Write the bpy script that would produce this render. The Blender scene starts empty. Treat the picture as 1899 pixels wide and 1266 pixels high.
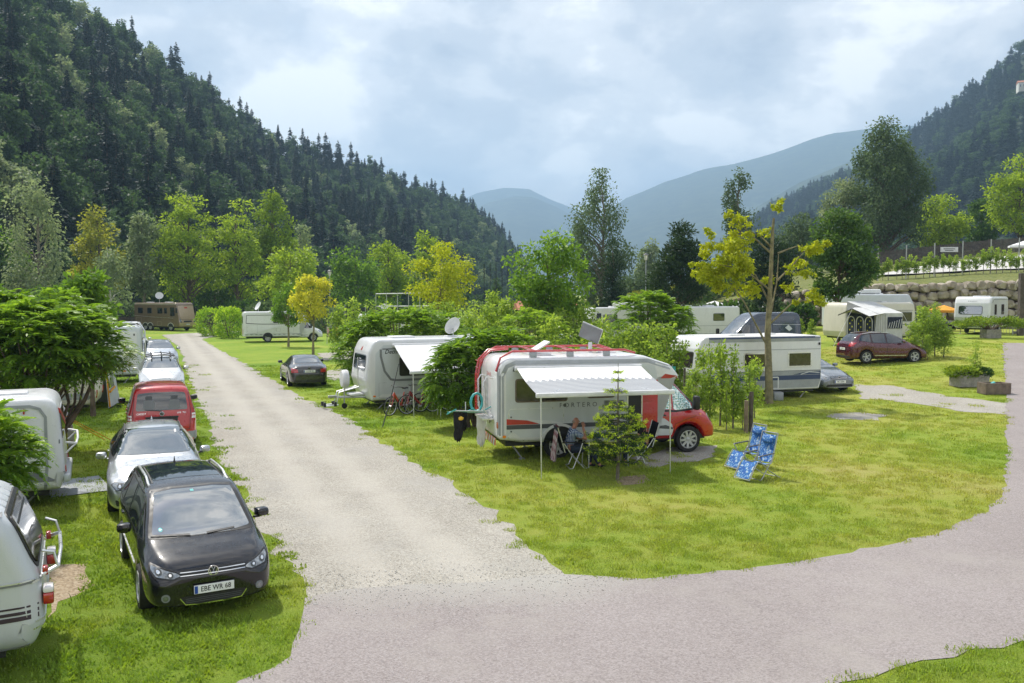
import bpy, bmesh, math, random
import numpy as np
from mathutils import Vector, Matrix, noise as mnoise
from mathutils.bvhtree import BVHTree
from mathutils.geometry import delaunay_2d_cdt
R = math.radians
PI = math.pi
scene = bpy.context.scene
COL = scene.collection
random.seed(7)

# ---------------------------------------------------------------- camera
CAM_H = 4.3
PITCH = math.atan(88 / 1600)
cam = bpy.data.cameras.new('camera')
cam.sensor_width = 36.0
cam.lens = 1600 / 1899 * 36.0
cam.clip_start = 0.1
cam.clip_end = 20000
cam_o = bpy.data.objects.new('camera', cam)
COL.objects.link(cam_o)
cam_o.location = (0, 0, CAM_H)
cam_o.rotation_euler = (PI / 2 - PITCH, 0, 0)
scene.camera = cam_o

# ---------------------------------------------------------------- light
SUN_EL = R(55)
SUN_AZ = math.atan2(-0.64, 0.77)        # from +Y (ahead), a little to the left
SUN_DIR = Vector((math.sin(SUN_AZ) * math.cos(SUN_EL), math.cos(SUN_AZ) * math.cos(SUN_EL), math.sin(SUN_EL)))
sl = bpy.data.lights.new('sun', 'SUN')
sl.energy = 4.4
sl.angle = R(2.6)
sl.color = (1.0, 0.95, 0.87)
sun_o = bpy.data.objects.new('sun', sl)
COL.objects.link(sun_o)
sun_o.rotation_euler = (-SUN_DIR).to_track_quat('-Z', 'Y').to_euler()
sun_o.location = (0, 0, 60)

world = bpy.data.worlds.new('World')
scene.world = world
world.use_nodes = True
wt = world.node_tree
wt.nodes.clear()


def N(t, kind, **kw):
    n = t.nodes.new(kind)
    for k, v in kw.items():
        if k == 'inp':
            for kk, vv in v.items():
                n.inputs[kk].default_value = vv
        else:
            setattr(n, k, v)
    return n


def L(t, a, ao, b, bi):
    t.links.new(a.outputs[ao], b.inputs[bi])


def ramp(t, stops, interp='LINEAR'):
    n = t.nodes.new('ShaderNodeValToRGB')
    cr = n.color_ramp
    cr.interpolation = interp
    while len(cr.elements) < len(stops):
        cr.elements.new(0.5)
    for e, (p, c) in zip(cr.elements, stops):
        e.position = p
        e.color = (*c, 1) if len(c) == 3 else c
    return n


def build_world():
    t = wt
    out = N(t, 'ShaderNodeOutputWorld')
    bg = N(t, 'ShaderNodeBackground')
    bg.inputs[1].default_value = 0.098
    sky = N(t, 'ShaderNodeTexSky')
    sky.sky_type = 'NISHITA'
    sky.sun_disc = False
    sky.sun_elevation = SUN_EL
    sky.sun_rotation = SUN_AZ
    sky.air_density = 1.1
    sky.dust_density = 1.5
    tc = N(t, 'ShaderNodeTexCoord')
    sp = N(t, 'ShaderNodeSeparateXYZ')
    L(t, tc, 'Generated', sp, 0)
    ab = N(t, 'ShaderNodeMath', operation='ABSOLUTE')
    L(t, sp, 2, ab, 0)
    cb = N(t, 'ShaderNodeMapping')
    cb.inputs['Scale'].default_value = (1.0, 1.0, 1.8)
    cb.inputs['Location'].default_value = (1.3, .4, .2)
    L(t, tc, 'Generated', cb, 0)
    n1 = N(t, 'ShaderNodeTexNoise', inp={'Scale': 2.4, 'Detail': 12.0, 'Roughness': 0.55, 'Distortion': 0.0})
    n2 = N(t, 'ShaderNodeTexNoise', inp={'Scale': 4.6, 'Detail': 11.0, 'Roughness': 0.55, 'Distortion': 0.1})
    L(t, cb, 0, n1, 'Vector'); L(t, cb, 0, n2, 'Vector')
    cover = ramp(t, [(0.27, (0.10,) * 3), (0.37, (0.85,) * 3), (0.46, (1, 1, 1))], 'EASE')
    el = N(t, 'ShaderNodeMath', operation='MULTIPLY_ADD', inp={1: -.09}); L(t, ab, 0, el, 0); L(t, n1, 0, el, 2)   # low clouds overlap more
    L(t, el, 0, cover, 0)
    shade = ramp(t, [(0.36, (3.9, 4.2, 4.8)), (0.45, (5.4, 5.6, 6.0)), (0.52, (7.2, 7.2, 7.3)), (0.60, (10.2, 9.9, 9.5))], 'EASE')
    L(t, n2, 0, shade, 0)
    mx = N(t, 'ShaderNodeMix', data_type='RGBA')
    L(t, cover, 0, mx, 0)
    L(t, sky, 0, mx, 6)
    L(t, shade, 0, mx, 7)
    L(t, mx, 2, bg, 0)
    L(t, bg, 0, out, 0)


build_world()
scene.view_settings.view_transform = 'Standard'
scene.view_settings.look = 'None'
scene.view_settings.exposure = 0.58
scene.view_settings.gamma = 1.0
scene.view_settings.use_curve_mapping = False
cy = scene.cycles
cy.use_denoising = True
cy.denoiser = 'OPENIMAGEDENOISE'
cy.denoising_input_passes = 'RGB_ALBEDO_NORMAL'
cy.max_bounces = 8
cy.diffuse_bounces = 4
cy.glossy_bounces = 3
cy.transmission_bounces = 4
cy.transparent_max_bounces = 6
cy.volume_bounces = 0
cy.caustics_reflective = False
cy.caustics_refractive = False
cy.sample_clamp_indirect = 4.0
cy.use_adaptive_sampling = True
cy.adaptive_threshold = 0.02


# ---------------------------------------------------------------- ground shape and pixel -> place
def sm(t):
    t = max(0.0, min(1.0, t))
    return t * t * (3 - 2 * t)


def gh(x, y):
    return 1.5 * sm((x - 2) / 28) * sm((y - 24) / 32)


def gp(u, v):
    a = (u - 949.5) / 1600
    b = -(v - 633) / 1600
    c, s = math.cos(PITCH), math.sin(PITCH)
    d = (a, c + s * b, -s + c * b)
    z = 0.0
    for _ in range(30):
        t = (z - CAM_H) / d[2]
        x, y = d[0] * t, d[1] * t
        z = .5 * z + .5 * gh(x, y)
    return Vector((x, y, gh(x, y)))


def at(u, Y):
    """place on the ground in the picture column u at a distance Y"""
    x = (u - 949.5) / 1600 * Y
    return Vector((x, Y, gh(x, Y)))


def zat(v, Y):
    """height that shows in row v at a distance Y"""
    return CAM_H + (545 - v) / 1600 * Y


# ---------------------------------------------------------------- mesh helpers
def tag(o, label=None, cat=None, group=None, kind=None):
    if label: o['label'] = label
    if cat: o['category'] = cat
    if group: o['group'] = group
    if kind: o['kind'] = kind
    return o


def thing(name, loc, rz=0.0, label=None, cat=None, group=None):
    o = bpy.data.objects.new(name, None)
    o.empty_display_size = 0.2
    COL.objects.link(o)
    o.location = loc
    o.rotation_euler = (0, 0, rz)
    return tag(o, label, cat, group)


def link(name, me, parent=None, loc=None, rot=None, scale=None):
    o = bpy.data.objects.new(name, me)
    COL.objects.link(o)
    if parent is not None: o.parent = parent
    if loc is not None: o.location = loc
    if rot is not None: o.rotation_euler = rot
    if scale is not None: o.scale = scale
    return o


def copy_tree(o, parent=None):
    c = o.copy()
    COL.objects.link(c)
    c.parent = parent
    for ch in o.children:
        copy_tree(ch, c)
    return c


def mesh_np(name, V, F, mat, smooth=False, mats=None, midx=None):
    """fast mesh from arrays, all faces with the same number of corners"""
    V = np.asarray(V, dtype=np.float32).reshape(-1, 3)
    F = np.asarray(F, dtype=np.int32)
    n, k = F.shape
    me = bpy.data.meshes.new(name)
    me.vertices.add(len(V)); me.vertices.foreach_set('co', V.ravel())
    me.loops.add(n * k); me.loops.foreach_set('vertex_index', F.ravel())
    me.polygons.add(n)
    me.polygons.foreach_set('loop_start', np.arange(0, n * k, k, dtype=np.int32))
    me.polygons.foreach_set('loop_total', np.full(n, k, dtype=np.int32))
    if smooth: me.polygons.foreach_set('use_smooth', np.ones(n, dtype=bool))
    if mats:
        for m in mats: me.materials.append(m)
        me.polygons.foreach_set('material_index', np.asarray(midx, dtype=np.int32))
    elif mat: me.materials.append(mat)
    me.update(calc_edges=True)
    return me


def poly_in(P, poly):
    """which points of P (n,2) lie inside the polygon"""
    x, y = P[:, 0], P[:, 1]
    ins = np.zeros(len(P), dtype=bool)
    q = np.asarray(poly)[:, :2]
    j = len(q) - 1
    for i in range(len(q)):
        xi, yi = q[i]; xj, yj = q[j]
        c = ((yi > y) != (yj > y)) & (x < (xj - xi) * (y - yi) / (yj - yi + 1e-12) + xi)
        ins ^= c
        j = i
    return ins


def rpoly(pts, r, n=5):
    """polygon with rounded corners; r is a number or one per corner"""
    out = []
    m = len(pts)
    for i in range(m):
        p0, p, p1 = Vector(pts[i - 1]), Vector(pts[i]), Vector(pts[(i + 1) % m])
        rr = r[i] if isinstance(r, (list, tuple)) else r
        a, b = (p0 - p), (p1 - p)
        la, lb = a.length, b.length
        if rr <= 0 or la < 1e-6 or lb < 1e-6:
            out.append(tuple(p)); continue
        a /= la; b /= lb
        ang = math.acos(max(-1, min(1, a.dot(b))))
        if ang > 3.1:
            out.append(tuple(p)); continue
        d = min(rr / math.tan(ang / 2), la * .48, lb * .48)
        A, B = p + a * d, p + b * d
        for k in range(n + 1):
            t = k / n
            q = A * (1 - t) ** 2 + p * 2 * t * (1 - t) + B * t * t
            out.append(tuple(q))
    return out


def rect(x0, x1, z0, z1, r=0.05):
    return rpoly([(x0, z0), (x1, z0), (x1, z1), (x0, z1)], r)


def circ(cx, cy, r, n=20, ry=None):
    ry = ry or r
    return [(cx + r * math.cos(2 * PI * i / n), cy + ry * math.sin(2 * PI * i / n)) for i in range(n)]


class MB:
    """collects shapes for one mesh"""
    def __init__(s):
        s.v = []; s.f = []

    def add(s, V, F):
        b = len(s.v)
        s.v += [tuple(q) for q in V]
        s.f += [tuple(i + b for i in f) for f in F]
        return s

    def box(s, x0, x1, y0, y1, z0, z1, M=None):
        V = [Vector(p) for p in ((x0, y0, z0), (x1, y0, z0), (x1, y1, z0), (x0, y1, z0), (x0, y0, z1), (x1, y0, z1), (x1, y1, z1), (x0, y1, z1))]
        if M: V = [M @ p for p in V]
        return s.add(V, [(0, 3, 2, 1), (4, 5, 6, 7), (0, 1, 5, 4), (1, 2, 6, 5), (2, 3, 7, 6), (3, 0, 4, 7)])

    def tube(s, pts, r, n=8, closed=False, cap=True):
        pts = [Vector(p) for p in pts]
        m = len(pts)
        rr = r if isinstance(r, (list, tuple)) else [r] * m
        V = []
        up = None
        for i, p in enumerate(pts):
            if closed: d = pts[(i + 1) % m] - pts[i - 1]
            else: d = pts[min(i + 1, m - 1)] - pts[max(i - 1, 0)]
            d.normalize()
            if up is None:
                up = Vector((0, 0, 1)) if abs(d.z) < .9 else Vector((1, 0, 0))
            a = d.cross(up)
            if a.length < 1e-4:
                a = d.cross(Vector((0, 1, 0)))
            a.normalize()
            b = a.cross(d).normalized()
            up = b
            for k in range(n):
                t = 2 * PI * k / n
                V.append(p + a * (math.cos(t) * rr[i]) + b * (math.sin(t) * rr[i]))
        F = []
        for i in range(m if closed else m - 1):
            j = (i + 1) % m
            for k in range(n):
                F.append((i * n + k, i * n + (k + 1) % n, j * n + (k + 1) % n, j * n + k))
        if cap and not closed:
            F.append(tuple(range(n))[::-1]); F.append(tuple((m - 1) * n + k for k in range(n)))
        return s.add(V, F)

    def lathe(s, prof, M=None, n=24, close=False):
        """prof = (radius, height) turned about z"""
        V = []
        for r_, z in prof:
            for k in range(n):
                t = 2 * PI * k / n
                V.append(Vector((r_ * math.cos(t), r_ * math.sin(t), z)))
        if M: V = [M @ p for p in V]
        F = []
        m = len(prof)
        for i in range(m if close else m - 1):
            for k in range(n):
                j = (i + 1) % m
                F.append((i * n + k, i * n + (k + 1) % n, j * n + (k + 1) % n, j * n + k))
        if not close:
            F.append(tuple(range(n))[::-1]); F.append(tuple((m - 1) * n + k for k in range(n)))
        return s.add(V, F)

    def prism(s, poly, M, d):
        """2D polygon in the xy of M, thickness d along its z"""
        n = len(poly)
        V = [M @ Vector((p[0], p[1], 0)) for p in poly] + [M @ Vector((p[0], p[1], d)) for p in poly]
        F = [tuple(range(n))[::-1], tuple(range(n, 2 * n))] + [(i, (i + 1) % n, n + (i + 1) % n, n + i) for i in range(n)]
        return s.add(V, F)

    def mesh(s, name, mat, smooth=False, bevel=0.0, seg=2):
        me = bpy.data.meshes.new(name)
        me.from_pydata(s.v, [], s.f)
        if bevel > 0:
            bm = bmesh.new(); bm.from_mesh(me)
            bmesh.ops.recalc_face_normals(bm, faces=bm.faces[:])
            ed = [e for e in bm.edges if len(e.link_faces) == 2 and e.calc_face_angle(0) > .5]
            bmesh.ops.bevel(bm, geom=ed, offset=bevel, segments=seg, affect='EDGES', clamp_overlap=True, profile=.5)
            bm.to_mesh(me); bm.free()
        if mat: me.materials.append(mat)
        if smooth:
            me.polygons.foreach_set('use_smooth', [True] * len(me.polygons))
            me.set_sharp_from_angle(angle=R(38))
        me.update()
        return me

    def build(s, name, mat, parent=None, smooth=False, bevel=0.0, **kw):
        return link(name, s.mesh(name, mat, smooth, bevel), parent, **kw)


def frame_m(o, x, y, z):
    """matrix from an origin and three axes"""
    M = Matrix.Identity(4)
    for i, a in enumerate((x, y, z)):
        a = Vector(a)
        M[0][i], M[1][i], M[2][i] = a
    M[0][3], M[1][3], M[2][3] = o
    return M


class Shell:
    """a body mesh that patches are laid upon"""
    AX = {'L': ((0, -1, 0), lambda a, b: (a, 60, b)), 'R': ((0, 1, 0), lambda a, b: (a, -60, b)),
          'F': ((-1, 0, 0), lambda a, b: (60, a, b)), 'B': ((1, 0, 0), lambda a, b: (-60, a, b)),
          'T': ((0, 0, -1), lambda a, b: (a, b, 60))}

    def __init__(s, me):
        s.bvh = BVHTree.FromPolygons([v.co[:] for v in me.vertices], [p.vertices[:] for p in me.polygons])

    def hit(s, a, b, side, off):
        d, fo = s.AX[side]
        d = Vector(d)
        o = Vector(fo(a, b))
        h, n, i, t = s.bvh.ray_cast(o, d)
        if h is None:
            h, n, i, t = s.bvh.find_nearest(o + d * 59)
            h = h.copy()
            n = -d
        if n.dot(d) > 0: n = -n
        return h + n * off

    def patch(s, name, mat, parent, pts, side, off=.004, depth=.015, res=.09, smooth=True):
        P = []
        m = len(pts)
        for i in range(m):
            a, b = Vector(pts[i]), Vector(pts[(i + 1) % m])
            k = max(1, int((b - a).length / res))
            P += [a.lerp(b, j / k) for j in range(k)]
        nb = len(P)
        arr = np.array([p[:] for p in P])
        lo, hi = arr.min(0), arr.max(0)
        gx, gy = np.meshgrid(np.arange(lo[0] + res * .5, hi[0], res), np.arange(lo[1] + res * .5, hi[1], res))
        G = np.stack([gx.ravel(), gy.ravel()], 1)
        if len(G):
            G = G[poly_in(G, arr)]
            if len(G):
                dm = np.min(np.linalg.norm(G[:, None, :] - arr[None, :, :], axis=2), 1)
                G = G[dm > res * .35]
        V2 = P + [Vector(g) for g in G]
        vo, eo, fo, ov, oe, of_ = delaunay_2d_cdt(V2, [(i, (i + 1) % nb) for i in range(nb)], [], 1, 1e-6)
        V3 = [s.hit(v[0], v[1], side, off) for v in vo]
        d = Vector(s.AX[side][0])
        mb = MB()
        F = [tuple(f) for f in fo]
        # orient
        if F:
            f = F[0]
            nn = (V3[f[1]] - V3[f[0]]).cross(V3[f[2]] - V3[f[0]])
            if nn.dot(d) > 0: F = [f[::-1] for f in F]
        ec = {}
        for f in F:
            for i in range(len(f)):
                e = (f[i], f[(i + 1) % len(f)])
                k = tuple(sorted(e))
                ec.setdefault(k, []).append(e)
        nv = len(V3)
        V3 = V3 + [v + d * depth for v in V3]
        for k, es in ec.items():
            if len(es) == 1:
                a, b = es[0]
                F.append((b, a, a + nv, b + nv))
        used = sorted({i for f in F for i in f})
        mp = {u: i for i, u in enumerate(used)}
        mb.add([V3[u] for u in used], [tuple(mp[i] for i in f) for f in F])
        return mb.build(name, mat, parent, smooth)

    def strip(s, name, mat, parent, line, w, side, off=.004, depth=.01, res=.09, closed=False):
        P = []
        m = len(line)
        for i in range(m if closed else m - 1):
            a, b = Vector(line[i]), Vector(line[(i + 1) % m])
            k = max(1, int((b - a).length / res))
            P += [a.lerp(b, j / k) for j in range(k)]
        if not closed: P.append(Vector(line[-1]))
        m = len(P)
        V = []; d = Vector(s.AX[side][0])
        for i, p in enumerate(P):
            t = (P[(i + 1) % m] - P[i - 1]) if closed else (P[min(i + 1, m - 1)] - P[max(i - 1, 0)])
            if t.length < 1e-6: t = Vector((1, 0))
            t.normalize()
            q = Vector((-t.y, t.x)) * w / 2
            A = s.hit(*(p + q), side, off); B = s.hit(*(p - q), side, off)
            V += [A, B, A + d * depth, B + d * depth]
        F = []
        for i in range(m if closed else m - 1):
            a = 4 * i; b = 4 * ((i + 1) % m)
            F += [(a, a + 1, b + 1, b), (a + 2, a, b, b + 2), (a + 1, a + 3, b + 3, b + 1)]
        if not closed:
            F += [(0, 2, 3, 1), (4 * m - 4, 4 * m - 3, 4 * m - 1, 4 * m - 2)]
        return MB().add(V, F).build(name, mat, parent)

    def text(s, name, mat, parent, body, side, cx, cz, size, off=.006, flip=False, shear=0.0, sx=1.0, thick=0.0, tilt=0.0):
        me = text_mesh(body, size, shear, thick)
        V = []
        ca, sa = math.cos(tilt), math.sin(tilt)
        for v in me.vertices:
            x0, y0 = v.co.x * sx, v.co.y
            x, y = x0 * ca - y0 * sa, x0 * sa + y0 * ca
            if side in ('L', 'F'):
                a = cx + (-x if side == 'L' else x)
            else:
                a = cx + (x if side == 'R' else -x)
            V.append(s.hit(a, cz + y, side, off))
        F = [tuple(p.vertices) for p in me.polygons]
        bpy.data.meshes.remove(me)
        return MB().add(V, F).build(name, mat, parent)


def text_mesh(body, size, shear=0.0, thick=0.0):
    cu = bpy.data.curves.new('lettering', 'FONT')
    cu.body = body
    cu.size = size
    cu.shear = shear
    cu.offset = thick
    cu.align_x = 'CENTER'
    cu.align_y = 'CENTER'
    cu.resolution_u = 2
    o = bpy.data.objects.new('lettering', cu)
    COL.objects.link(o)
    dg = bpy.context.evaluated_depsgraph_get()
    me = bpy.data.meshes.new_from_object(o.evaluated_get(dg))
    bpy.data.objects.remove(o)
    bpy.data.curves.remove(cu)
    return me


def subsurf(me, levels=2):
    """the mesh after Catmull-Clark, as plain geometry"""
    o = bpy.data.objects.new('tmp', me)
    COL.objects.link(o)
    md = o.modifiers.new('s', 'SUBSURF')
    md.levels = levels; md.render_levels = levels
    dg = bpy.context.evaluated_depsgraph_get()
    out = bpy.data.meshes.new_from_object(o.evaluated_get(dg))
    bpy.data.objects.remove(o)
    out.polygons.foreach_set('use_smooth', [True] * len(out.polygons))
    return out


def scatter(name, P, S, Rz, idx, sources, tilt=None):
    """one object that carries thousands of copies of the given meshes"""
    P = np.asarray(P, dtype=np.float32)
    me = bpy.data.meshes.new(name)
    me.vertices.add(len(P)); me.vertices.foreach_set('co', P.ravel())
    a = me.attributes.new('scl', 'FLOAT_VECTOR', 'POINT')
    S = np.asarray(S, dtype=np.float32)
    if S.ndim == 1: S = np.repeat(S[:, None], 3, 1)
    a.data.foreach_set('vector', S.ravel())
    a = me.attributes.new('rot', 'FLOAT_VECTOR', 'POINT')
    rot = np.zeros((len(P), 3), dtype=np.float32)
    rot[:, 2] = Rz
    if tilt is not None: rot[:, :2] = tilt
    a.data.foreach_set('vector', rot.ravel())
    a = me.attributes.new('pick', 'INT', 'POINT'); a.data.foreach_set('value', np.asarray(idx, dtype=np.int32))
    o = link(name, me)
    g = bpy.data.node_groups.new(name, 'GeometryNodeTree')
    g.interface.new_socket('Geometry', in_out='INPUT', socket_type='NodeSocketGeometry')
    g.interface.new_socket('Geometry', in_out='OUTPUT', socket_type='NodeSocketGeometry')
    gi = g.nodes.new('NodeGroupInput'); go = g.nodes.new('NodeGroupOutput')
    ip = g.nodes.new('GeometryNodeInstanceOnPoints')
    ip.inputs['Pick Instance'].default_value = True
    jn = g.nodes.new('GeometryNodeJoinGeometry')
    for so in reversed(sources):
        oi = g.nodes.new('GeometryNodeObjectInfo')
        oi.transform_space = 'ORIGINAL'
        oi.inputs['Object'].default_value = so
        oi.inputs['As Instance'].default_value = True
        g.links.new(oi.outputs['Geometry'], jn.inputs[0])
    def attr(nm, tp):
        n = g.nodes.new('GeometryNodeInputNamedAttribute'); n.data_type = tp
        n.inputs['Name'].default_value = nm
        return n
    g.links.new(gi.outputs[0], ip.inputs['Points'])
    g.links.new(jn.outputs[0], ip.inputs['Instance'])
    g.links.new(attr('pick', 'INT').outputs[0], ip.inputs['Instance Index'])
    er = g.nodes.new('FunctionNodeEulerToRotation')
    g.links.new(attr('rot', 'FLOAT_VECTOR').outputs[0], er.inputs[0])
    g.links.new(er.outputs[0], ip.inputs['Rotation'])
    g.links.new(attr('scl', 'FLOAT_VECTOR').outputs[0], ip.inputs['Scale'])
    g.links.new(ip.outputs[0], go.inputs[0])
    md = o.modifiers.new('scatter', 'NODES')
    md.node_group = g
    return o

# ---------------------------------------------------------------- materials
M = {}


def mat(name, col, rough=.5, metal=0.0, coat=0.0, var=.06, vscale=3.0, bump=0.0, bscale=60.0, ior=None, spec=None, dirt=0.0, emit=None, alpha=None, trans=0.0, rvar=.08):
    m = bpy.data.materials.new(name)
    m.use_nodes = True
    t = m.node_tree
    b = t.nodes['Principled BSDF']
    b.inputs['Roughness'].default_value = rough
    b.inputs['Metallic'].default_value = metal
    b.inputs['Coat Weight'].default_value = coat
    b.inputs['Coat Roughness'].default_value = .03
    b.inputs['Coat IOR'].default_value = 1.6
    if ior: b.inputs['IOR'].default_value = ior
    if spec is not None: b.inputs['Specular IOR Level'].default_value = spec
    if trans: b.inputs['Transmission Weight'].default_value = trans
    if emit:
        b.inputs['Emission Color'].default_value = (*emit[0], 1); b.inputs['Emission Strength'].default_value = emit[1]
    tc = N(t, 'ShaderNodeTexCoord')
    nz = N(t, 'ShaderNodeTexNoise', inp={'Scale': vscale, 'Detail': 5.0, 'Roughness': .6})
    L(t, tc, 'Object', nz, 'Vector')
    lo = tuple(max(0, c * (1 - var * 2)) for c in col); hi = tuple(min(1, c * (1 + var * 2)) for c in col)
    rp = ramp(t, [(.3, lo), (.7, hi)])
    L(t, nz, 0, rp, 0)
    last, lo_ = rp, 0
    if dirt:
        n3 = N(t, 'ShaderNodeTexNoise', inp={'Scale': 1.7, 'Detail': 8.0, 'Roughness': .7})
        mp = N(t, 'ShaderNodeMapping'); mp.inputs['Scale'].default_value = (1.6, 1.6, .35)
        L(t, tc, 'Object', mp, 0); L(t, mp, 0, n3, 'Vector')
        r3 = ramp(t, [(.48, (0, 0, 0)), (.75, (dirt,) * 3)])
        L(t, n3, 0, r3, 0)
        mx = N(t, 'ShaderNodeMix', data_type='RGBA')
        L(t, r3, 0, mx, 0); L(t, rp, 0, mx, 6)
        mx.inputs[7].default_value = (.16, .15, .12, 1)
        last, lo_ = mx, 2
    L(t, last, lo_, b, 'Base Color')
    if rvar:
        mr = N(t, 'ShaderNodeMapRange', inp={1: .3, 2: .7, 3: max(.01, rough * (1 - rvar * 2)), 4: min(1, rough * (1 + rvar * 3))})
        n2 = N(t, 'ShaderNodeTexNoise', inp={'Scale': vscale * 3.3, 'Detail': 4.0})
        L(t, tc, 'Object', n2, 'Vector'); L(t, n2, 0, mr, 0); L(t, mr, 0, b, 'Roughness')
    if bump:
        nb = N(t, 'ShaderNodeTexNoise', inp={'Scale': bscale, 'Detail': 4.0})
        L(t, tc, 'Object', nb, 'Vector')
        bp = N(t, 'ShaderNodeBump', inp={'Strength': bump, 'Distance': .02})
        L(t, nb, 0, bp, 'Height'); L(t, bp, 0, b, 'Normal')
    M[name] = m
    return m


def leaf_mat(name, cols, trans=.38, rough=.45, nscale=.5, tcol=None):
    """foliage: per-leaf colour from place, light passing through; cols = dark, mid, light"""
    m = bpy.data.materials.new(name)
    m.use_nodes = True
    t = m.node_tree
    t.nodes.clear()
    out = N(t, 'ShaderNodeOutputMaterial')
    geo = N(t, 'ShaderNodeNewGeometry')
    oi = N(t, 'ShaderNodeObjectInfo')
    nz = N(t, 'ShaderNodeTexNoise', inp={'Scale': nscale, 'Detail': 3.0, 'Roughness': .7})
    L(t, geo, 'Position', nz, 'Vector')
    ad = N(t, 'ShaderNodeMath', operation='MULTIPLY_ADD', inp={1: .35, 2: -.06})
    L(t, geo, 'Random Per Island', ad, 0)
    a2 = N(t, 'ShaderNodeMath', operation='MULTIPLY_ADD', inp={1: .22})
    L(t, oi, 'Random', a2, 0); L(t, ad, 0, a2, 2)
    a3 = N(t, 'ShaderNodeMath', operation='MULTIPLY_ADD', inp={1: .6})
    L(t, nz, 0, a3, 0); L(t, a2, 0, a3, 2)
    rp = ramp(t, [(.2, cols[0]), (.5, cols[1]), (.85, cols[2])])
    L(t, a3, 0, rp, 0)
    b = N(t, 'ShaderNodeBsdfPrincipled', inp={'Roughness': rough, 'Specular IOR Level': .12})
    L(t, rp, 0, b, 'Base Color')
    tr = N(t, 'ShaderNodeBsdfTranslucent')
    hs = N(t, 'ShaderNodeMix', data_type='RGBA', blend_type='MULTIPLY')
    hs.inputs[0].default_value = 1
    hs.inputs[7].default_value = (*(tcol or (1.5, 1.45, .7)), 1)
    L(t, rp, 0, hs, 6); L(t, hs, 2, tr, 0)
    mx = N(t, 'ShaderNodeMixShader', inp={0: trans})
    L(t, b, 0, mx, 1); L(t, tr, 0, mx, 2)
    L(t, mx, 0, out, 0)
    M[name] = m
    return m


# vehicles
mat('paint_black', (.007, .0065, .010), .3, 0, 1.0, .1, spec=.1)
mat('paint_silver', (.42, .44, .47), .3, .75, 1.0, .04)
mat('paint_grey', (.19, .21, .235), .3, .7, 1.0, .04)
mat('paint_white_silver', (.62, .63, .64), .3, .5, 1.0, .03)
mat('paint_red', (.44, .005, .009), .3, 0, 1.0, .05)
mat('paint_burgundy', (.085, .012, .024), .25, .4, 1.0, .05)
mat('paint_navy', (.022, .036, .062), .3, .4, 1.0, .05)
mat('paint_midnight', (.008, .009, .012), .3, 0, 1.0, .05)
mat('paint_brown', (.20, .145, .10), .35, .3, .6, .04)
mat('paint_brown_lit', (.42, .31, .23), .35, .3, .6, .04)  # same brown, with the lit front's brightness put into the colour
mat('gel_white', (.64, .65, .66), .32, 0, .35, .025, 1.2, dirt=.12)
mat('gel_cool', (.54, .575, .60), .35, 0, .3, .025, 1.2, dirt=.14)
mat('gel_cream', (.60, .57, .48), .38, 0, .25, .03, 1.2, dirt=.18)
mat('gel_roof', (.66, .66, .65), .5, 0, .1, .04, 1.4, dirt=.3)
mat('hammered', (.52, .545, .57), .34, .15, .2, .02, 1.2, bump=.12, bscale=90, dirt=.1)
mat('trim_grey', (.30, .32, .34), .45, .2, .1)
mat('trim_dark', (.07, .075, .08), .5)
mat('trim_mid', (.17, .18, .19), .45)
mat('stripe_navy', (.02, .045, .12), .4, 0, .2)
mat('stripe_red', (.42, .03, .02), .4, 0, .2)
mat('stripe_plum', (.035, .018, .035), .4, 0, .2)
mat('plastic_black', (.012, .012, .013), .5)
mat('plastic_white', (.62, .63, .64), .4)
mat('rubber', (.014, .014, .014), .85, bump=.15)
mat('glass_dark', (.014, .02, .024), .03, 0, 0, .2, ior=2.1, rvar=0)
mat('glass_screen', (.02, .03, .034), .02, 0, 0, .2, ior=4.6, rvar=0)
mat('glass_acrylic', (.04, .034, .028), .07, 0, 0, .2, 6, ior=1.7, rvar=0)
mat('glass_lamp', (.24, .26, .28), .07, .6, 1.0, .25, 14)
mat('chrome', (.75, .76, .77), .1, 1.0)
mat('alloy', (.46, .47, .49), .3, .35)
mat('alloy_dark', (.06, .06, .065), .3, .6)
mat('lamp_red', (.38, .01, .012), .15, 0, 1.0, .15, 10)
mat('lamp_orange', (.72, .20, .02), .2, 0, 1.0)
mat('lamp_white', (.75, .72, .72), .15, 0, 1.0)
mat('plate_white', (.76, .77, .76), .4)
mat('plate_blue', (.01, .06, .33), .4)
mat('ink', (.010, .010, .011), .5)
mat('ink_grey', (.10, .105, .11), .5)
mat('steel', (.40, .41, .42), .35, .9)
mat('alu', (.66, .67, .68), .3, .8)
mat('galv', (.40, .41, .41), .5, .6)
mat('awning_white', (.62, .63, .64), .75, bump=.1, bscale=25)
mat('fabric_grey', (.30, .32, .34), .85, bump=.2, bscale=40)
mat('fabric_lightgrey', (.50, .51, .51), .85, bump=.2, bscale=40)
mat('fabric_blue', (.03, .07, .26), .85)
mat('fabric_navy', (.012, .017, .035), .85)
mat('fabric_yellow', (.42, .42, .03), .8)
mat('fabric_olive', (.10, .105, .05), .8)
mat('fabric_orange', (.62, .27, .02), .8)
mat('fabric_black', (.012, .011, .013), .9)
mat('fabric_white', (.72, .71, .68), .9)
mat('teal', (.05, .36, .36), .5)
mat('skin', (.42, .20, .135), .5, var=.1, vscale=8)
mat('hair_grey', (.24, .20, .17), .7)
mat('jeans', (.018, .028, .055), .85, var=.2, vscale=12)
mat('bike_red', (.55, .05, .02), .3, 0, 1.0)
mat('bike_dark_red', (.30, .012, .03), .3, 0, 1.0)
mat('table_top', (.42, .44, .45), .5)
mat('concrete', (.27, .255, .23), .9, bump=.5, bscale=22, var=.14, vscale=9)
mat('timber', (.15, .115, .085), .8, bump=.3, bscale=30, var=.2, vscale=5)
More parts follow.
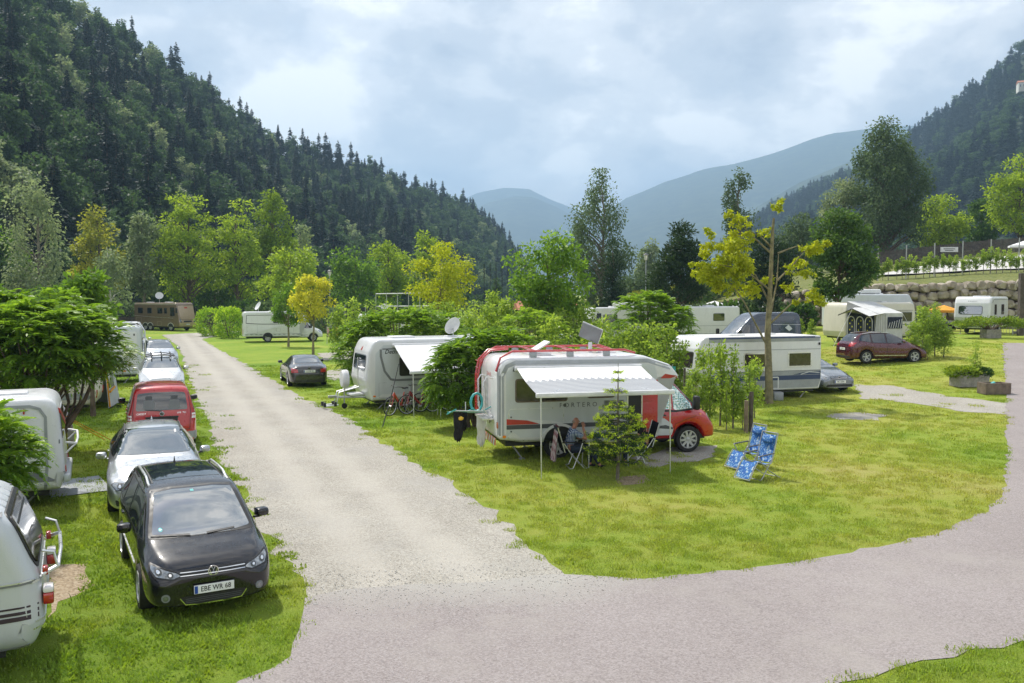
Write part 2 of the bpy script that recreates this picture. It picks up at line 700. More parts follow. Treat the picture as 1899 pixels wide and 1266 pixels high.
mat('timber_old', (.085, .07, .06), .9, bump=.3, bscale=30, var=.25, vscale=3)
mat('post_wood', (.20, .155, .11), .85, bump=.3, var=.2)
mat('bark_brown', (.115, .085, .06), .95, bump=.8, bscale=18, var=.25, vscale=4)
mat('bark_grey', (.17, .15, .115), .95, bump=.8, bscale=18, var=.25, vscale=4)
mat('bark_olive', (.20, .175, .10), .95, bump=.6, bscale=14, var=.22, vscale=5)
mat('bark_birch', (.55, .54, .50), .9, bump=.4, bscale=12, var=.3, vscale=6)
mat('tile_red', (.36, .14, .075), .8, var=.15)
mat('net_dark', (.018, .024, .026), .9)
mat('banner', (.70, .70, .70), .7)
mat('towel_yellow', (.72, .45, .05), .9, var=.2, vscale=9)
mat('towel_red', (.30, .02, .05), .9)
mat('towel_pink', (.62, .36, .38), .9)
mat('soil', (.09, .06, .04), .95)
mat('reflect_board', (.60, .22, .12), .5)


def plaid(name, cols, scale, axes):
    m = mat(name, cols[0], .9)
    t = m.node_tree
    b = t.nodes['Principled BSDF']
    tc = N(t, 'ShaderNodeTexCoord')
    ws = []
    for d in axes:
        w = N(t, 'ShaderNodeTexWave', wave_type='BANDS', bands_direction=d, inp={'Scale': scale})
        L(t, tc, 'Object', w, 'Vector'); ws.append(w)
    ad = N(t, 'ShaderNodeMath', operation='ADD'); L(t, ws[0], 1, ad, 0); L(t, ws[1], 1, ad, 1)
    ml = N(t, 'ShaderNodeMath', operation='MULTIPLY', inp={1: .5}); L(t, ad, 0, ml, 0)
    rp = ramp(t, [(.28, cols[0]), (.5, cols[1]), (.72, cols[2])], 'CONSTANT')
    L(t, ml, 0, rp, 0); L(t, rp, 0, b, 'Base Color')
    return m


plaid('plaid_blue', [(.03, .07, .20), (.20, .27, .42), (.62, .66, .72)], 9, ('X', 'Z'))
plaid('plaid_red', [(.16, .02, .035), (.45, .35, .37), (.62, .6, .6)], 11, ('X', 'Z'))
plaid('check_white', [(.45, .45, .46), (.70, .70, .71), (.74, .74, .74)], 1.5, ('X', 'Y'))


def sling():
    m = mat('sling_blue', (.05, .2, .5), .8)
    t = m.node_tree
    b = t.nodes['Principled BSDF']
    tc = N(t, 'ShaderNodeTexCoord')
    n = N(t, 'ShaderNodeTexNoise', inp={'Scale': 9.0, 'Detail': 3.0, 'Distortion': 1.5}); L(t, tc, 'Object', n, 'Vector')
    rp = ramp(t, [(.42, (.015, .09, .34)), (.54, (.05, .20, .48)), (.64, (.45, .54, .60))]); L(t, n, 0, rp, 0); L(t, rp, 0, b, 'Base Color')


sling()


def foil():
    m = mat('foil', (.45, .62, .60), .25, .7)
    t = m.node_tree
    b = t.nodes['Principled BSDF']
    tc = N(t, 'ShaderNodeTexCoord')
    v = N(t, 'ShaderNodeTexVoronoi', inp={'Scale': 22.0}); L(t, tc, 'Object', v, 'Vector')
    rp = ramp(t, [(.1, (.10, .24, .25)), (.45, (.42, .62, .60)), (.7, (.80, .86, .84))]); L(t, v, 0, rp, 0)
    L(t, rp, 0, b, 'Base Color')
    bp = N(t, 'ShaderNodeBump', inp={'Strength': .7, 'Distance': .02}); L(t, v, 0, bp, 'Height'); L(t, bp, 0, b, 'Normal')


foil()


def awning_grey():
    m = mat('awning_stripe', (.5, .5, .52), .7)
    t = m.node_tree
    b = t.nodes['Principled BSDF']
    tc = N(t, 'ShaderNodeTexCoord')
    sp = N(t, 'ShaderNodeSeparateXYZ'); L(t, tc, 'Object', sp, 0)
    # object x runs along the awning, y outwards (metres)
    w = N(t, 'ShaderNodeTexWave', wave_type='BANDS', bands_direction='Y', inp={'Scale': 3.2, 'Distortion': .6, 'Detail': 2.0})
    L(t, tc, 'Object', w, 'Vector')
    rp = ramp(t, [(.2, (.20, .215, .24)), (.6, (.29, .305, .33)), (.9, (.42, .435, .45))]); L(t, w, 1, rp, 0)
    # white half with pointed steps
    tr = N(t, 'ShaderNodeMath', operation='PINGPONG', inp={1: .09}); L(t, sp, 0, tr, 0)
    ad = N(t, 'ShaderNodeMath', operation='MULTIPLY_ADD', inp={1: -2.0}); L(t, tr, 0, ad, 0); L(t, sp, 1, ad, 2)
    st = N(t, 'ShaderNodeMapRange', inp={1: .75, 2: .80}); L(t, ad, 0, st, 0)
    mx = N(t, 'ShaderNodeMix', data_type='RGBA'); L(t, st, 0, mx, 0)
    mx.inputs[6].default_value = (.73, .74, .75, 1); L(t, rp, 0, mx, 7)
    L(t, mx, 2, b, 'Base Color')


awning_grey()

# foliage
leaf_mat('leaf_sumac', [(0.0818, 0.157, 0.0234), (0.1758, 0.304, 0.0378), (0.3506, 0.482, 0.0657)], 0.47, .35, 1.1)
leaf_mat('leaf_apple', [(0.1221, 0.191, 0.036), (0.2332, 0.343, 0.065), (0.3773, 0.484, 0.101)], 0.52, .4, 1.2)
leaf_mat('leaf_maple', [(0.057, 0.116, 0.024), (0.116, 0.222, 0.035), (0.232, 0.369, 0.057)], 0.50, .4, .9)
leaf_mat('leaf_locust', [(0.1074, 0.172, 0.0261), (0.203, 0.302, 0.0396), (0.3564, 0.464, 0.063)], 0.52, .5, .5)
leaf_mat('leaf_birch', [(0.0472, 0.0799, 0.0387), (0.0888, 0.1377, 0.0693), (0.1504, 0.2108, 0.1152)], 0.47, .5, .6, (1.3, 1.3, .85))
leaf_mat('leaf_pale', [(0.12, 0.171, 0.094), (0.205, 0.264, 0.153), (0.307, 0.359, 0.222)], 0.47, .5, .6, (1.3, 1.3, .85))
leaf_mat('leaf_yellow', [(.27, .34, .02), (.42, .465, .03), (.58, .56, .06)], 0.52, .45, 1.4, (1.15, 1.15, .5))
leaf_mat('leaf_yellowgreen', [(0.242, 0.278, 0.037), (0.409, 0.428, 0.055), (0.62, 0.576, 0.074)], 0.52, .45, 1.0)
leaf_mat('leaf_oak', [(0.128, 0.162, 0.031), (0.222, 0.255, 0.047), (0.341, 0.341, 0.068)], 0.52, .5, .5)
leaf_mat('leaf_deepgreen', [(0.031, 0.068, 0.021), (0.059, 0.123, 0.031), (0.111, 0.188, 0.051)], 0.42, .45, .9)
leaf_mat('leaf_hedge', [(0.094, 0.186, 0.023), (0.186, 0.335, 0.037), (0.409, 0.539, 0.055)], 0.47, .4, 1.0)
leaf_mat('needle_spruce', [(0.0084, 0.0204, 0.0153), (0.0168, 0.036, 0.0238), (0.03, 0.0544, 0.0348)], 0.24, .6, .15, (1.1, 1.2, .8))
leaf_mat('needle_pine', [(0.014, 0.03, 0.017), (0.024, 0.05, 0.024), (0.048, 0.08, 0.036)], 0.27, .5, .5)
leaf_mat('needle_fir', [(0.024, 0.054, 0.022), (0.042, 0.084, 0.03), (0.074, 0.127, 0.042)], 0.32, .4, 3.0)
leaf_mat('needle_new', [(0.252, 0.36, 0.027), (0.396, 0.522, 0.045), (0.576, 0.62, 0.072)], 0.47, .4, 3.0)
leaf_mat('leaf_forest', [(0.0312, 0.0645, 0.0276), (0.0554, 0.1049, 0.0437), (0.0952, 0.1539, 0.0674)], 0.42, .55, .12, (1.3, 1.3, .8))
leaf_mat('juniper', [(0.094, 0.158, 0.023), (0.186, 0.278, 0.034), (0.372, 0.446, 0.055)], 0.37, .5, 2.0)
leaf_mat('grass_blade', [(0.116, 0.178, 0.022), (0.186, 0.287, 0.034), (0.31, 0.388, 0.062)], 0.52, .5, .35, (1.4, 1.35, .6))

# ---------------------------------------------------------------- ground materials
def lawn_color(t):
    """grass tint by place: fresh, yellowish and dry patches"""
    geo = N(t, 'ShaderNodeNewGeometry')
    n1 = N(t, 'ShaderNodeTexNoise', inp={'Scale': .16, 'Detail': 7.0, 'Roughness': .62, 'Distortion': .4})
    L(t, geo, 'Position', n1, 'Vector')
    n2 = N(t, 'ShaderNodeTexNoise', inp={'Scale': 1.9, 'Detail': 6.0, 'Roughness': .65})
    L(t, geo, 'Position', n2, 'Vector')
    ma = N(t, 'ShaderNodeMath', operation='MULTIPLY_ADD', inp={1: .26}); L(t, n2, 0, ma, 0)
    mb = N(t, 'ShaderNodeMath', operation='MULTIPLY', inp={1: .82}); L(t, n1, 0, mb, 0); L(t, mb, 0, ma, 2)
    # the lawn is drier on the open right-hand side, fresher among the parked cars
    sp = N(t, 'ShaderNodeSeparateXYZ'); L(t, geo, 'Position', sp, 0)
    mr = N(t, 'ShaderNodeMapRange', inp={1: -6.0, 2: 2.0, 3: -.06, 4: .062}); L(t, sp, 0, mr, 0)
    ac = N(t, 'ShaderNodeMath', operation='ADD'); L(t, ma, 0, ac, 0); L(t, mr, 0, ac, 1)
    rp = ramp(t, [(.34, (.135, .235, .022)), (.46, (.192, .292, .032)), (.57, (.258, .328, .046)), (.68, (.33, .352, .075)), (.80, (.38, .345, .13))])
    L(t, ac, 0, rp, 0)
    return rp, geo, n2


def ground_mats():
    m = bpy.data.materials.new('lawn'); m.use_nodes = True; M['lawn'] = m
    t = m.node_tree; b = t.nodes['Principled BSDF']
    rp, geo, n2 = lawn_color(t)
    n3 = N(t, 'ShaderNodeTexNoise', inp={'Scale': 42.0, 'Detail': 6.0, 'Roughness': .8}); L(t, geo, 'Position', n3, 'Vector')
    r3 = ramp(t, [(.3, (.55, .58, .5)), (.7, (1.35, 1.3, 1.2))]); L(t, n3, 0, r3, 0)
    mx = N(t, 'ShaderNodeMix', data_type='RGBA', blend_type='MULTIPLY'); mx.inputs[0].default_value = 1
    L(t, rp, 0, mx, 6); L(t, r3, 0, mx, 7); L(t, mx, 2, b, 'Base Color')
    b.inputs['Roughness'].default_value = .9; b.inputs['Specular IOR Level'].default_value = .15
    bp = N(t, 'ShaderNodeBump', inp={'Strength': .9, 'Distance': .05}); L(t, n3, 0, bp, 'Height'); L(t, bp, 0, b, 'Normal')
    # grass blades share the lawn's tint
    m = bpy.data.materials.new('grass'); m.use_nodes = True; M['grass'] = m
    t = m.node_tree; t.nodes.clear()
    out = N(t, 'ShaderNodeOutputMaterial')
    rp, geo, n2 = lawn_color(t)
    r4 = N(t, 'ShaderNodeMapRange', inp={3: .75, 4: 1.45}); L(t, geo, 'Random Per Island', r4, 0)
    mx = N(t, 'ShaderNodeMix', data_type='RGBA', blend_type='MULTIPLY'); mx.inputs[0].default_value = 1
    L(t, rp, 0, mx, 6); L(t, r4, 0, mx, 7)
    b = N(t, 'ShaderNodeBsdfPrincipled', inp={'Roughness': .55, 'Specular IOR Level': .3}); L(t, mx, 2, b, 'Base Color')
    tr = N(t, 'ShaderNodeBsdfTranslucent')
    m2 = N(t, 'ShaderNodeMix', data_type='RGBA', blend_type='MULTIPLY'); m2.inputs[0].default_value = 1
    m2.inputs[7].default_value = (1.35, 1.3, .6, 1); L(t, mx, 2, m2, 6); L(t, m2, 2, tr, 0)
    ms = N(t, 'ShaderNodeMixShader', inp={0: .38}); L(t, b, 0, ms, 1); L(t, tr, 0, ms, 2); L(t, ms, 0, out, 0)

    def stony(name, c0, c1, c2, vs, bump, big, patch=None):
        m = bpy.data.materials.new(name); m.use_nodes = True; M[name] = m
        t = m.node_tree; b = t.nodes['Principled BSDF']
        geo = N(t, 'ShaderNodeNewGeometry')
        v = N(t, 'ShaderNodeTexVoronoi', inp={'Scale': vs, 'Randomness': 1.0}); L(t, geo, 'Position', v, 'Vector')
        sp = N(t, 'ShaderNodeSeparateColor'); L(t, v, 'Color', sp, 0)
        n1 = N(t, 'ShaderNodeTexNoise', inp={'Scale': big, 'Detail': 8.0, 'Roughness': .65}); L(t, geo, 'Position', n1, 'Vector')
        n4 = N(t, 'ShaderNodeTexNoise', inp={'Scale': vs * .35, 'Detail': 4.0, 'Roughness': .7}); L(t, geo, 'Position', n4, 'Vector')
        a = N(t, 'ShaderNodeMath', operation='MULTIPLY_ADD', inp={1: .38}); L(t, sp, 0, a, 0)
        a1 = N(t, 'ShaderNodeMath', operation='MULTIPLY', inp={1: .42}); L(t, n1, 0, a1, 0)
        a2 = N(t, 'ShaderNodeMath', operation='MULTIPLY_ADD', inp={1: .28}); L(t, n4, 0, a2, 0); L(t, a1, 0, a2, 2)
        L(t, a2, 0, a, 2)
        rp = ramp(t, [(.28, c0), (.52, c1), (.78, c2)]); L(t, a, 0, rp, 0)
        src, so = rp, 0
        if patch:
            n5 = N(t, 'ShaderNodeTexNoise', inp={'Scale': patch[1], 'Detail': 7.0, 'Roughness': .7}); L(t, geo, 'Position', n5, 'Vector')
            r5 = ramp(t, [(.50, (0, 0, 0)), (.68, (patch[2],) * 3)]); L(t, n5, 0, r5, 0)
            mx = N(t, 'ShaderNodeMix', data_type='RGBA'); L(t, r5, 0, mx, 0); L(t, rp, 0, mx, 6); mx.inputs[7].default_value = (*patch[0], 1)
            src, so = mx, 2
        L(t, src, so, b, 'Base Color')
        b.inputs['Roughness'].default_value = .92; b.inputs['Specular IOR Level'].default_value = .2
        bp = N(t, 'ShaderNodeBump', inp={'Strength': bump, 'Distance': .03}); L(t, v, 'Distance', bp, 'Height'); L(t, bp, 0, b, 'Normal')
    stony('gravel', (.21, .195, .168), (.325, .305, .268), (.44, .418, .37), 46, .5, .5, ((.31, .30, .28), .35, .6))
    stony('asphalt', (.178, .156, .151), (.258, .229, .223), (.335, .306, .299), 60, .35, .25, ((.31, .285, .265), .35, .75))
    # gravel dust swept onto the tarmac at the junction
    t = M['asphalt'].node_tree; b = t.nodes['Principled BSDF']
    src = b.inputs['Base Color'].links[0].from_socket
    geo = N(t, 'ShaderNodeNewGeometry'); sp = N(t, 'ShaderNodeSeparateXYZ'); L(t, geo, 'Position', sp, 0)
    fy = N(t, 'ShaderNodeMapRange', inp={1: 10.6, 2: 13.0}); L(t, sp, 1, fy, 0)
    fx = N(t, 'ShaderNodeMapRange', inp={1: 3.2, 2: .6}); L(t, sp, 0, fx, 0)
    nz = N(t, 'ShaderNodeTexNoise', inp={'Scale': 2.2, 'Detail': 9.0, 'Roughness': .75}); L(t, geo, 'Position', nz, 'Vector')
    m1 = N(t, 'ShaderNodeMath', operation='MULTIPLY'); L(t, fy, 0, m1, 0); L(t, fx, 0, m1, 1)
    m2 = N(t, 'ShaderNodeMath', operation='MULTIPLY_ADD', inp={1: 1.3, 2: -1.25}); L(t, nz, 0, m2, 0)
    m3 = N(t, 'ShaderNodeMath', operation='MULTIPLY_ADD', inp={1: 1.9}, use_clamp=True); L(t, m1, 0, m3, 0); L(t, m2, 0, m3, 2)
    mx = N(t, 'ShaderNodeMix', data_type='RGBA'); L(t, m3, 0, mx, 0); t.links.new(src, mx.inputs[6]); mx.inputs[7].default_value = (.33, .315, .29, 1)
    L(t, mx, 2, b, 'Base Color')
    stony('sand', (.15, .11, .07), (.30, .23, .15), (.40, .33, .24), 30, .6, 1.2)
    stony('pale_gravel', (.30, .29, .27), (.46, .45, .43), (.58, .57, .55), 14, .3, .3)
    stony('forest_floor', (.010, .018, .010), (.020, .034, .016), (.04, .06, .028), .8, .5, .03)
    stony('far_forest', (.012, .022, .014), (.026, .042, .022), (.055, .075, .038), .035, .6, .004)
    stony('rough_grass', (.07, .09, .022), (.13, .15, .04), (.20, .20, .07), 6, .5, .3)
    stony('boulder', (.15, .125, .10), (.30, .26, .21), (.42, .38, .32), 2.2, .5, .8, ((.13, .13, .07), .9, .35))


ground_mats()


# ---------------------------------------------------------------- sheets draped on the ground
def jag(poly, step, amp, scale=1.3):
    out = []
    m = len(poly)
    for i in range(m):
        a, b = Vector(poly[i][:2]), Vector(poly[(i + 1) % m][:2])
        d = b - a
        k = max(1, int(d.length / step)) if d.length < 60 else 1
        nrm = Vector((-d.y, d.x)).normalized() if d.length > 0 else Vector((0, 0))
        for j in range(k):
            p = a.lerp(b, j / k)
            n = mnoise.fractal(Vector((p.x * scale, p.y * scale, 3.1)), .8, 2.2, 5)
            f = amp * min(1.0, .35 + p.y / 25)
            out.append(p + nrm * n * f)
    return out


def sheet(name, poly, zoff, matl, res=1.2, hf=gh):
    P = [Vector(p[:2]) for p in poly]
    nb = len(P)
    arr = np.array([p[:] for p in P])
    lo, hi = arr.min(0), arr.max(0)
    gx, gy = np.meshgrid(np.arange(lo[0], hi[0], res), np.arange(lo[1], hi[1], res))
    G = np.stack([gx.ravel(), gy.ravel()], 1)
    G = G[poly_in(G, arr)]
    vo, eo, fo, *_ = delaunay_2d_cdt(P + [Vector(g) for g in G], [(i, (i + 1) % nb) for i in range(nb)], [], 1, 1e-5)
    me = bpy.data.meshes.new(name)
    F = []
    for f in fo:
        a, b, c = (vo[i] for i in f[:3])
        F.append(tuple(f) if (b - a).cross(c - a) > 0 else tuple(f)[::-1])
    me.from_pydata([(v[0], v[1], hf(v[0], v[1]) + zoff + .012 * min(1, max(0, (v[1] - 18) / 20))) for v in vo], [], F)
    me.materials.append(M[matl])
    me.polygons.foreach_set('use_smooth', [True] * len(me.polygons))
    return link(name, me)


def pix(*uv):
    return [gp(u, v) for u, v in uv]


# one ground sheet to the horizon
def ground():
    xs = sorted(set(list(np.linspace(-60, 90, 76)) + list(np.linspace(-4600, -60, 14)) + list(np.linspace(90, 4600, 14))))
    ys = sorted(set(list(np.linspace(-30, 130, 81)) + list(np.linspace(-380, -30, 4)) + list(np.linspace(130, 6200, 18))))
    V = [(x, y, gh(x, y)) for y in ys for x in xs]
    n = len(xs)
    F = [(j * n + i, j * n + i + 1, (j + 1) * n + i + 1, (j + 1) * n + i) for j in range(len(ys) - 1) for i in range(n - 1)]
    me = mesh_np('ground', V, F, M['lawn'], True)
    return tag(link('ground', me), kind='structure')


ground()

GRAVEL = pix((590, 1120), (560, 1085), (520, 1035), (480, 985), (440, 900), (408, 850), (388, 790), (362, 730), (346, 690), (340, 660), (330, 642), (312, 628), (300, 621), (345, 618), (400, 615.5), (446, 613),
             (446, 619), (400, 623.5), (374, 629), (384, 636), (424, 658), (486, 694), (560, 737), (636, 770), (700, 812), (765, 855), (880, 925), (960, 992), (1010, 1030), (1060, 1072), (1075, 1105))
ASPHALT = pix((455, 1266), (535, 1218), (556, 1170), (566, 1110), (640, 1090), (760, 1085), (900, 1078), (1040, 1066), (1110, 1070), (1190, 1073), (1330, 1060), (1500, 1040), (1650, 1010), (1760, 980), (1830, 950), (1858, 922), (1868, 870), (1867, 760), (1863, 700), (1861, 660), (1860, 636)) + \
    [Vector((40, 49, 0)), Vector((36, 37, 0)), Vector((23, 21, 0)), Vector((16, 13.5, 0)), Vector((11.5, 11.2, 0))] + pix((1899, 1192), (1760, 1215), (1660, 1240), (1560, 1268)) + [Vector((1.5, 7.2, 0)), Vector((-.5, 6.0, 0)), Vector((-3.2, 6.0, 0)), Vector((-4.2, 7.5, 0))]
GRAVEL_J = jag(GRAVEL, .35, .30)
ASPHALT_J = jag(ASPHALT, .3, .17, 1.8)
tag(sheet('gravel_road', GRAVEL_J, .004, 'gravel'), kind='structure')
tag(sheet('asphalt_road', ASPHALT_J, .009, 'asphalt'), kind='structure')
# paler wheel tracks worn into the gravel
LE = pix((565, 1085), (480, 985), (408, 850), (362, 730), (340, 660)); RE = pix((1050, 1068), (880, 925), (700, 812), (560, 737), (424, 658))
def tracks():
    d = (LE[3].lerp(RE[3], .5) - LE[0].lerp(RE[0], .45)).normalized(); nrm = Vector((d.y, -d.x))
    cc = [sum((l.lerp(r, t0).xy.dot(nrm)) for l, r in zip(LE[1:4], RE[1:4])) / 3 for t0 in (.32, .64)]
    t = M['gravel'].node_tree; b = t.nodes['Principled BSDF']
    src = b.inputs['Base Color'].links[0].from_socket
    geo = N(t, 'ShaderNodeNewGeometry')
    dp = N(t, 'ShaderNodeVectorMath', operation='DOT_PRODUCT'); dp.inputs[1].default_value = (nrm.x, nrm.y, 0); L(t, geo, 'Position', dp, 0)
    nz = N(t, 'ShaderNodeTexNoise', inp={'Scale': .8, 'Detail': 6.0, 'Roughness': .65}); L(t, geo, 'Position', nz, 'Vector')
    w = N(t, 'ShaderNodeMath', operation='MULTIPLY_ADD', inp={1: .9}); L(t, nz, 0, w, 0); L(t, dp, 'Value', w, 2)
    out = None
    for c in cc:
        s1 = N(t, 'ShaderNodeMath', operation='SUBTRACT', inp={1: c + .45}); L(t, w, 0, s1, 0)
        s2 = N(t, 'ShaderNodeMath', operation='ABSOLUTE'); L(t, s1, 0, s2, 0)
        s3 = N(t, 'ShaderNodeMapRange', interpolation_type='SMOOTHSTEP', inp={1: .62, 2: .05, 3: 0, 4: .5}); L(t, s2, 0, s3, 0)
        if out is None: out = s3
        else:
            ad = N(t, 'ShaderNodeMath', operation='ADD'); L(t, out, 0, ad, 0); L(t, s3, 0, ad, 1); out = ad
    mx = N(t, 'ShaderNodeMix', data_type='RGBA'); L(t, out, 0, mx, 0); t.links.new(src, mx.inputs[6]); mx.inputs[7].default_value = (.43, .405, .36, 1)
    L(t, mx, 2, b, 'Base Color')


tracks()
PADS = [jag(pix(*p), .3, .3) for p in [
    [(88, 1050), (158, 1046), (170, 1085), (150, 1105), (118, 1115), (96, 1150), (84, 1110)],
    [(1580, 712), (1650, 716), (1760, 735), (1866, 748), (1866, 768), (1790, 764), (1690, 748), (1600, 740)],
    [(1530, 768), (1600, 764), (1648, 770), (1630, 780), (1560, 778)],
    [(1170, 850), (1250, 828), (1330, 826), (1330, 846), (1240, 862), (1190, 868)],
    [(590, 655), (680, 650), (690, 664), (600, 668)], [(590, 690), (660, 680), (680, 694), (620, 706)],
    [(1140, 884), (1200, 880), (1210, 892), (1150, 900)],
]]
PADM = ['sand', 'gravel', 'gravel', 'gravel', 'gravel', 'gravel', 'sand']
for k, (p, m_) in enumerate(zip(PADS, PADM)):
    tag(sheet('bare_patch', p, .004, m_, .8), kind='structure')

# ---------------------------------------------------------------- grass blades
def grass_patch(seed, n=46, rad=.17, hgt=.045, broad=False):
    rg = np.random.default_rng(seed)
    V = []; F = []
    for i in range(n):
        a = rg.uniform(0, 2 * PI); r = rad * math.sqrt(rg.uniform())
        x, y = r * math.cos(a), r * math.sin(a)
        h = hgt * rg.uniform(.5, 1.35); w = (.014 if broad else .006) * rg.uniform(.7, 1.4)
        b = rg.uniform(0, 2 * PI); lean = h * rg.uniform(.1, .9)
        dx, dy = math.cos(b), math.sin(b)
        k = len(V)
        V += [(x - dy * w, y + dx * w, 0), (x + dy * w, y - dx * w, 0), (x + dx * lean * .45 + dy * w * .8, y + dy * lean * .45 - dx * w * .8, h * .65), (x + dx * lean, y + dy * lean, h)]
        F.append((k, k + 1, k + 2, k + 3))
    return bpy.data.objects.new('grass_tuft', mesh_np('grass_tuft', V, F, M['grass']))


def grass():
    rg = np.random.default_rng(5)
    src = [grass_patch(1), grass_patch(2, hgt=.05), grass_patch(3, broad=True, hgt=.042), grass_patch(4, 34, .16, .075)]
    pts = []
    for y0, y1, dens in ((6.5, 11, 34), (11, 16, 26), (16, 24, 15), (24, 34, 8.5), (34, 52, 4.0)):
        xw = .63 * y1 + 1
        n = int((y1 - y0) * 2 * xw * dens)
        p = np.stack([rg.uniform(-xw, xw, n), rg.uniform(y0, y1, n)], 1)
        p = p[np.abs(p[:, 0]) < .62 * p[:, 1] + .8]
        pts.append(p)
    P = np.concatenate(pts)
    nz = np.array([mnoise.noise(Vector((x * 1.7, y * 1.7, 0))) for x, y in P])
    off = nz * .12
    bad = np.zeros(len(P), dtype=bool)
    for poly in (GRAVEL_J, ASPHALT_J):
        bad |= poly_in(P, np.array([q[:2] for q in poly]))
    # straggling tufts on the gravel's margin
    near = np.zeros(len(P), dtype=bool)
    g = np.array([q[:] for q in GRAVEL_J])
    inr = np.where(poly_in(P, g))[0]
    gg = g[::2]
    for i in inr:
        d = np.min(np.hypot(gg[:, 0] - P[i, 0], gg[:, 1] - P[i, 1]))
        if d < .16 or (d < .9 and nz[i] > .30 + d * .4): near[i] = True
    asp = poly_in(P, np.array([q[:2] for q in ASPHALT_J]))
    keep = (~bad) | (near & ~asp)
    for poly in PADS:
        ins = poly_in(P, np.array([q[:2] for q in poly]))
        keep &= ~(ins & (nz < .32))
    P = P[keep]; nz = nz[keep]
    Z = np.array([gh(x, y) for x, y in P])
    n = len(P)
    sc = rg.uniform(.7, 1.25, n) * (1 + np.clip((P[:, 1] - 14) / 30, 0, 1.0) * .9)
    S = np.stack([sc, sc, sc * rg.uniform(.6, 1.15, n) * (1 - np.clip((P[:, 1] - 14) / 30, 0, 1) * .3)], 1)
    left = P[:, 0] < -3.2
    r = rg.uniform(size=n)
    idx = np.where(left, np.where(r < .35, 2, np.where(r < .43, 3, 0)), np.where(r < .55, 0, np.where(r < .99, 1, 2)))
    o = scatter('grass', np.column_stack([P, Z + .002]), S, rg.uniform(0, 6.28, n), idx, src)
    tag(o, 'short mown grass and clover covering the pitches', 'grass', kind='stuff')
    print('grass tufts', n)


grass()

def pebbles():
    rg = np.random.default_rng(8)
    src = []
    for k in range(3):
        bm = bmesh.new(); bmesh.ops.create_icosphere(bm, subdivisions=1, radius=.5)
        for v in bm.verts: v.co *= rg.uniform(.7, 1.1)
        me = bpy.data.meshes.new('pebble'); bm.to_mesh(me); bm.free(); me.materials.append(M['pale_gravel'] if k else M['gravel'])
        src.append(bpy.data.objects.new('pebble', me))
    P = []
    g = GRAVEL_J
    for i in range(len(g)):
        p = g[i]
        if p.y > 34: continue
        for _ in range(26): P.append((p.x + rg.normal() * .35, p.y + rg.normal() * .3))
    for _ in range(1100):                       # stones carried onto the tarmac at the junction
        t = rg.uniform(); q = Vector((-2.9 + 4.2 * t, 12.65 + .35 * t)); P.append((q.x + rg.normal() * .3, q.y + rg.normal() * .45))
    P = np.array(P)
    ok = poly_in(P, np.array([q[:] for q in GRAVEL_J])) | poly_in(P, np.array([q[:2] for q in ASPHALT_J])) | (rg.uniform(size=len(P)) < .08)
    P = P[ok]; n = len(P)
    s = rg.uniform(.010, .026, n)
    o = scatter('loose_gravel', np.column_stack([P, np.array([gh(x, y) for x, y in P]) + .014]), np.stack([s, s, s * .6], 1), rg.uniform(0, 6, n), rg.integers(0, 3, n), src)
    tag(o, 'loose pale stones spilling over the edges of the gravel road', 'gravel', kind='stuff')


pebbles()

# ---------------------------------------------------------------- hills
def lerp_tab(u, U, T):
    return float(np.interp(u, U, T))


LH_U = [-250, -150, 0, 100, 200, 330, 400, 500, 600, 700, 760, 870, 920, 960, 1010, 1060]
LH_V = [-190, -150, -70, 0, 45, 110, 150, 228, 262, 288, 322, 350, 388, 432, 505, 550]
LH_C = [300, 305, 320, 330, 350, 390, 420, 470, 500, 540, 570, 630, 660, 690, 720, 760]
LH_F = [95, 100, 118, 128, 138, 152, 162, 185, 215, 245, 265, 325, 355, 405, 500, 600]


def lh(x, y):
    r = math.hypot(x, y)
    u = 949.5 + 1600 * x / max(y, 1e-3)
    rf, rc, v = (lerp_tab(u, LH_U, T) for T in (LH_F, LH_C, LH_V))
    zc = (545 - v - 13.0 * 1600 / rc) / 1600 * rc
    t = (r - rf) / (rc - rf)
    if t <= 0: return -2.0 + t * 2
    if t < 1: z = zc * (t * .82 + .18 * t * t)
    else: z = zc * (1 - .5 * (t - 1) ** 2 - .05 * (t - 1))
    bump = 5.0 * mnoise.fractal(Vector((x * .012, y * .012, 1.7)), 1, 2.1, 4)
    return z + bump * min(1, t * 3) * (1 if t < .85 else max(.25, 1 - (t - .85) * 4))


RH_U = [1330, 1380, 1430, 1500, 1600, 1690, 1750, 1800, 1899, 2050, 2250]
RH_V = [480, 412, 376, 346, 312, 256, 222, 192, 122, 20, -70]
RH_C = [1500, 1450, 1400, 1330, 1250, 1150, 1100, 1060, 980, 900, 850]


def rh(x, y):
    r = math.hypot(x, y)
    u = 949.5 + 1600 * x / max(y, 1e-3)
    rc, v = lerp_tab(u, RH_U, RH_C), lerp_tab(u, RH_U, RH_V)
    rf = 330 + max(0, 1500 - u) * .9
    zc = (545 - v - 14.0 * 1600 / rc) / 1600 * rc
    t = (r - rf) / (rc - rf)
    if t <= 0: return -2.0 + 2 * t
    if t < 1: z = zc * (t * .75 + .25 * t * t)
    else: z = zc * (1 - .4 * (t - 1) ** 2)
    return z + 13 * mnoise.fractal(Vector((x * .006, y * .006, 7.7)), 1, 2.1, 4) * min(1, t * 3) * (1 if t < .8 else max(.2, 1 - (t - .8) * 4))


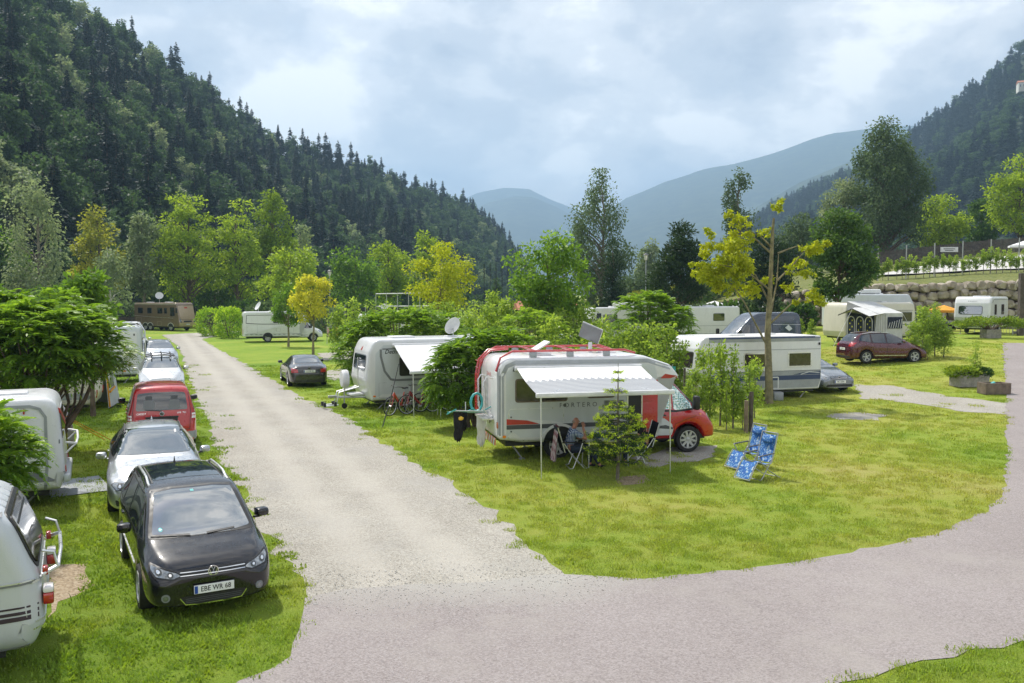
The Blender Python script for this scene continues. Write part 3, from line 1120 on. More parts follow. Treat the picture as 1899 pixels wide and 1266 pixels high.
def hill(name, fn, u0, u1, nu, r0, r1, nr, matl):
    V = []
    for j in range(nr):
        r = r0 + (r1 - r0) * j / (nr - 1)
        for i in range(nu):
            az = math.atan((u0 + (u1 - u0) * i / (nu - 1) - 949.5) / 1600)
            x, y = r * math.sin(az), r * math.cos(az)
            V.append((x, y, fn(x, y)))
    F = [(j * nu + i, j * nu + i + 1, (j + 1) * nu + i + 1, (j + 1) * nu + i) for j in range(nr - 1) for i in range(nu - 1)]
    return tag(link(name, mesh_np(name, V, F, M[matl], True)), kind='structure')


hill('left_hill', lh, -420, 1075, 90, 90, 900, 50, 'forest_floor')
hill('right_mountain', rh, 1310, 2500, 70, 300, 1800, 50, 'forest_floor')


def far_hill(tabu, tabv, D, depth, seed):
    def fn(x, y):
        r = math.hypot(x, y)
        u = 949.5 + 1600 * x / max(y, 1e-3)
        v = lerp_tab(u, tabu, tabv)
        zc = (545 - v) / 1600 * D
        t = (r - (D - depth)) / depth
        if t <= 0: return -5.0
        z = zc * (t if t < 1 else 1 - .5 * (t - 1) ** 2)
        return z + D * .006 * mnoise.fractal(Vector((x * 5 / D, y * 5 / D, seed)), 1, 2.1, 5) * min(1, t * 2) - .002 * D
    return fn


hill('far_ridge', far_hill([1000, 1060, 1160, 1230, 1300, 1380, 1450, 1500, 1540, 1615, 1680, 1760, 1900, 2200], [520, 430, 366, 338, 316, 302, 286, 272, 264, 261, 262, 280, 330, 420], 4300, 2100, 3.3), 990, 2250, 90, 2100, 5600, 44, 'far_forest')
hill('far_spur', far_hill([1300, 1400, 1480, 1560, 1640, 1720, 1800, 2000], [500, 385, 345, 315, 300, 290, 285, 300], 2700, 1000, 9.3), 1290, 2050, 50, 1650, 3300, 30, 'far_forest')
hill('distant_mountain', far_hill([640, 760, 850, 890, 930, 980, 1010, 1060, 1110, 1200, 1320], [480, 420, 372, 352, 342, 344, 358, 382, 405, 440, 500], 5400, 2000, 5.1), 620, 1330, 60, 3300, 6100, 34, 'far_forest')
hill('distant_slope', far_hill([700, 860, 905, 950, 990, 1030, 1080, 1140, 1220], [470, 400, 372, 362, 366, 384, 410, 440, 500], 4400, 1500, 6.1), 690, 1230, 50, 2800, 5400, 30, 'far_forest')

# ---------------------------------------------------------------- plants
def norm(a):
    return a / (np.linalg.norm(a, axis=-1, keepdims=True) + 1e-9)


def leaf_quads(P, A, rg, size, aspect=.55, fold=.12):
    """one four-cornered leaf at each P along A"""
    n = len(P)
    s = size * rg.uniform(.65, 1.35, (n, 1))
    A = norm(A)
    B = norm(np.cross(A, rg.normal(size=(n, 3))))
    Nn = np.cross(A, B)
    V = np.empty((n, 4, 3))
    V[:, 0] = P
    V[:, 1] = P + A * s * .45 + B * s * aspect * .5 + Nn * s * fold
    V[:, 2] = P + A * s
    V[:, 3] = P + A * s * .45 - B * s * aspect * .5 + Nn * s * fold
    F = np.arange(n * 4).reshape(n, 4)
    return V.reshape(-1, 3), F


def cloud(C, Rad, per, rg, droop=.35, shell=.5):
    """leaf places and directions in ellipsoid clumps"""
    K = len(C)
    k = np.repeat(np.arange(K), per)
    d = norm(rg.normal(size=(len(k), 3)))
    u = rg.uniform(size=(len(k), 1)) ** shell
    P = C[k] + Rad[k] * d * u
    A = d * .8 + rg.normal(size=d.shape) * .55
    A[:, 2] -= droop
    return P, A


def limbs(mb, rg, H, tr, C, base, every=1, lean=0.0, n=6, top=.92):
    pts = []
    for i in range(6):
        t = i / 5
        pts.append(Vector((lean * t * t * H + rg.normal() * tr * .35 * (i > 0), rg.normal() * tr * .35 * (i > 0), H * top * t)))
    rr = [tr * (1.25 if i == 0 else (1 - .82 * i / 5)) for i in range(6)]
    mb.tube(pts, rr, max(7, n))
    for c in C[::every]:
        z0 = max(base * .55, min(H * .8, c[2] - .55 * math.hypot(c[0], c[1]) - .05 * H))
        t = z0 / (H * top) * 5
        i = min(4, int(t))
        p0 = pts[i].lerp(pts[i + 1], t - i)
        r0 = (rr[i] + (rr[i + 1] - rr[i]) * (t - i)) * .55
        p2 = Vector(c)
        mid = p0.lerp(p2, .5) + Vector((rg.normal() * .04 * H * .3, rg.normal() * .04 * H * .3, .02 * H))
        mb.tube([p0, mid, p2], [r0, r0 * .6, r0 * .18], 5, cap=False)


def make_tree(seed, H, base, rx, prof, K, per, leaf, lmat, bmat, tr=None, clump=(.32, .32, .26), aspect=.55, droop=.35, every=1, lean=0, shell=.5, inner=.25, top=.92, ry=None):
    """trunk and crown meshes; prof(t) gives the crown's relative radius from its foot (0) to its top (1)"""
    rg = np.random.default_rng(seed)
    T = np.array([(i + .5) / 40 for i in range(40)])
    w = np.array([prof(t) ** 1.6 for t in T]); w /= w.sum()
    t = np.clip(rg.choice(T, K, p=w) + rg.uniform(-.012, .012, K), 0.01, .99)
    a = rg.uniform(0, 2 * PI, K)
    r = np.array([prof(x) for x in t]) * np.sqrt(rg.uniform(inner * inner, 1, K)) * (1 - clump[0] * .55)
    sc = rg.uniform(.65, 1.3, K)
    C = np.stack([np.cos(a) * r * rx + lean * (base + t * (H - base)) ** 2 / H, np.sin(a) * r * (ry or rx), base + t * (H - base)], 1)
    Rad = np.stack([clump[0] * rx * sc, clump[1] * rx * sc, clump[2] * rx * sc], 1)
    P, A = cloud(C, Rad, per, rg, droop, shell)
    P[:, 2] = np.minimum(P[:, 2], H * 1.02)
    V, F = leaf_quads(P, A, rg, leaf, aspect)
    crown = mesh_np('crown', V, F, M[lmat])
    mb = MB()
    limbs(mb, rg, H, tr or H * .016, C, base, every, lean, top=top)
    trunk = mb.mesh('trunk', M[bmat], True)
    return trunk, crown


def make_spruce(seed, H, rx, lmat='needle_spruce', levels=30, per=9, base=.08):
    rg = np.random.default_rng(seed)
    Ps = []; As = []; Sz = []
    for i in range(levels * per):
        t = min(.995, rg.uniform() ** .92)
        z = H * (base + (1 - base) * t)
        rr = (rx * (1 - t) ** .8 * (.72 + .28 * math.sin(t * 23 + seed)) + .10) * rg.uniform(.5, 1.2)
        a = rg.uniform(0, 6.283)
        d = np.array([math.cos(a), math.sin(a), 0]); q = np.array([-math.sin(a), math.cos(a), 0])
        dr = rg.uniform(.2, .6)
        for s in (.2, .42, .64, .86):
            p = d * rr * s + np.array([0, 0, z - rr * dr * s + .18 * rr * s * s])
            for sg in (-1, 1):
                Ps.append(p); As.append(d * .8 + q * sg * rg.uniform(.3, 1.0) + np.array([0, 0, -.5 + rg.uniform(-.35, .3)])); Sz.append(rr * .36 * (1.2 - .5 * s) + .16)
    P = np.array(Ps); A = np.array(As); S = np.array(Sz)[:, None]
    n = len(P)
    A = norm(A + rg.normal(size=A.shape) * .2)
    B = norm(np.cross(A, np.tile([0, 0, 1.0], (n, 1)) + rg.normal(size=(n, 3)) * .6))
    V = np.empty((n, 4, 3))
    V[:, 0] = P; V[:, 1] = P + A * S * .4 + B * S * .27; V[:, 2] = P + A * S; V[:, 3] = P + A * S * .4 - B * S * .27
    V[:, 2, 2] -= S[:, 0] * .12
    crown = mesh_np('crown', V.reshape(-1, 3), np.arange(n * 4).reshape(n, 4), M[lmat])
    trunk = MB().tube([(0, 0, -1), (0, 0, H * .5), (0, 0, H * .99)], [H * .014, H * .009, .02], 6).mesh('trunk', M['bark_brown'], True)
    return trunk, crown


def plant(name, meshes, loc, rz=0, sc=1.0, label=None, cat='tree', group=None, names=('trunk', 'crown')):
    o = thing(name, loc, rz, label, cat, group)
    o.scale = sc if isinstance(sc, (tuple, list)) else (sc, sc, sc)
    link(names[0], meshes[0], o); link(names[1], meshes[1], o)
    return o


ROUND = lambda t: math.sqrt(max(.02, 1 - (2 * t - 1) ** 2)) * (.85 + .15 * (1 - t))
EGG = lambda t: math.sqrt(max(.02, 1 - (2 * t ** .8 - 1) ** 2)) * (1 - .25 * t)
TALL = lambda t: max(.12, math.sin(PI * min(1, t * .9 + .1)) ** .7) * (1 - .35 * t)
CONE = lambda t: max(.06, (1 - t) ** .8)
VASE = lambda t: max(.15, math.sin(PI * (.15 + .8 * t)) ** .8) * (.6 + .5 * t)
FLAT = lambda t: max(.2, math.sqrt(max(.02, 1 - (2 * t - 1) ** 2)))

# ---- forest on the slopes
HS = [make_spruce(11, 20, 4.6, per=11), make_spruce(12, 17, 4.2, per=11), make_spruce(13, 22, 4.7, per=11), make_spruce(14, 18, 4.0, per=10)]
HB = [make_tree(21, 15, 3, 4.6, ROUND, 34, 46, .95, 'leaf_forest', 'bark_brown', every=3),
      make_tree(22, 17, 3.5, 4.2, EGG, 34, 46, .9, 'leaf_forest', 'bark_brown', every=3),
      make_tree(23, 13, 2, 4.4, ROUND, 30, 46, .9, 'leaf_forest', 'bark_brown', every=3)]
HP = make_tree(24, 16, 3, 4.4, EGG, 32, 46, .8, 'leaf_pale', 'bark_grey', every=3)


def forest():
    rg = np.random.default_rng(3)
    # jittered grid in the plan
    out = []
    sp = 6.0
    for gx in np.arange(-330, 60, sp):
        for gy in np.arange(70, 800, sp):
            x, y = gx + rg.uniform(-.45, .45) * sp, gy + rg.uniform(-.45, .45) * sp
            u = 949.5 + 1600 * x / y
            if u < -140 or u > 1010: continue
            r = math.hypot(x, y)
            rf, rc = lerp_tab(u, LH_U, LH_F), lerp_tab(u, LH_U, LH_C)
            if r < rf - 6 or r > rc + 14: continue
            out.append((x, y, u, r, (r - rf) / (rc - rf)))
    trees = []
    for x, y, u, r, t in out:
        z = lh(x, y)
        nz = mnoise.fractal(Vector((x * .014, y * .014, .3)), 1, 2, 4)
        pb = .46 + .75 * nz + .35 * max(0, (u - 640) / 350) + (.22 if t < .22 else 0) - (.1 if t > .8 else 0)
        q = rg.uniform()
        if q < pb:
            pale = rg.uniform() < .13
            trees.append((x, y, z - .4, rg.uniform(.5, .92) * (.72 if u > 900 else 1), 'P' if pale else 'B', int(rg.integers(3)), r, u))
        else:
            trees.append((x, y, z - .4, rg.uniform(.42, 1.05) * (.8 if u > 880 else 1), 'S', int(rg.integers(4)), r, u))
    # the largest in view become things, the rest one mass
    def size(t):
        vz = 545 - (t[2] + 8 * t[3] - CAM_H) / t[6] * 1600
        seen = -60 < t[7] < 1000 and vz > -60
        return (t[3] * 18 / t[6] * 1600) if seen else 0
    trees.sort(key=size, reverse=True)
    cnt = {'S': 0, 'B': 0, 'P': 0}
    cap = {'S': 170, 'B': 110, 'P': 20}
    rest = []
    for tr in trees:
        x, y, z, s, k, i, r, u = tr
        if cnt[k] < cap[k] and size(tr) > 0:
            cnt[k] += 1
            sc = (s * rg.uniform(.95, 1.3), s * rg.uniform(.95, 1.3), s * (.88 if k == 'S' else 1))
            if k == 'S': plant('spruce_tree', HS[i], (x, y, z), rg.uniform(0, 6), sc, 'dark narrow spruce standing on the wooded hillside', 'spruce', 'spruces on the wooded hillside')
            elif k == 'B': plant('broadleaf_tree', HB[i], (x, y, z), rg.uniform(0, 6), sc, 'round green broadleaf tree among the spruces on the hillside', 'tree', 'broadleaf trees on the wooded hillside')
            else: plant('pale_tree', HP, (x, y, z), rg.uniform(0, 6), sc, 'pale silvery broadleaf tree among the spruces on the hillside', 'tree', 'pale trees on the wooded hillside')
        else: rest.append(tr)
    # opposite mountain
    far = []
    sp = 12.0
    for gx in np.arange(60, 1000, sp):
        for gy in np.arange(180, 1450, sp):
            x, y = gx + rg.uniform(-.45, .45) * sp, gy + rg.uniform(-.45, .45) * sp
            u = 949.5 + 1600 * x / y
            if u < 1345 or u > 1990: continue
            r = math.hypot(x, y)
            rc = lerp_tab(u, RH_U, RH_C)
            if r < 330 or r > rc + 22: continue
            nz = mnoise.fractal(Vector((x * .006, y * .006, 4.3)), 1, 2, 4)
            far.append((x, y, rh(x, y) - .8, rg.uniform(.7, 1.15), 'B' if rg.uniform() < .42 + .5 * nz - .3 * (r > rc * .8) else 'S', int(rg.integers(3)), r, u))
    src = [link_src(m) for m in [h[1] for h in HS] + [h[1] for h in HB] + [HP[1]]]
    for name, lst, lab in (('forest', rest, 'dense dark wood covering the steep near hillside'), ('mountain_forest', far, 'dense bluish wood covering the mountainside opposite the steep hill')):
        P = np.array([t[:3] for t in lst]); n = len(P)
        s = np.array([t[3] for t in lst])
        S = np.stack([s * rg.uniform(.95, 1.3, n), s * rg.uniform(.95, 1.3, n), s * .92], 1)
        if name == 'mountain_forest': S[:, :2] *= 1.35
        idx = np.array([t[5] if t[4] == 'S' else (4 + t[5] if t[4] == 'B' else 7) for t in lst])
        tag(scatter(name, P, S, rg.uniform(0, 6.28, n), idx, src), lab, 'forest', kind='stuff')
    print('forest', len(trees), 'rest', len(rest), 'far', len(far))


def link_src(me):
    return bpy.data.objects.new('source', me)


forest()

# ---- terrace at the right behind the boulder wall
TW_U = [1080, 1150, 1400, 1600, 1800, 2000, 2300, 2700]
TW_D = [103, 97, 81, 73.5, 71, 69, 66, 62]
TW_Z = [.2, 1.6, 4.3, 5.05, 5.35, 5.5, 5.6, 5.6]
TW_S = [.0, .02, .055, .065, .095, .115, .13, .13]


def th(x, y):
    u = 949.5 + 1600 * x / y
    return lerp_tab(u, TW_U, TW_Z) + lerp_tab(u, TW_U, TW_S) * min(60, max(0, y - lerp_tab(u, TW_U, TW_D)))


def terr(u, D):
    x = (u - 949.5) / 1600 * D
    return Vector((x, D, th(x, D)))


def terrace():
    V = []; us = list(range(1080, 2701, 30)); nd = 26
    for j in range(nd):
        for u in us:
            D0 = lerp_tab(u, TW_U, TW_D)
            D = D0 + .25 + 75 * (j / (nd - 1)) ** 1.5
            p = terr(u, D)
            V.append((p.x, p.y, p.z - (.25 if j == 0 else 0) + .12 * mnoise.noise(p * .6)))
    n = len(us)
    # back edge drops into the ground
    F = [(j * n + i, j * n + i + 1, (j + 1) * n + i + 1, (j + 1) * n + i) for j in range(nd - 1) for i in range(n - 1)]
    tag(link('terrace', mesh_np('terrace', V, F, M['rough_grass'], True)), kind='structure')
    # a bank closes the gap between the lawn and the terrace behind the stones
    V = []
    for u in us:
        D0 = lerp_tab(u, TW_U, TW_D)
        x0 = (u - 949.5) / 1600 * (D0 - .15); x1 = (u - 949.5) / 1600 * (D0 + .3)
        V += [(x0, D0 - .15, gh(x0, D0) - .1), (x1, D0 + .3, th(x1, D0 + .3) - .1)]
    F = [(2 * i, 2 * i + 2, 2 * i + 3, 2 * i + 1) for i in range(n - 1)]
    tag(link('earth_bank', mesh_np('earth_bank', V, F, M['soil'], True)), kind='structure')
    tag(sheet('gravel_yard', jag([terr(1610, 88), terr(1700, 84), terr(1800, 82), terr(1990, 80), terr(1990, 104), terr(1800, 101), terr(1700, 98)], .8, .4), .15, 'pale_gravel', 3, th), kind='structure')


terrace()


def boulders():
    rg = np.random.default_rng(9)
    shapes = []
    for k in range(9):
        bm = bmesh.new()
        bmesh.ops.create_icosphere(bm, subdivisions=2, radius=.5)
        for v in bm.verts:
            n = mnoise.noise(v.co * 2.2 + Vector((k * 7.1, 0, 0))) * .28
            v.co *= 1 + n
            for ax, lim in ((0, .43), (1, .40), (2, .36)):
                v.co[ax] = max(-lim, min(lim, v.co[ax]))
        me = bpy.data.meshes.new('stone'); bm.to_mesh(me); bm.free()
        me.materials.append(M['boulder'])
        me.polygons.foreach_set('use_smooth', [True] * len(me.polygons)); me.set_sharp_from_angle(angle=R(28))
        shapes.append(me)
    root = thing('retaining_wall', terr(1700, 72), 0, 'rough wall of stacked brown boulders holding up the orchard terrace', 'wall')
    o0 = root.location.copy()
    cnt = 0
    for row in range(6):
        u = 1405.0 + rg.uniform(0, 15)
        while u < 1985:
            D = lerp_tab(u, TW_U, TW_D)
            zt = lerp_tab(u, TW_U, TW_Z); x = (u - 949.5) / 1600 * D; zb = gh(x, D)
            h = (zt - zb + .25) / 5.2
            w = rg.uniform(.75, 1.5) * (1.12 if row < 2 else .92)
            du = w * 1600 / D * .86
            uu = u + du / 2
            x = (uu - 949.5) / 1600 * D
            z = zb + h * (row + .45) + rg.uniform(-.14, .14)
            if z < zt + .12:
                s = link('stone', shapes[int(rg.integers(9))], root, Vector((x, D - .28 + row * .09 + rg.uniform(-.12, .12), z)) - o0,
                         (rg.uniform(-.3, .3), rg.uniform(-.25, .25), rg.uniform(0, 6.28) if rg.uniform() < .3 else rg.uniform(-.3, .3)), (w * 1.06, 1.0, h * rg.uniform(1.1, 1.35)))
                cnt += 1
            u += du
    print('stones', cnt)


boulders()

# ---- large trees around the camp (real heights from their foot)
def big(name, u, D, vtop, rx, prof, K, per, leaf, lm, bm_, label, cat='tree', base=.2, zb=None, seed=None, group=None, **kw):
    p = at(u, D) if zb is None else Vector(((u - 949.5) / 1600 * D, D, zb))
    H = zat(vtop, D) - p.z
    ms = make_tree(seed or int(u * 7 + D), H, H * base, rx, prof, K, per, leaf, lm, bm_, **kw)
    return plant(name, ms, p, 0, 1, label, cat, group)


big('birch_tree', 75, 98, 338, 4.6, TALL, 46, 120, .36, 'leaf_pale', 'bark_grey', 'tall grey-green birch with slender pale trunk beside the tawny oak', clump=(.3, .3, .5), droop=.9)
big('birch_tree', 205, 92, 445, 2.6, TALL, 30, 90, .33, 'leaf_pale', 'bark_birch', 'thin leaning birch with bare white stem behind the sumac', clump=(.35, .35, .55), droop=.9, lean=-.012)
big('oak_tree', 185, 108, 380, 3.7, ROUND, 40, 110, .4, 'leaf_oak', 'bark_brown', 'tawny yellow-green oak beside the tall birch')
big('ash_tree', 8, 106, 425, 4.2, EGG, 40, 100, .42, 'leaf_maple', 'bark_brown', 'dense green tree below the spruces beside the tall birch')
big('ash_tree', 268, 112, 384, 3.2, TALL, 40, 110, .4, 'leaf_pale', 'bark_grey', 'pale slender ash between the oak and the broad locust', base=.28)
big('locust_tree', 352, 116, 350, 5.2, EGG, 60, 120, .42, 'leaf_locust', 'bark_brown', 'broad bright green locust tree towering behind the brown motorhome', base=.2, clump=(.3, .3, .16), inner=.35)
big('locust_tree', 440, 120, 370, 3.9, EGG, 46, 110, .42, 'leaf_locust', 'bark_brown', 'upright bright green locust with forked dark trunk behind the round hedges', base=.2, clump=(.32, .32, .18))
big('locust_tree', 508, 126, 358, 3.6, ROUND, 44, 110, .42, 'leaf_locust', 'bark_brown', 'rounded bright green locust beside the silvery willow', base=.3, clump=(.34, .34, .22))
big('willow_tree', 556, 138, 420, 3.2, EGG, 36, 90, .42, 'leaf_pale', 'bark_grey', 'silvery willow between the rounded locust and the dark hillside')
big('walnut_tree', 540, 106, 458, 4.3, FLAT, 50, 110, .38, 'leaf_locust', 'bark_brown', 'low spreading bright tree behind the white motorhome roof', base=.25, clump=(.3, .3, .18))
big('lime_tree', 660, 122, 462, 4.6, ROUND, 50, 110, .42, 'leaf_maple', 'bark_brown', 'round mid-green tree behind the netted sports court', base=.15)
big('locust_tree', 722, 130, 442, 3.7, ROUND, 44, 100, .42, 'leaf_locust', 'bark_brown', 'bright green round locust tree behind the yellow ash', base=.2)
big('locust_tree', 792, 136, 430, 3.2, EGG, 40, 100, .42, 'leaf_locust', 'bark_brown', 'small bright locust crown peeping over the yellow ash', base=.2)
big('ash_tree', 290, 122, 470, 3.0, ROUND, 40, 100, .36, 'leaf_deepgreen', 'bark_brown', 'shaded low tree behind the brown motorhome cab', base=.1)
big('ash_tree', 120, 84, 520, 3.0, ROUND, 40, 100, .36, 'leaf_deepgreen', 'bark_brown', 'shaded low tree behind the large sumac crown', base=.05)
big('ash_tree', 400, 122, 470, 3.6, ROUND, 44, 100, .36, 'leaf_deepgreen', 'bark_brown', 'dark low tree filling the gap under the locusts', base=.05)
# yellow ashes
big('yellow_ash', 817, 62, 455, 2.75, FLAT, 44, 110, .21, 'leaf_yellow', 'bark_olive', 'golden yellow tree with spreading crown behind the clipped sumac mound', base=.38, tr=.09, clump=(.3, .3, .2), droop=.6, seed=51)
big('maple_tree', 1016, 48, 430, 2.55, ROUND, 56, 120, .22, 'leaf_maple', 'bark_olive', 'broad green maple with sawn-off reddish trunk top', base=.34, tr=.15, clump=(.28, .28, .2), top=.97, seed=77)
big('birch_tree', 1115, 104, 322, 5.0, TALL, 76, 150, .3, 'leaf_birch', 'bark_grey', 'tall airy drooping birch between the maple and the dark pine', base=.15, clump=(.24, .24, .4), droop=.9, seed=15)
big('birch_tree', 1366, 108, 302, 3.1, TALL, 48, 110, .3, 'leaf_birch', 'bark_grey', 'tall airy birch behind the pollarded yellow tree', base=.2, clump=(.28, .28, .45), droop=.9, seed=16)
big('pine_tree', 1136, 84, 446, 1.95, CONE, 50, 90, .34, 'needle_pine', 'bark_brown', 'narrow dark pine in front of the airy birch', 'pine', base=.12, clump=(.42, .42, .3), aspect=.3, droop=-.2)
big('pine_tree', 1258, 68, 412, 2.55, EGG, 56, 130, .34, 'needle_pine', 'bark_brown', 'dark pine with bare forked trunk between camper roofs and the boulder wall', 'pine', base=.3, clump=(.34, .34, .2), aspect=.3, droop=-.3, seed=23)
big('pine_tree', 1432, 74, 418, 2.6, EGG, 50, 110, .36, 'needle_pine', 'bark_brown', 'dark broad pine behind the pollarded yellow tree', 'pine', base=.25, clump=(.34, .34, .22), aspect=.3, droop=-.3, seed=24)
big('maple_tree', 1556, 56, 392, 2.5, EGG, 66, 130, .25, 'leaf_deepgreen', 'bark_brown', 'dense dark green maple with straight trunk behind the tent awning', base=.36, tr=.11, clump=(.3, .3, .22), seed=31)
# right-hand trees on the terrace
TZ = lambda u, D: terr(u, D).z
big('willow_tree', 1640, 120, 228, 6.3, EGG, 120, 190, .36, 'leaf_birch', 'bark_brown', 'huge grey-green willow rising above the orchard terrace', base=.1, zb=TZ(1640, 120), clump=(.26, .26, .32), droop=.9, seed=41)
big('willow_tree', 1560, 124, 330, 3.6, ROUND, 40, 110, .36, 'leaf_pale', 'bark_brown', 'pale leaning tree with side limbs against the huge willow', base=.3, zb=TZ(1560, 124), clump=(.3, .3, .2), seed=42)
big('locust_tree', 1738, 122, 368, 4.2, ROUND, 50, 110, .38, 'leaf_locust', 'bark_brown', 'mid-green tree next to the huge willow behind the fence', base=.15, zb=TZ(1738, 122), seed=43)
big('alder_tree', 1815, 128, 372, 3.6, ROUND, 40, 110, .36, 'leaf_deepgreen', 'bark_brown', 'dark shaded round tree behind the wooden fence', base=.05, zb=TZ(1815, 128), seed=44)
big('locust_tree', 1886, 118, 292, 4.6, ROUND, 60, 120, .38, 'leaf_locust', 'bark_brown', 'bright green locust over the high end of the wooden fence', base=.15, zb=TZ(1886, 118), clump=(.3, .3, .2), seed=45)
big('ash_tree', 1480, 118, 400, 4.0, ROUND, 50, 110, .36, 'leaf_birch', 'bark_brown', 'hazy grey-green tree between the dark pine and the huge willow', base=.05, zb=TZ(1480, 118), seed=46)
big('poplar_tree', 1205, 150, 442, 3.0, TALL, 44, 100, .45, 'leaf_pale', 'bark_grey', 'pale far poplar behind the street lamp', base=.05, seed=47)
big('ash_tree', 1180, 120, 500, 4.0, ROUND, 44, 100, .4, 'leaf_birch', 'bark_brown', 'low hazy tree behind the street lamp post', base=.05, seed=48)


# background belt closing the valley floor
def belt():
    rg = np.random.default_rng(17)
    for i in range(46):
        u = -60 + i * 34 + rg.uniform(-12, 12)
        if u > 1420: break
        D = rg.uniform(140, 185)
        k = int(rg.integers(3))
        p = at(u, D)
        s = rg.uniform(.42, .68)
        if u > 820: s *= .62
        plant('belt_tree', HB[k], p, rg.uniform(0, 6), s, 'hazy green tree in the belt closing the valley floor', 'tree', 'trees of the valley belt')


belt()


# ---- pollarded yellow tree in front of the blue-striped caravan
def pollard():
    rg = np.random.default_rng(8)
    p = gp(1425, 748)
    D = p.y
    def W(u, v, dy=0): return Vector(((u - 949.5) / 1600 * (D + dy), D + dy, zat(v, D + dy))) - p
    mb = MB()
    mb.tube([(0, 0, -.1), (.02, 0, .7), W(1424, 620), W(1428, 520), W(1430, 430), W(1432, 405)], [.19, .15, .12, .085, .06, .04], 9)
    br = [([(1423, 640), (1380, 560), (1350, 520)], -.3), ([(1426, 560), (1400, 510), (1350, 480)], .5), ([(1428, 470), (1395, 440), (1365, 410)], .2),
          ([(1430, 460), (1410, 440), (1390, 430)], -.4), ([(1426, 600), (1440, 520), (1442, 470)], .3), ([(1440, 520), (1470, 490), (1490, 465)], -.2),
          ([(1430, 540), (1380, 500), (1330, 490)], -.7), ([(1428, 600), (1470, 560), (1510, 555)], .4), ([(1440, 470), (1460, 462), (1480, 455)], .1)]
    for pts, dy in br:
        q = [W(u, v, dy * i / 2) for i, (u, v) in enumerate(pts)]
        mb.tube(q, [.045, .03, .012], 5, cap=False)
    trunk = mb.mesh('trunk', M['bark_olive'], True)
    cl = [(1350, 470, .62, -.3), (1330, 500, .6, .3), (1315, 460, .38, 0), (1300, 510, .4, .2), (1370, 500, .5, -.5), (1360, 440, .4, .3), (1385, 490, .4, .4), (1340, 530, .42, -.2), (1385, 530, .36, .2),
          (1372, 410, .3, 0), (1355, 398, .22, .1), (1392, 435, .25, -.2), (1312, 430, .24, .1), (1290, 490, .24, 0), (1420, 520, .24, .2), (1400, 545, .22, -.1),
          (1500, 462, .34, 0), (1485, 485, .32, .2), (1515, 455, .22, -.2), (1470, 500, .26, -.1), (1495, 505, .24, .3), (1465, 530, .2, 0), (1500, 545, .3, 0), (1520, 560, .26, .2), (1535, 450, .14, 0),
          (1440, 385, .22, 0), (1442, 375, .16, .1), (1420, 430, .15, 0), (1480, 560, .16, .1)]
    sub_ = []
    for u, v, r, dy in cl:
        c = np.array(W(u, v, dy)[:])
        for _ in range(max(4, int(15 * (r / .4) ** 1.5))):
            q = norm(rg.normal(size=3)) * r * rg.uniform(.2, 1.4); sub_.append((c + q * [1, 1, .8], r * rg.uniform(.18, .36)))
    C = np.array([s_[0] for s_ in sub_]); Rd = np.array([[s_[1], s_[1], s_[1] * .7] for s_ in sub_])
    K = np.array([int(46 * max(.5, s_[1] / .14)) for s_ in sub_])
    P, A = [], []
    for c, r, k in zip(C, Rd, K):
        a, b = cloud(c[None], r[None] * 1.12, k, rg, .7, .6); P.append(a); A.append(b)
    V, F = leaf_quads(np.concatenate(P), np.concatenate(A), rg, .13, .5)
    plant('pollarded_tree', (trunk, mesh_np('crown', V, F, M['leaf_yellow'])), p, 0, 1, 'tall pollarded tree with golden leaf tufts and straight olive trunk', 'tree')
    # lower green shoots
    # two small trees by the road
    for (u, v, vt, rx, lm, lab, sd) in ((581, 663, 510, 1.5, 'leaf_yellowgreen', 'small yellowing tree with forked trunk beyond the black saloon', 4), (535, 643, 528, 1.65, 'leaf_maple', 'small green tree in front of the white motorhome side', 5)):
        q = gp(u, v)
        H = zat(vt, q.y) - q.z
        plant('young_tree', make_tree(sd, H, H * .38, rx, FLAT, 40, 90, .19, lm, 'bark_olive', tr=.09, clump=(.3, .3, .22), droop=.5), q, 0, 1, lab, 'tree')


pollard()


# ---- sumac
def compound_leaf(rg, Ln=.5, pairs=9):
    V = []
    for i in range(pairs):
        t = .12 + .85 * i / pairs
        z = .12 * Ln * math.sin(t * 2.2) - .55 * Ln * t * t
        x = Ln * t * (1 - .12 * t)
        ll = Ln * .34 * (1 - .45 * abs(t - .4)) * rg.uniform(.85, 1.1)
        w = ll * .20
        for s in (-1, 1):
            b = np.array([x, 0, z]); d = norm(np.array([.42, s * .85, -.38 + rg.uniform(-.15, .15)]))
            q = norm(np.cross(d, [0, 0, 1.0]))
            V += [b, b + d * ll * .4 + q * w, b + d * ll, b + d * ll * .4 - q * w]
    b = np.array([Ln * .86, 0, -.42 * Ln]); d = np.array([.6, 0, -.8])
    q = np.array([0, 1.0, 0])
    V += [b, b + d * Ln * .12 + q * Ln * .04, b + d * Ln * .28, b + d * Ln * .12 - q * Ln * .04]
    return np.array(V)


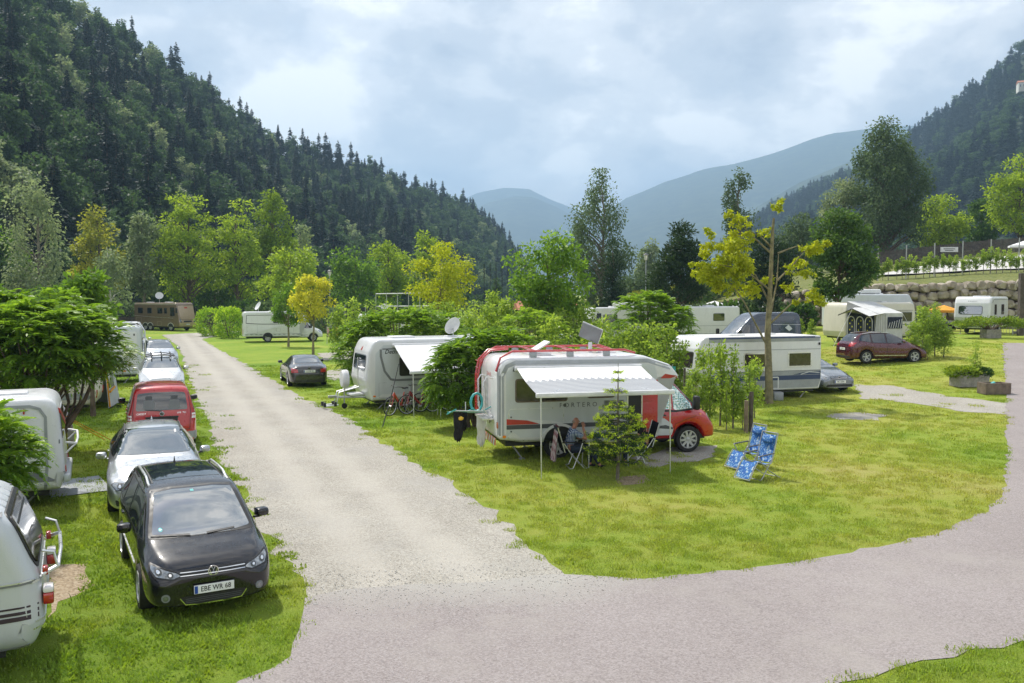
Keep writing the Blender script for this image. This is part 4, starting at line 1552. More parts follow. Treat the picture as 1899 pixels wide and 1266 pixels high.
def sumac(name, p, mounds, shoots, label, Ln=.5, leaves=8, seed=1):
    """mounds = (dx, dy, z, rx, ry, rz) ellipsoids whose surface carries the shoots"""
    rg = np.random.default_rng(seed)
    tpl = [compound_leaf(rg, Ln) for _ in range(4)]
    allV = []; mb = MB()
    ar = np.array([m[3] * m[4] + m[3] * m[5] * 2 for m in mounds]); ar /= ar.sum()
    for i in range(shoots):
        m = mounds[rg.choice(len(mounds), p=ar)]
        d = rg.normal(size=3)
        d /= np.linalg.norm(d)
        if d[2] < -.75: d[2] = -d[2]
        k = rg.uniform(.55, 1.06) if rg.uniform() < .4 else rg.uniform(.88, 1.06)
        tip = np.array([m[0] + d[0] * m[3] * k, m[1] + d[1] * m[4] * k, m[2] + d[2] * m[5] * k])
        if i % 7 == 0:
            mb.tube([(m[0] * .3, m[1] * .3, 0), (m[0] * .5 + tip[0] * .3, m[1] * .5 + tip[1] * .3, m[2] * .5), tuple(tip)], [.05, .035, .012], 5, cap=False)
        for j in range(leaves):
            a = 2 * PI * j / leaves + rg.uniform(-.35, .35)
            el = rg.uniform(-.25, .75)
            f = np.array([math.cos(a) * math.cos(el), math.sin(a) * math.cos(el), math.sin(el)])
            f = norm(f + d * .55)
            s = norm(np.cross([0, 0, 1.0], f)); u = np.cross(f, s)
            T = tpl[rg.integers(4)] * rg.uniform(.65, 1.15)
            allV.append(tip - u * .03 + T[:, :1] * f + T[:, 1:2] * s + T[:, 2:3] * u)
    V = np.concatenate(allV); n = len(V) // 4
    stems = mb.mesh('stems', M['bark_brown'], True)
    return plant(name, (stems, mesh_np('foliage', V, np.arange(n * 4).reshape(n, 4), M['leaf_sumac'])), p, 0, 1, label, 'shrub', 'sumac shrubs between the pitches', ('stem', 'foliage'))


sumac('sumac_shrub', at(52, 22.5), [(.2, 0, 3.0, 1.55, 1.4, 1.05), (-1.4, .4, 3.1, 1.6, 1.5, 1.2), (1.15, .8, 2.8, .9, 1.0, .85), (-.3, 1.2, 3.4, 1.4, 1.3, .9), (.1, .2, 2.45, 1.4, 1.2, .6)], 520, 'large spreading sumac crown shading the beige caravan', .52, 8, 1)
sumac('sumac_shrub', at(-16, 14.3), [(.0, 0, 1.70, .50, .6, .64), (-.8, 0, 1.8, .8, .8, .8)], 150, 'sumac bush in front of the white caravan with dark skirt', .42, 8, 2)
sumac('sumac_shrub', at(738, 38.5), [(0, 0, 2.0, 2.5, 1.4, 1.5), (-1.5, 0, 1.6, 1.3, 1.2, 1.4), (1.5, .2, 2.1, 1.4, 1.2, 1.4)], 420, 'rounded sumac mound rising behind the caravan with white awning', .46, 7, 3)
sumac('sumac_shrub', at(880, 27.6), [(0, 0, 1.75, 1.25, 1.0, 1.25), (.9, .3, 2.2, 1.0, .9, .9), (-.6, -.1, 1.5, .9, .8, .95)], 330, 'sumac bush between the awning caravan and the red motorhome', .44, 7, 4)
sumac('sumac_shrub', at(1200, 42), [(0, 0, 2.5, 1.9, 1.4, 1.7), (1.2, .2, 2.3, 1.2, 1.2, 1.4)], 300, 'round sumac dome behind the red motorhome roof', .46, 7, 5)
sumac('sumac_shrub', at(985, 44), [(0, 0, 1.9, 2.0, 1.3, 1.5)], 120, 'low sumac behind the apple hedge below the sawn maple', .46, 7, 6)

# leafy tree shoot above the large sumac
big('mulberry_tree', 168, 30, 502, 1.15, VASE, 34, 70, .22, 'leaf_maple', 'bark_brown', 'upright leafy branches rising behind the large sumac crown', base=.5, clump=(.32, .32, .3), seed=66)

# ---- young apple trees in hedges
AP = [make_tree(100 + i, 2.6 + .15 * i, .35, .62 + .05 * (i % 3), TALL, 30, 46, .125, 'leaf_apple', 'bark_grey', tr=.03, clump=(.42, .42, .42), droop=.1, every=2, inner=.1) for i in range(5)]


AP2 = [make_tree(150 + i, 2.7, .5, .44 + .06 * (i % 2), TALL, 24, 34, .125, 'leaf_apple', 'bark_grey', tr=.032, clump=(.4, .4, .45), droop=.1, every=1, inner=.1) for i in range(4)]


def apples():
    rg = np.random.default_rng(12)
    L1 = [(1292, 655, 27.5), (1318, 640, 27.3), (1338, 598, 27.8), (1362, 640, 27.4), (1392, 650, 28.5), (1275, 700, 27.2), (1350, 700, 27.0), (1380, 700, 27.1), (1402, 640, 29.5), (1305, 615, 30.0)]
    L2 = [(1000, 630, 31), (1030, 612, 32), (1062, 600, 32.5), (1090, 585, 33.5), (1118, 575, 34), (1148, 590, 33), (1178, 600, 33.5), (1208, 600, 33), (1238, 600, 32), (1262, 615, 31.5), (975, 610, 33), (945, 600, 34), (1075, 625, 30.5), (1120, 620, 31), (1165, 630, 31), (1215, 625, 31)]
    L3 = [(628, 556, 56), (655, 552, 55), (690, 548, 54), (720, 560, 53), (850, 556, 50), (880, 548, 50), (912, 540, 49), (942, 552, 48), (975, 548, 47), (1005, 560, 46), (1045, 556, 46), (1085, 568, 45), (870, 575, 44), (905, 565, 43), (1020, 575, 42), (1100, 560, 47), (770, 566, 52), (800, 562, 51), (830, 560, 50)]
    L4 = [(1690, 600, 45.5), (1712, 568, 46), (1735, 572, 46), (1752, 590, 45.5), (1722, 620, 45), (1600, 585, 54), (1650, 582, 54), (1585, 600, 53), (1480, 590, 56), (1505, 585, 57), (1455, 600, 55), (1705, 560, 60), (1735, 560, 60)]
    spec = [(L1, 'young leafy apple tree in the sparse hedge beside the red bonnet', 'apple trees beside the red motorhome'), (L2, 'young leafy apple tree in the thick hedge behind the red motorhome', 'apple trees behind the red motorhome'),
            (L3, 'leafy apple tree in the far hedge around the sports court side', 'apple trees of the far hedge'), (L4, 'small apple tree on the pitches below the boulder wall', 'apple trees below the boulder wall')]
    for lst, lab, grp in spec:
        for u, vt, D in lst:
            p = at(u, D)
            k = int(rg.integers(5))
            H = zat(vt, D) - p.z
            s = H / (2.65 + .15 * k)
            w = min(s * 1.05, 1.35) * rg.uniform(.9, 1.2) * (.72 if lst is L1 else 1)
            plant('apple_tree', AP2[k % 4] if lst is L1 else AP[k], p, rg.uniform(0, 6.28), (w, w, s), lab, 'apple tree', grp)


apples()


def espalier():
    rg = np.random.default_rng(31)
    ms = [make_tree(200 + i, 2.6, .7, .5, TALL, 16, 34, .17, 'leaf_apple', 'bark_grey', tr=.035, clump=(.4, .3, .4), droop=.1, every=2, inner=.1) for i in range(3)]
    for i in range(27):
        u = 1622 + i * 12.4 + rg.uniform(-2, 2)
        D = 79.5 - i * .06
        k = int(rg.integers(3))
        plant('espalier_tree', ms[k], terr(u, D), rg.uniform(0, 6), rg.uniform(.7, .98), 'slim espalier fruit tree in the row along the terrace edge', 'fruit tree', 'fruit trees along the terrace edge')
    # support poles and wires
    for i in range(7):
        p = terr(1626 + i * 52, 79.2)
        o = MB().tube([(0, 0, -.2), (0, 0, 3.1)], .05, 6).build('orchard_pole', M['galv'], None, loc=p)
        tag(o, 'thin grey pole carrying the wires of the fruit tree row', 'pole', 'poles of the fruit tree row')


espalier()


# ---- hedge balls, shrubs
def shrub(name, p, rx, ry, H, lm, leaf, n, label, cat='shrub', seed=1, group=None, boxy=.7, zlow=.0):
    rg = np.random.default_rng(seed)
    d = norm(rg.normal(size=(n, 3)))
    e = np.sign(d) * np.abs(d) ** boxy
    k = rg.uniform(.72, 1.05, (n, 1)) * (1 + .1 * np.sin(d[:, :1] * 7 + 2) * np.cos(d[:, 2:] * 9))
    P = np.stack([e[:, 0] * rx, e[:, 1] * ry, H * .5 + e[:, 2] * H * .5], 1)
    P = (P - [0, 0, H * .5]) * k + [0, 0, H * .5]
    P[:, 2] = np.maximum(P[:, 2], zlow + .02)
    A = d + rg.normal(size=d.shape) * .5 + [0, 0, .3]
    V, F = leaf_quads(P, A, rg, leaf, .6)
    st = MB()
    for j in range(7):
        a = j * .9
        st.tube([(0, 0, -.02), (rx * .4 * math.cos(a), ry * .4 * math.sin(a), H * .45), (rx * .7 * math.cos(a), ry * .7 * math.sin(a), H * .8)], [.05, .035, .012], 5, cap=False)
    return plant(name, (st.mesh('stem', M['bark_brown'], True), mesh_np('foliage', V, F, M[lm])), p, 0, 1, label, cat, group, ('stem', 'foliage'))


shrub('clipped_hedge', at(396, 88), 1.6, 1.5, 2.9, 'leaf_hedge', .2, 2600, 'clipped green hedge block behind the paler one beside the gravel turning', seed=1)
shrub('clipped_hedge', at(424, 84), 1.15, 1.3, 3.0, 'leaf_hedge', .2, 2600, 'clipped yellow-green hedge block next to the white motorhome', seed=2)
for i, (u, D, H, rx) in enumerate([(225, 116, 3.2, 3), (455, 112, 3.6, 3), (500, 104, 3.4, 3), (560, 100, 3.2, 3), (610, 96, 2.8, 2.5), (700, 100, 3.6, 3), (870, 96, 3.4, 3), (980, 100, 3.2, 3), (1060, 98, 3.0, 3), (1170, 100, 3.4, 3), (1310, 79, 2.4, 2), (1480, 70, 2.2, 1.4), (1240, 86, 2.6, 2.4), (1370, 77, 2.6, 2.2), (1410, 76, 3.0, 2)]):
    shrub('wild_shrub', at(u, D), rx, rx * .7, H, 'leaf_deepgreen' if i % 2 else 'leaf_birch', .34, 1500, 'loose wild shrub in the band behind the far pitches', seed=20 + i, group='wild shrubs behind the far pitches', boxy=.9)


for i in range(11):
    u = 1165 + i * 26; D = 86 + (i * 7 % 5) * 3
    if u > 1430: D = lerp_tab(u, TW_U, TW_D) + 2 + i % 3
    shrub('bank_shrub', terr(u, max(D, lerp_tab(u, TW_U, TW_D) + 1.5)), 1.9, 1.4, 2.0 + (i % 3) * .5, ('leaf_birch', 'leaf_oak', 'leaf_deepgreen')[i % 3], .3, 1100, 'straggling shrub on the bank beside the boulder wall', seed=80 + i, group='shrubs on the bank', boxy=.9)


# ---- small fir on the front lawn
def fir():
    rg = np.random.default_rng(4)
    p = gp(1145, 890)
    H = 2.72
    Ps, As, Sz, Nw = [], [], [], []
    mb = MB()
    mb.tube([(0, 0, -.05), (.02, 0, .8), (0, .01, 1.7), (0, 0, 2.3), (0, 0, H)], [.045, .036, .022, .013, .005], 8)
    levels = [(.50, .50, 7), (.66, .72, 8), (.84, .74, 8), (1.02, .80, 8), (1.20, .66, 8), (1.38, .70, 8), (1.54, .52, 7), (1.68, .46, 6), (1.80, .24, 5), (2.06, .34, 5), (2.33, .15, 4), (2.52, .09, 4)]
    for z0, r, k in levels:
        a0 = rg.uniform(0, 6)
        for j in range(k):
            a = a0 + 2 * PI * j / k + rg.uniform(-.2, .2)
            rr = r * rg.uniform(.6, 1.15); z = z0 + (rg.uniform(-.09, .09) if z0 < 1.75 else 0)
            d = np.array([math.cos(a), math.sin(a), 0]); q = np.array([-math.sin(a), math.cos(a), 0])
            lift = .28 if z > 1.9 else rg.uniform(-.22, .45)
            c = lambda s: d * rr * s + np.array([0, 0, z + lift * rr * s * s - .05 * s])
            mb.tube([c(0), c(.5), c(1)], [.012, .008, .004], 4, cap=False)
            twigs = [(c, 0, 1.0, None)]
            m = max(2, int(rr / .085))
            for i in range(m):
                s = .22 + .74 * i / m
                for sg in (-1, 1):
                    ln = rr * (1 - s) * .75 + .07
                    dd = norm(d * .75 + q * sg * .8 + np.array([0, 0, rg.uniform(-.15, .18)]))
                    b0 = c(s)
                    twigs.append((lambda t, b0=b0, dd=dd, ln=ln: b0 + dd * ln * t, 0, 1, ln))
            for fn, t0, t1, ln in twigs:
                lng = ln or rr
                cnt = max(5, int(lng / .011))
                for i in range(cnt):
                    t = (i + rg.uniform()) / cnt
                    x = fn(t); ax = norm(fn(min(1, t + .05)) - fn(max(0, t - .05)))
                    sd = norm(np.cross(ax, rg.normal(size=3)))
                    Ps.append(x); As.append(ax * .65 + sd); Sz.append(.045)
                    tip = 1 - (.075 / max(lng, .085))
                    Nw.append(t > tip and rg.uniform() < (.95 if z > .9 else .45))
    P = np.array(Ps); A = norm(np.array(As)); n = len(P); Nw = np.array(Nw)
    B = norm(np.cross(A, rg.normal(size=(n, 3))))
    S = np.array(Sz)[:, None] * rg.uniform(.7, 1.25, (n, 1)); w = np.where(Nw, .0075, .0055)[:, None]
    V = np.empty((n, 4, 3)); V[:, 0] = P; V[:, 1] = P + A * S * .5 + B * w; V[:, 2] = P + A * S * np.where(Nw, 1.25, 1)[:, None]; V[:, 3] = P + A * S * .5 - B * w
    o = thing('fir_tree', p, 0, 'small young fir with lime new shoots standing before the red motorhome', 'fir')
    link('trunk', mb.mesh('trunk', M['bark_grey'], True), o)
    for nm, sel, mm in (('needles', ~Nw, 'needle_fir'), ('new_shoots', Nw, 'needle_new')):
        VV = V[sel]; link(nm, mesh_np(nm, VV.reshape(-1, 3), np.arange(len(VV) * 4).reshape(-1, 4), M[mm]), o)
    print('fir needles', n)


fir()

# ---------------------------------------------------------------- cars
def curve(tab):
    tab = sorted(tab)
    X = [p[0] for p in tab]; Z = [p[1] for p in tab]
    return lambda x: float(np.interp(x, X, Z))


def car_shell(top, belt, width, roofw, z0, axles, ra, L0, L1, wr, extra=()):
    """smooth closed body from side and plan curves, with wheel arches in its lower edge"""
    T, B, W, Q = curve(top), curve(belt), curve(width), curve(roofw)
    st = {}
    for x in list(np.linspace(L1 + .02, L0 - .02, 15)) + [L0, L1, L0 - .06, L1 + .06, L0 - .16, L1 + .16] + list(extra):
        if all(abs(x - a) > ra + .08 for a in axles): st[round(x, 3)] = z0
    for a in axles:
        for g in (12, 35, 60, 90, 120, 145, 168):
            st[round(a + ra * math.cos(R(g)), 3)] = wr + ra * math.sin(R(g))
        for s in (-1, 1):
            x = a + s * (ra + .02)
            if L1 + .1 < x < L0 - .1: st[round(x, 3)] = z0
    xs = sorted(st)
    keep = [xs[0]]
    for x in xs[1:]:
        if x - keep[-1] > .018: keep.append(x)
    xs = keep
    V = []
    for x in xs:
        zt = T(x); zb = min(st[x], zt - .2); w = W(x); b = min(B(x), zt - .055); q = min(Q(x), w * .97)
        b = max(b, zb + .10)
        gl = zt - b
        ze = zt - min(.085, gl * .32)
        half = [(0, zb), (w * .88, zb), (w * .985, zb + .03), (w, zb + (b - zb) * .5), (w * .992, b - .05), (w * .955, b), (q + (w * .955 - q) * .5 * (1 if gl > .3 else .8), b + (ze - b) * .52), (q, ze), (q * .90, ze + (zt - ze) * .62), (0, zt)]
        V.append([(x, y, z) for y, z in half] + [(x, -y, z) for y, z in half[-2:0:-1]])
    n = len(V[0])
    F = []
    for i in range(len(xs) - 1):
        for k in range(n):
            F.append((i * n + k, i * n + (k + 1) % n, (i + 1) * n + (k + 1) % n, (i + 1) * n + k))
    m = len(xs) - 1
    h = n // 2
    for e, base in ((0, 0), (1, m * n)):
        for k in range(h):
            a, b2, c, d = base + k, base + k + 1, base + (n - k - 1) % n, base + (n - k) % n
            f = (a, b2, c, d) if k > 0 and k < h - 1 else ((a, b2, c) if k == 0 else (a, b2, d))
            if len(set(f)) >= 3: F.append(f if e else f[::-1])
    me = bpy.data.meshes.new('body')
    me.from_pydata([p for s in V for p in s], [], F)
    bm = bmesh.new(); bm.from_mesh(me); bmesh.ops.recalc_face_normals(bm, faces=bm.faces[:]); bm.to_mesh(me); bm.free()
    return subsurf(me, 2)


WH = {}


def wheel_mesh(r, w, style):
    key = (r, w, style)
    if key in WH: return WH[key]
    RX = Matrix.Rotation(-PI / 2, 4, 'X')       # axle along y, outside at +y
    ty = MB().lathe([(r * .66, -w / 2), (r * .93, -w / 2), (r, -w * .32), (r, w * .32), (r * .93, w / 2), (r * .66, w / 2 - .005)], RX, 28, close=True).mesh('wheel', M['rubber'], True)
    mb = MB()
    mb.lathe([(r * .69, w * .30), (r * .69, w * .5), (r * .64, w * .5), (r * .60, w * .2)], RX, 28, close=True)
    mb.lathe([(r * .15, w * .15), (r * .15, w * .44), (r * .10, w * .47)], RX, 16)
    k = {'five': 5, 'multi': 10, 'steel': 9, 'ten': 7}[style]
    for i in range(k):
        Mr = Matrix.Rotation(2 * PI * i / k, 4, 'Y')
        ww = r * {'five': .10, 'multi': .045, 'steel': .10, 'ten': .075}[style]
        mb.add([Mr @ Vector(p) for p in [(-ww, w * .40, r * .1), (ww, w * .40, r * .1), (ww * .8, w * .46, r * .65), (-ww * .8, w * .46, r * .65), (-ww, w * .2, r * .1), (ww, w * .2, r * .1), (ww * .8, w * .25, r * .65), (-ww * .8, w * .25, r * .65)]],
               [(0, 1, 2, 3), (1, 5, 6, 2), (4, 0, 3, 7), (5, 4, 7, 6)])
    rim = mb.mesh('rim', M['alloy'], True)
    disc = MB().lathe([(r * .63, w * .05), (r * .63, w * .14)], RX, 20).mesh('brake_disc', M['trim_dark'])
    WH[key] = (ty, rim, disc)
    return WH[key]


def wheels(root, axles, track, r, w, style='multi', sides=(1, -1)):
    ty, rim, disc = wheel_mesh(r, w, style)
    for a in axles:
        for s in sides:
            o = link('wheel', ty, root, (a, s * track / 2, r), (0, .3 + a, 0 if s > 0 else PI))
            link('rim', rim, o); link('brake_disc', disc, o)


def mirror(root, x, y, z, mat_, s):
    mb = MB().box(-.085, .075, -.10, .10, -.065, .075)
    o = mb.build('wing_mirror', mat_, root, True, .05, loc=(x, s * (y + .10), z), rot=(0, 0, s * .25))
    MB().box(-.02, .03, -.09, .0, -.05, -.02).build('mirror_arm', M['plastic_black'], o, loc=(0, -s * .05, -.02))
    MB().box(-.088, -.083, -.085, .085, -.05, .06).build('mirror_glass', M['glass_dark'], o)


def plate(sh, root, side, cx, cz, text, off=.03, seal=True):
    """number plate standing just off the body, with its lettering"""
    c = sh.hit(cx, cz, side, 0)
    sg = 1 if side == 'F' else -1
    o = MB().box(-.006, .012, -.265, .265, -.058, .058).build('number_plate', M['plate_white'], root, False, .004, loc=c + Vector((sg * off, 0, 0)), rot=(0, 0, 0 if sg > 0 else PI))
    MB().box(.0122, .0136, -.258, -.215, -.052, .052).build('country_band', M['plate_blue'], o)
    me = text_mesh(text, .098, 0, .0012)
    V = [Vector((.0145, v.co.x * .86 + .022, v.co.y)) for v in me.vertices]
    MB().add(V, [tuple(p.vertices) for p in me.polygons]).build('lettering', M['ink'], o)
    bpy.data.meshes.remove(me)
    MB().box(-.008, -.004, -.275, .275, -.068, .068).build('plate_holder', M['plastic_black'], o)
    return o


def logo_ring(sh, root, side, cz, r=.06, letters='VW'):
    c = sh.hit(0, cz, side, .012)
    sg = 1 if side == 'F' else -1
    Mx = Matrix.Rotation(PI / 2, 4, 'Y') if sg > 0 else Matrix.Rotation(-PI / 2, 4, 'Y')
    o = MB().lathe([(r * .82, 0), (r, 0), (r, .014), (r * .82, .014)], Mx, 24, close=True).build('badge', M['chrome'], root, True, loc=c)
    MB().lathe([(r * .83, 0), (r * .83, .006)], Mx, 20).build('badge_field', M['plastic_black'], o)
    if letters == 'VW':
        mb = MB()
        f = lambda a, b: (sg * .011, a * r * sg, b * r)
        for ln in ([(-.34, .70), (0, .08), (.34, .70)], [(-.74, .32), (-.34, -.66), (0, .0), (.34, -.66), (.74, .32)]):
            mb.tube([f(*p) for p in ln], r * .085, 5)
        mb.build('badge_letters', M['chrome'], o)
    return o


def door_lines(sh, root, lines, m='ink', w=.012):
    for s in ('L', 'R'):
        for ln in lines:
            sh.strip('panel_gap', M[m], root, ln, w, s, .0015, .004, .12)


def handles(sh, root, pts, m):
    for s in ('L', 'R'):
        for x, z in pts:
            sh.patch('door_handle', M[m], root, rect(x - .10, x + .10, z - .016, z + .016, .014), s, .022, .03, .2)


def side_glass(sh, root, polys, m='glass_dark', frame=None):
    for s in ('L', 'R'):
        for p in polys:
            if frame: sh.patch('window_seal', M[frame], root, grow(p, .022), s, .003, .01)
            sh.patch('side_window', M[m], root, rpoly(p, .03, 3), s, .006, .012)


def grow(p, d):
    c = Vector((sum(q[0] for q in p) / len(p), sum(q[1] for q in p) / len(p)))
    return [tuple(Vector(q) + (Vector(q) - c).normalized() * d * 1.5) for q in p]


def place(name, x, y, deg, label, cat, group=None):
    return thing(name, (x, y, gh(x, y)), R(deg), label, cat, group)


def cladding(root, x0, x1, w, z=.3):
    """dark floor pan and wheel wells so nothing shows through beneath"""
    MB().box(x0, x1, -w, w, z - .1, z + .22).build('underbody', M['plastic_black'], root, False, .03)


# ---- black people carrier
def touran():
    o = place('parked_car', -4.98, 13.1, -61, 'glossy black people carrier with silver roof rails, front towards the junction', 'car', 'cars parked along the gravel road')
    top = [(2.2, .60), (2.14, .74), (2.02, .83), (1.75, .91), (1.45, .98), (1.36, 1.005), (.98, 1.27), (.58, 1.50), (.33, 1.56), (-.5, 1.60), (-1.4, 1.58), (-1.93, 1.51), (-2.08, 1.36), (-2.16, 1.0), (-2.2, .68)]
    belt = [(2.2, .55), (1.9, .74), (1.1, .93), (0, .97), (-2.0, 1.04), (-2.2, 1.0)]
    wd = [(2.2, .58), (2.15, .72), (2.02, .82), (1.75, .865), (1.2, .88), (-1.5, .88), (-1.95, .87), (-2.12, .80), (-2.2, .70)]
    rw = [(2.2, .46), (2.0, .66), (1.4, .76), (1.25, .76), (.55, .675), (-.4, .665), (-1.9, .63), (-2.1, .64), (-2.2, .56)]
    me = car_shell(top, belt, wd, rw, .23, (1.32, -1.36), .37, 2.2, -2.2, .32)
    me.materials.append(M['paint_black'])
    link('body', me, o)
    sh = Shell(me)
    o.scale = (.96, .96, .96)
    wheels(o, (1.32, -1.36), 1.56, .325, .215, 'multi')
    cladding(o, -1.9, 1.85, .70)
    sh.patch('windscreen_frame', M['ink'], o, rpoly([(-.74, .985), (.74, .985), (.605, 1.49), (.3, 1.515), (-.3, 1.515), (-.605, 1.49)], .03, 3), 'F', .003, .01, .07)
    ws = sh.patch('windscreen', M['glass_screen'], o, rpoly([(-.685, 1.02), (-.35, .99), (.35, .99), (.685, 1.02), (.56, 1.46), (.3, 1.49), (-.3, 1.49), (-.56, 1.46)], .03, 3), 'F', .006, .015, .07)
    sh.patch('sticker', M['teal'], ws, circ(-.56, 1.07, .028, 14, .022), 'F', .009, .004)
    sh.patch('sticker', M['plate_white'], ws, circ(-.56, 1.07, .018, 10, .006), 'F', .011, .004)
    sh.patch('sticker', M['teal'], ws, rect(-.05, .0, 1.455, 1.475, .004), 'F', .009, .004)
    for a, b in (((-.70, 1.015), (-.18, .995)), ((.05, .995), (.45, 1.01))):
        sh.strip('wiper', M['plastic_black'], o, [a, b], .014, 'F', .014, .01)
    sh.patch('rear_window', M['glass_dark'], o, rpoly([(-.62, 1.08), (.62, 1.08), (.52, 1.46), (-.52, 1.46)], .04), 'B', .006)
    side_glass(sh, o, [[(1.22, .97), (.72, .97), (.68, 1.30)], [(.64, .98), (-.34, 1.0), (-.34, 1.45), (.40, 1.43), (.58, 1.34)], [(-.42, 1.01), (-1.22, 1.03), (-1.22, 1.45), (-.42, 1.45)], [(-1.30, 1.04), (-1.93, 1.08), (-1.78, 1.38), (-1.30, 1.43)]], 'glass_dark', 'plastic_black')
    sh.patch('roof_glass', M['glass_dark'], o, rect(-1.25, -.02, -.5, .5, .06), 'T', .004, .01)
    for s in (-1, 1):
        sh.strip('roof_groove', M['ink'], o, [(-1.35, s * .51), (.1, s * .53)], .02, 'T', .003, .01)
        pts = [sh.hit(x, s * .585, 'T', 0) + Vector((0, 0, .045 if -1.55 < x < .02 else -.005)) for x in (.20, .02, -.2, -.5, -.9, -1.3, -1.55, -1.72)]
        MB().tube(pts, .02, 8).build('roof_rail', M['alu'], o, True)
        mirror(o, .72, .90, 1.04, M['paint_black'], s)
        sg = 'L' if s > 0 else 'R'
        hl = rpoly([(s * .40, .645), (s * .52, .60), (s * .74, .63), (s * .80, .72), (s * .79, .80), (s * .62, .745), (s * .47, .70)], .03, 3)
        h = sh.patch('headlight', M['plastic_black'], o, hl, 'F', .004, .012, .05)
        sh.patch('lens', M['glass_lamp'], h, rpoly([(s * .42, .648), (s * .52, .618), (s * .72, .645), (s * .775, .72), (s * .77, .77), (s * .62, .725), (s * .48, .685)], .03, 3), 'F', .008, .006, .05)
        sh.patch('reflector', M['trim_dark'], h, circ(s * .55, .662, .036), 'F', .012, .006, .03)
        sh.patch('reflector', M['trim_dark'], h, circ(s * .69, .70, .042), 'F', .012, .006, .03)
        sh.patch('reflector', M['chrome'], h, circ(s * .55, .662, .018), 'F', .016, .006, .03)
        sh.patch('reflector', M['chrome'], h, circ(s * .69, .70, .022), 'F', .016, .006, .03)
        sh.patch('fog_light', M['trim_mid'], o, circ(s * .62, .37, .055), 'F', .006, .012, .03)
        sh.patch('fog_lens', M['glass_lamp'], o, circ(s * .62, .37, .034), 'F', .011, .01, .03)
        sh.strip('side_strip', M['alu'], o, [(.80, .52), (-.95, .54)], .02, sg, .012, .02)
        sh.patch('tail_light', M['lamp_red'], o, rect(s * .56 - .12, s * .56 + .12, .88, 1.0, .03), 'B', .006)
    sh.patch('upper_grille', M['plastic_black'], o, rpoly([(-.44, .625), (.44, .625), (.43, .70), (-.43, .70)], .015), 'F', .003, .012, .05)
    for z in (.642, .683): sh.strip('grille_bar', M['chrome'], o, [(-.43, z), (-.2, z - .004), (.2, z - .004), (.43, z)], .011, 'F', .010, .01, .05)
    sh.patch('lower_grille', M['plastic_black'], o, rpoly([(-.43, .33), (-.36, .245), (.36, .245), (.43, .33), (.42, .36), (-.42, .36)], .02), 'F', .003, .012, .05)
    for z in (.275, .30, .325): sh.strip('grille_slat', M['trim_dark'], o, [(-.37, z), (.37, z)], .008, 'F', .008, .01, .1)
    sh.strip('grille_trim', M['chrome'], o, [(-.44, .345), (-.37, .25), (-.2, .238), (.2, .238), (.37, .25), (.44, .345)], .012, 'F', .009, .01, .05)
    for z, c in ((.585, .84),): sh.strip('bonnet_gap', M['ink'], o, [(-.42, .712), (0, .715), (.42, .712)], .008, 'F', .002, .004)
    logo_ring(sh, o, 'F', .665, .072)
    plate(sh, o, 'F', .0, .445, 'EBE WR 68')
    door_lines(sh, o, [[(.88, .95), (.90, .40), (.78, .30)], [(-.38, .97), (-.38, .32)], [(-1.25, 1.0), (-1.12, .72), (-1.0, .45)]])
    handles(sh, o, [(-.18, .86), (-1.05, .88)], 'paint_black')
    MB().lathe([(.022, 0), (.014, .03), (.004, .10)], None, 8).build('antenna', M['plastic_black'], o, loc=sh.hit(-1.45, 0, 'T', 0))


touran()


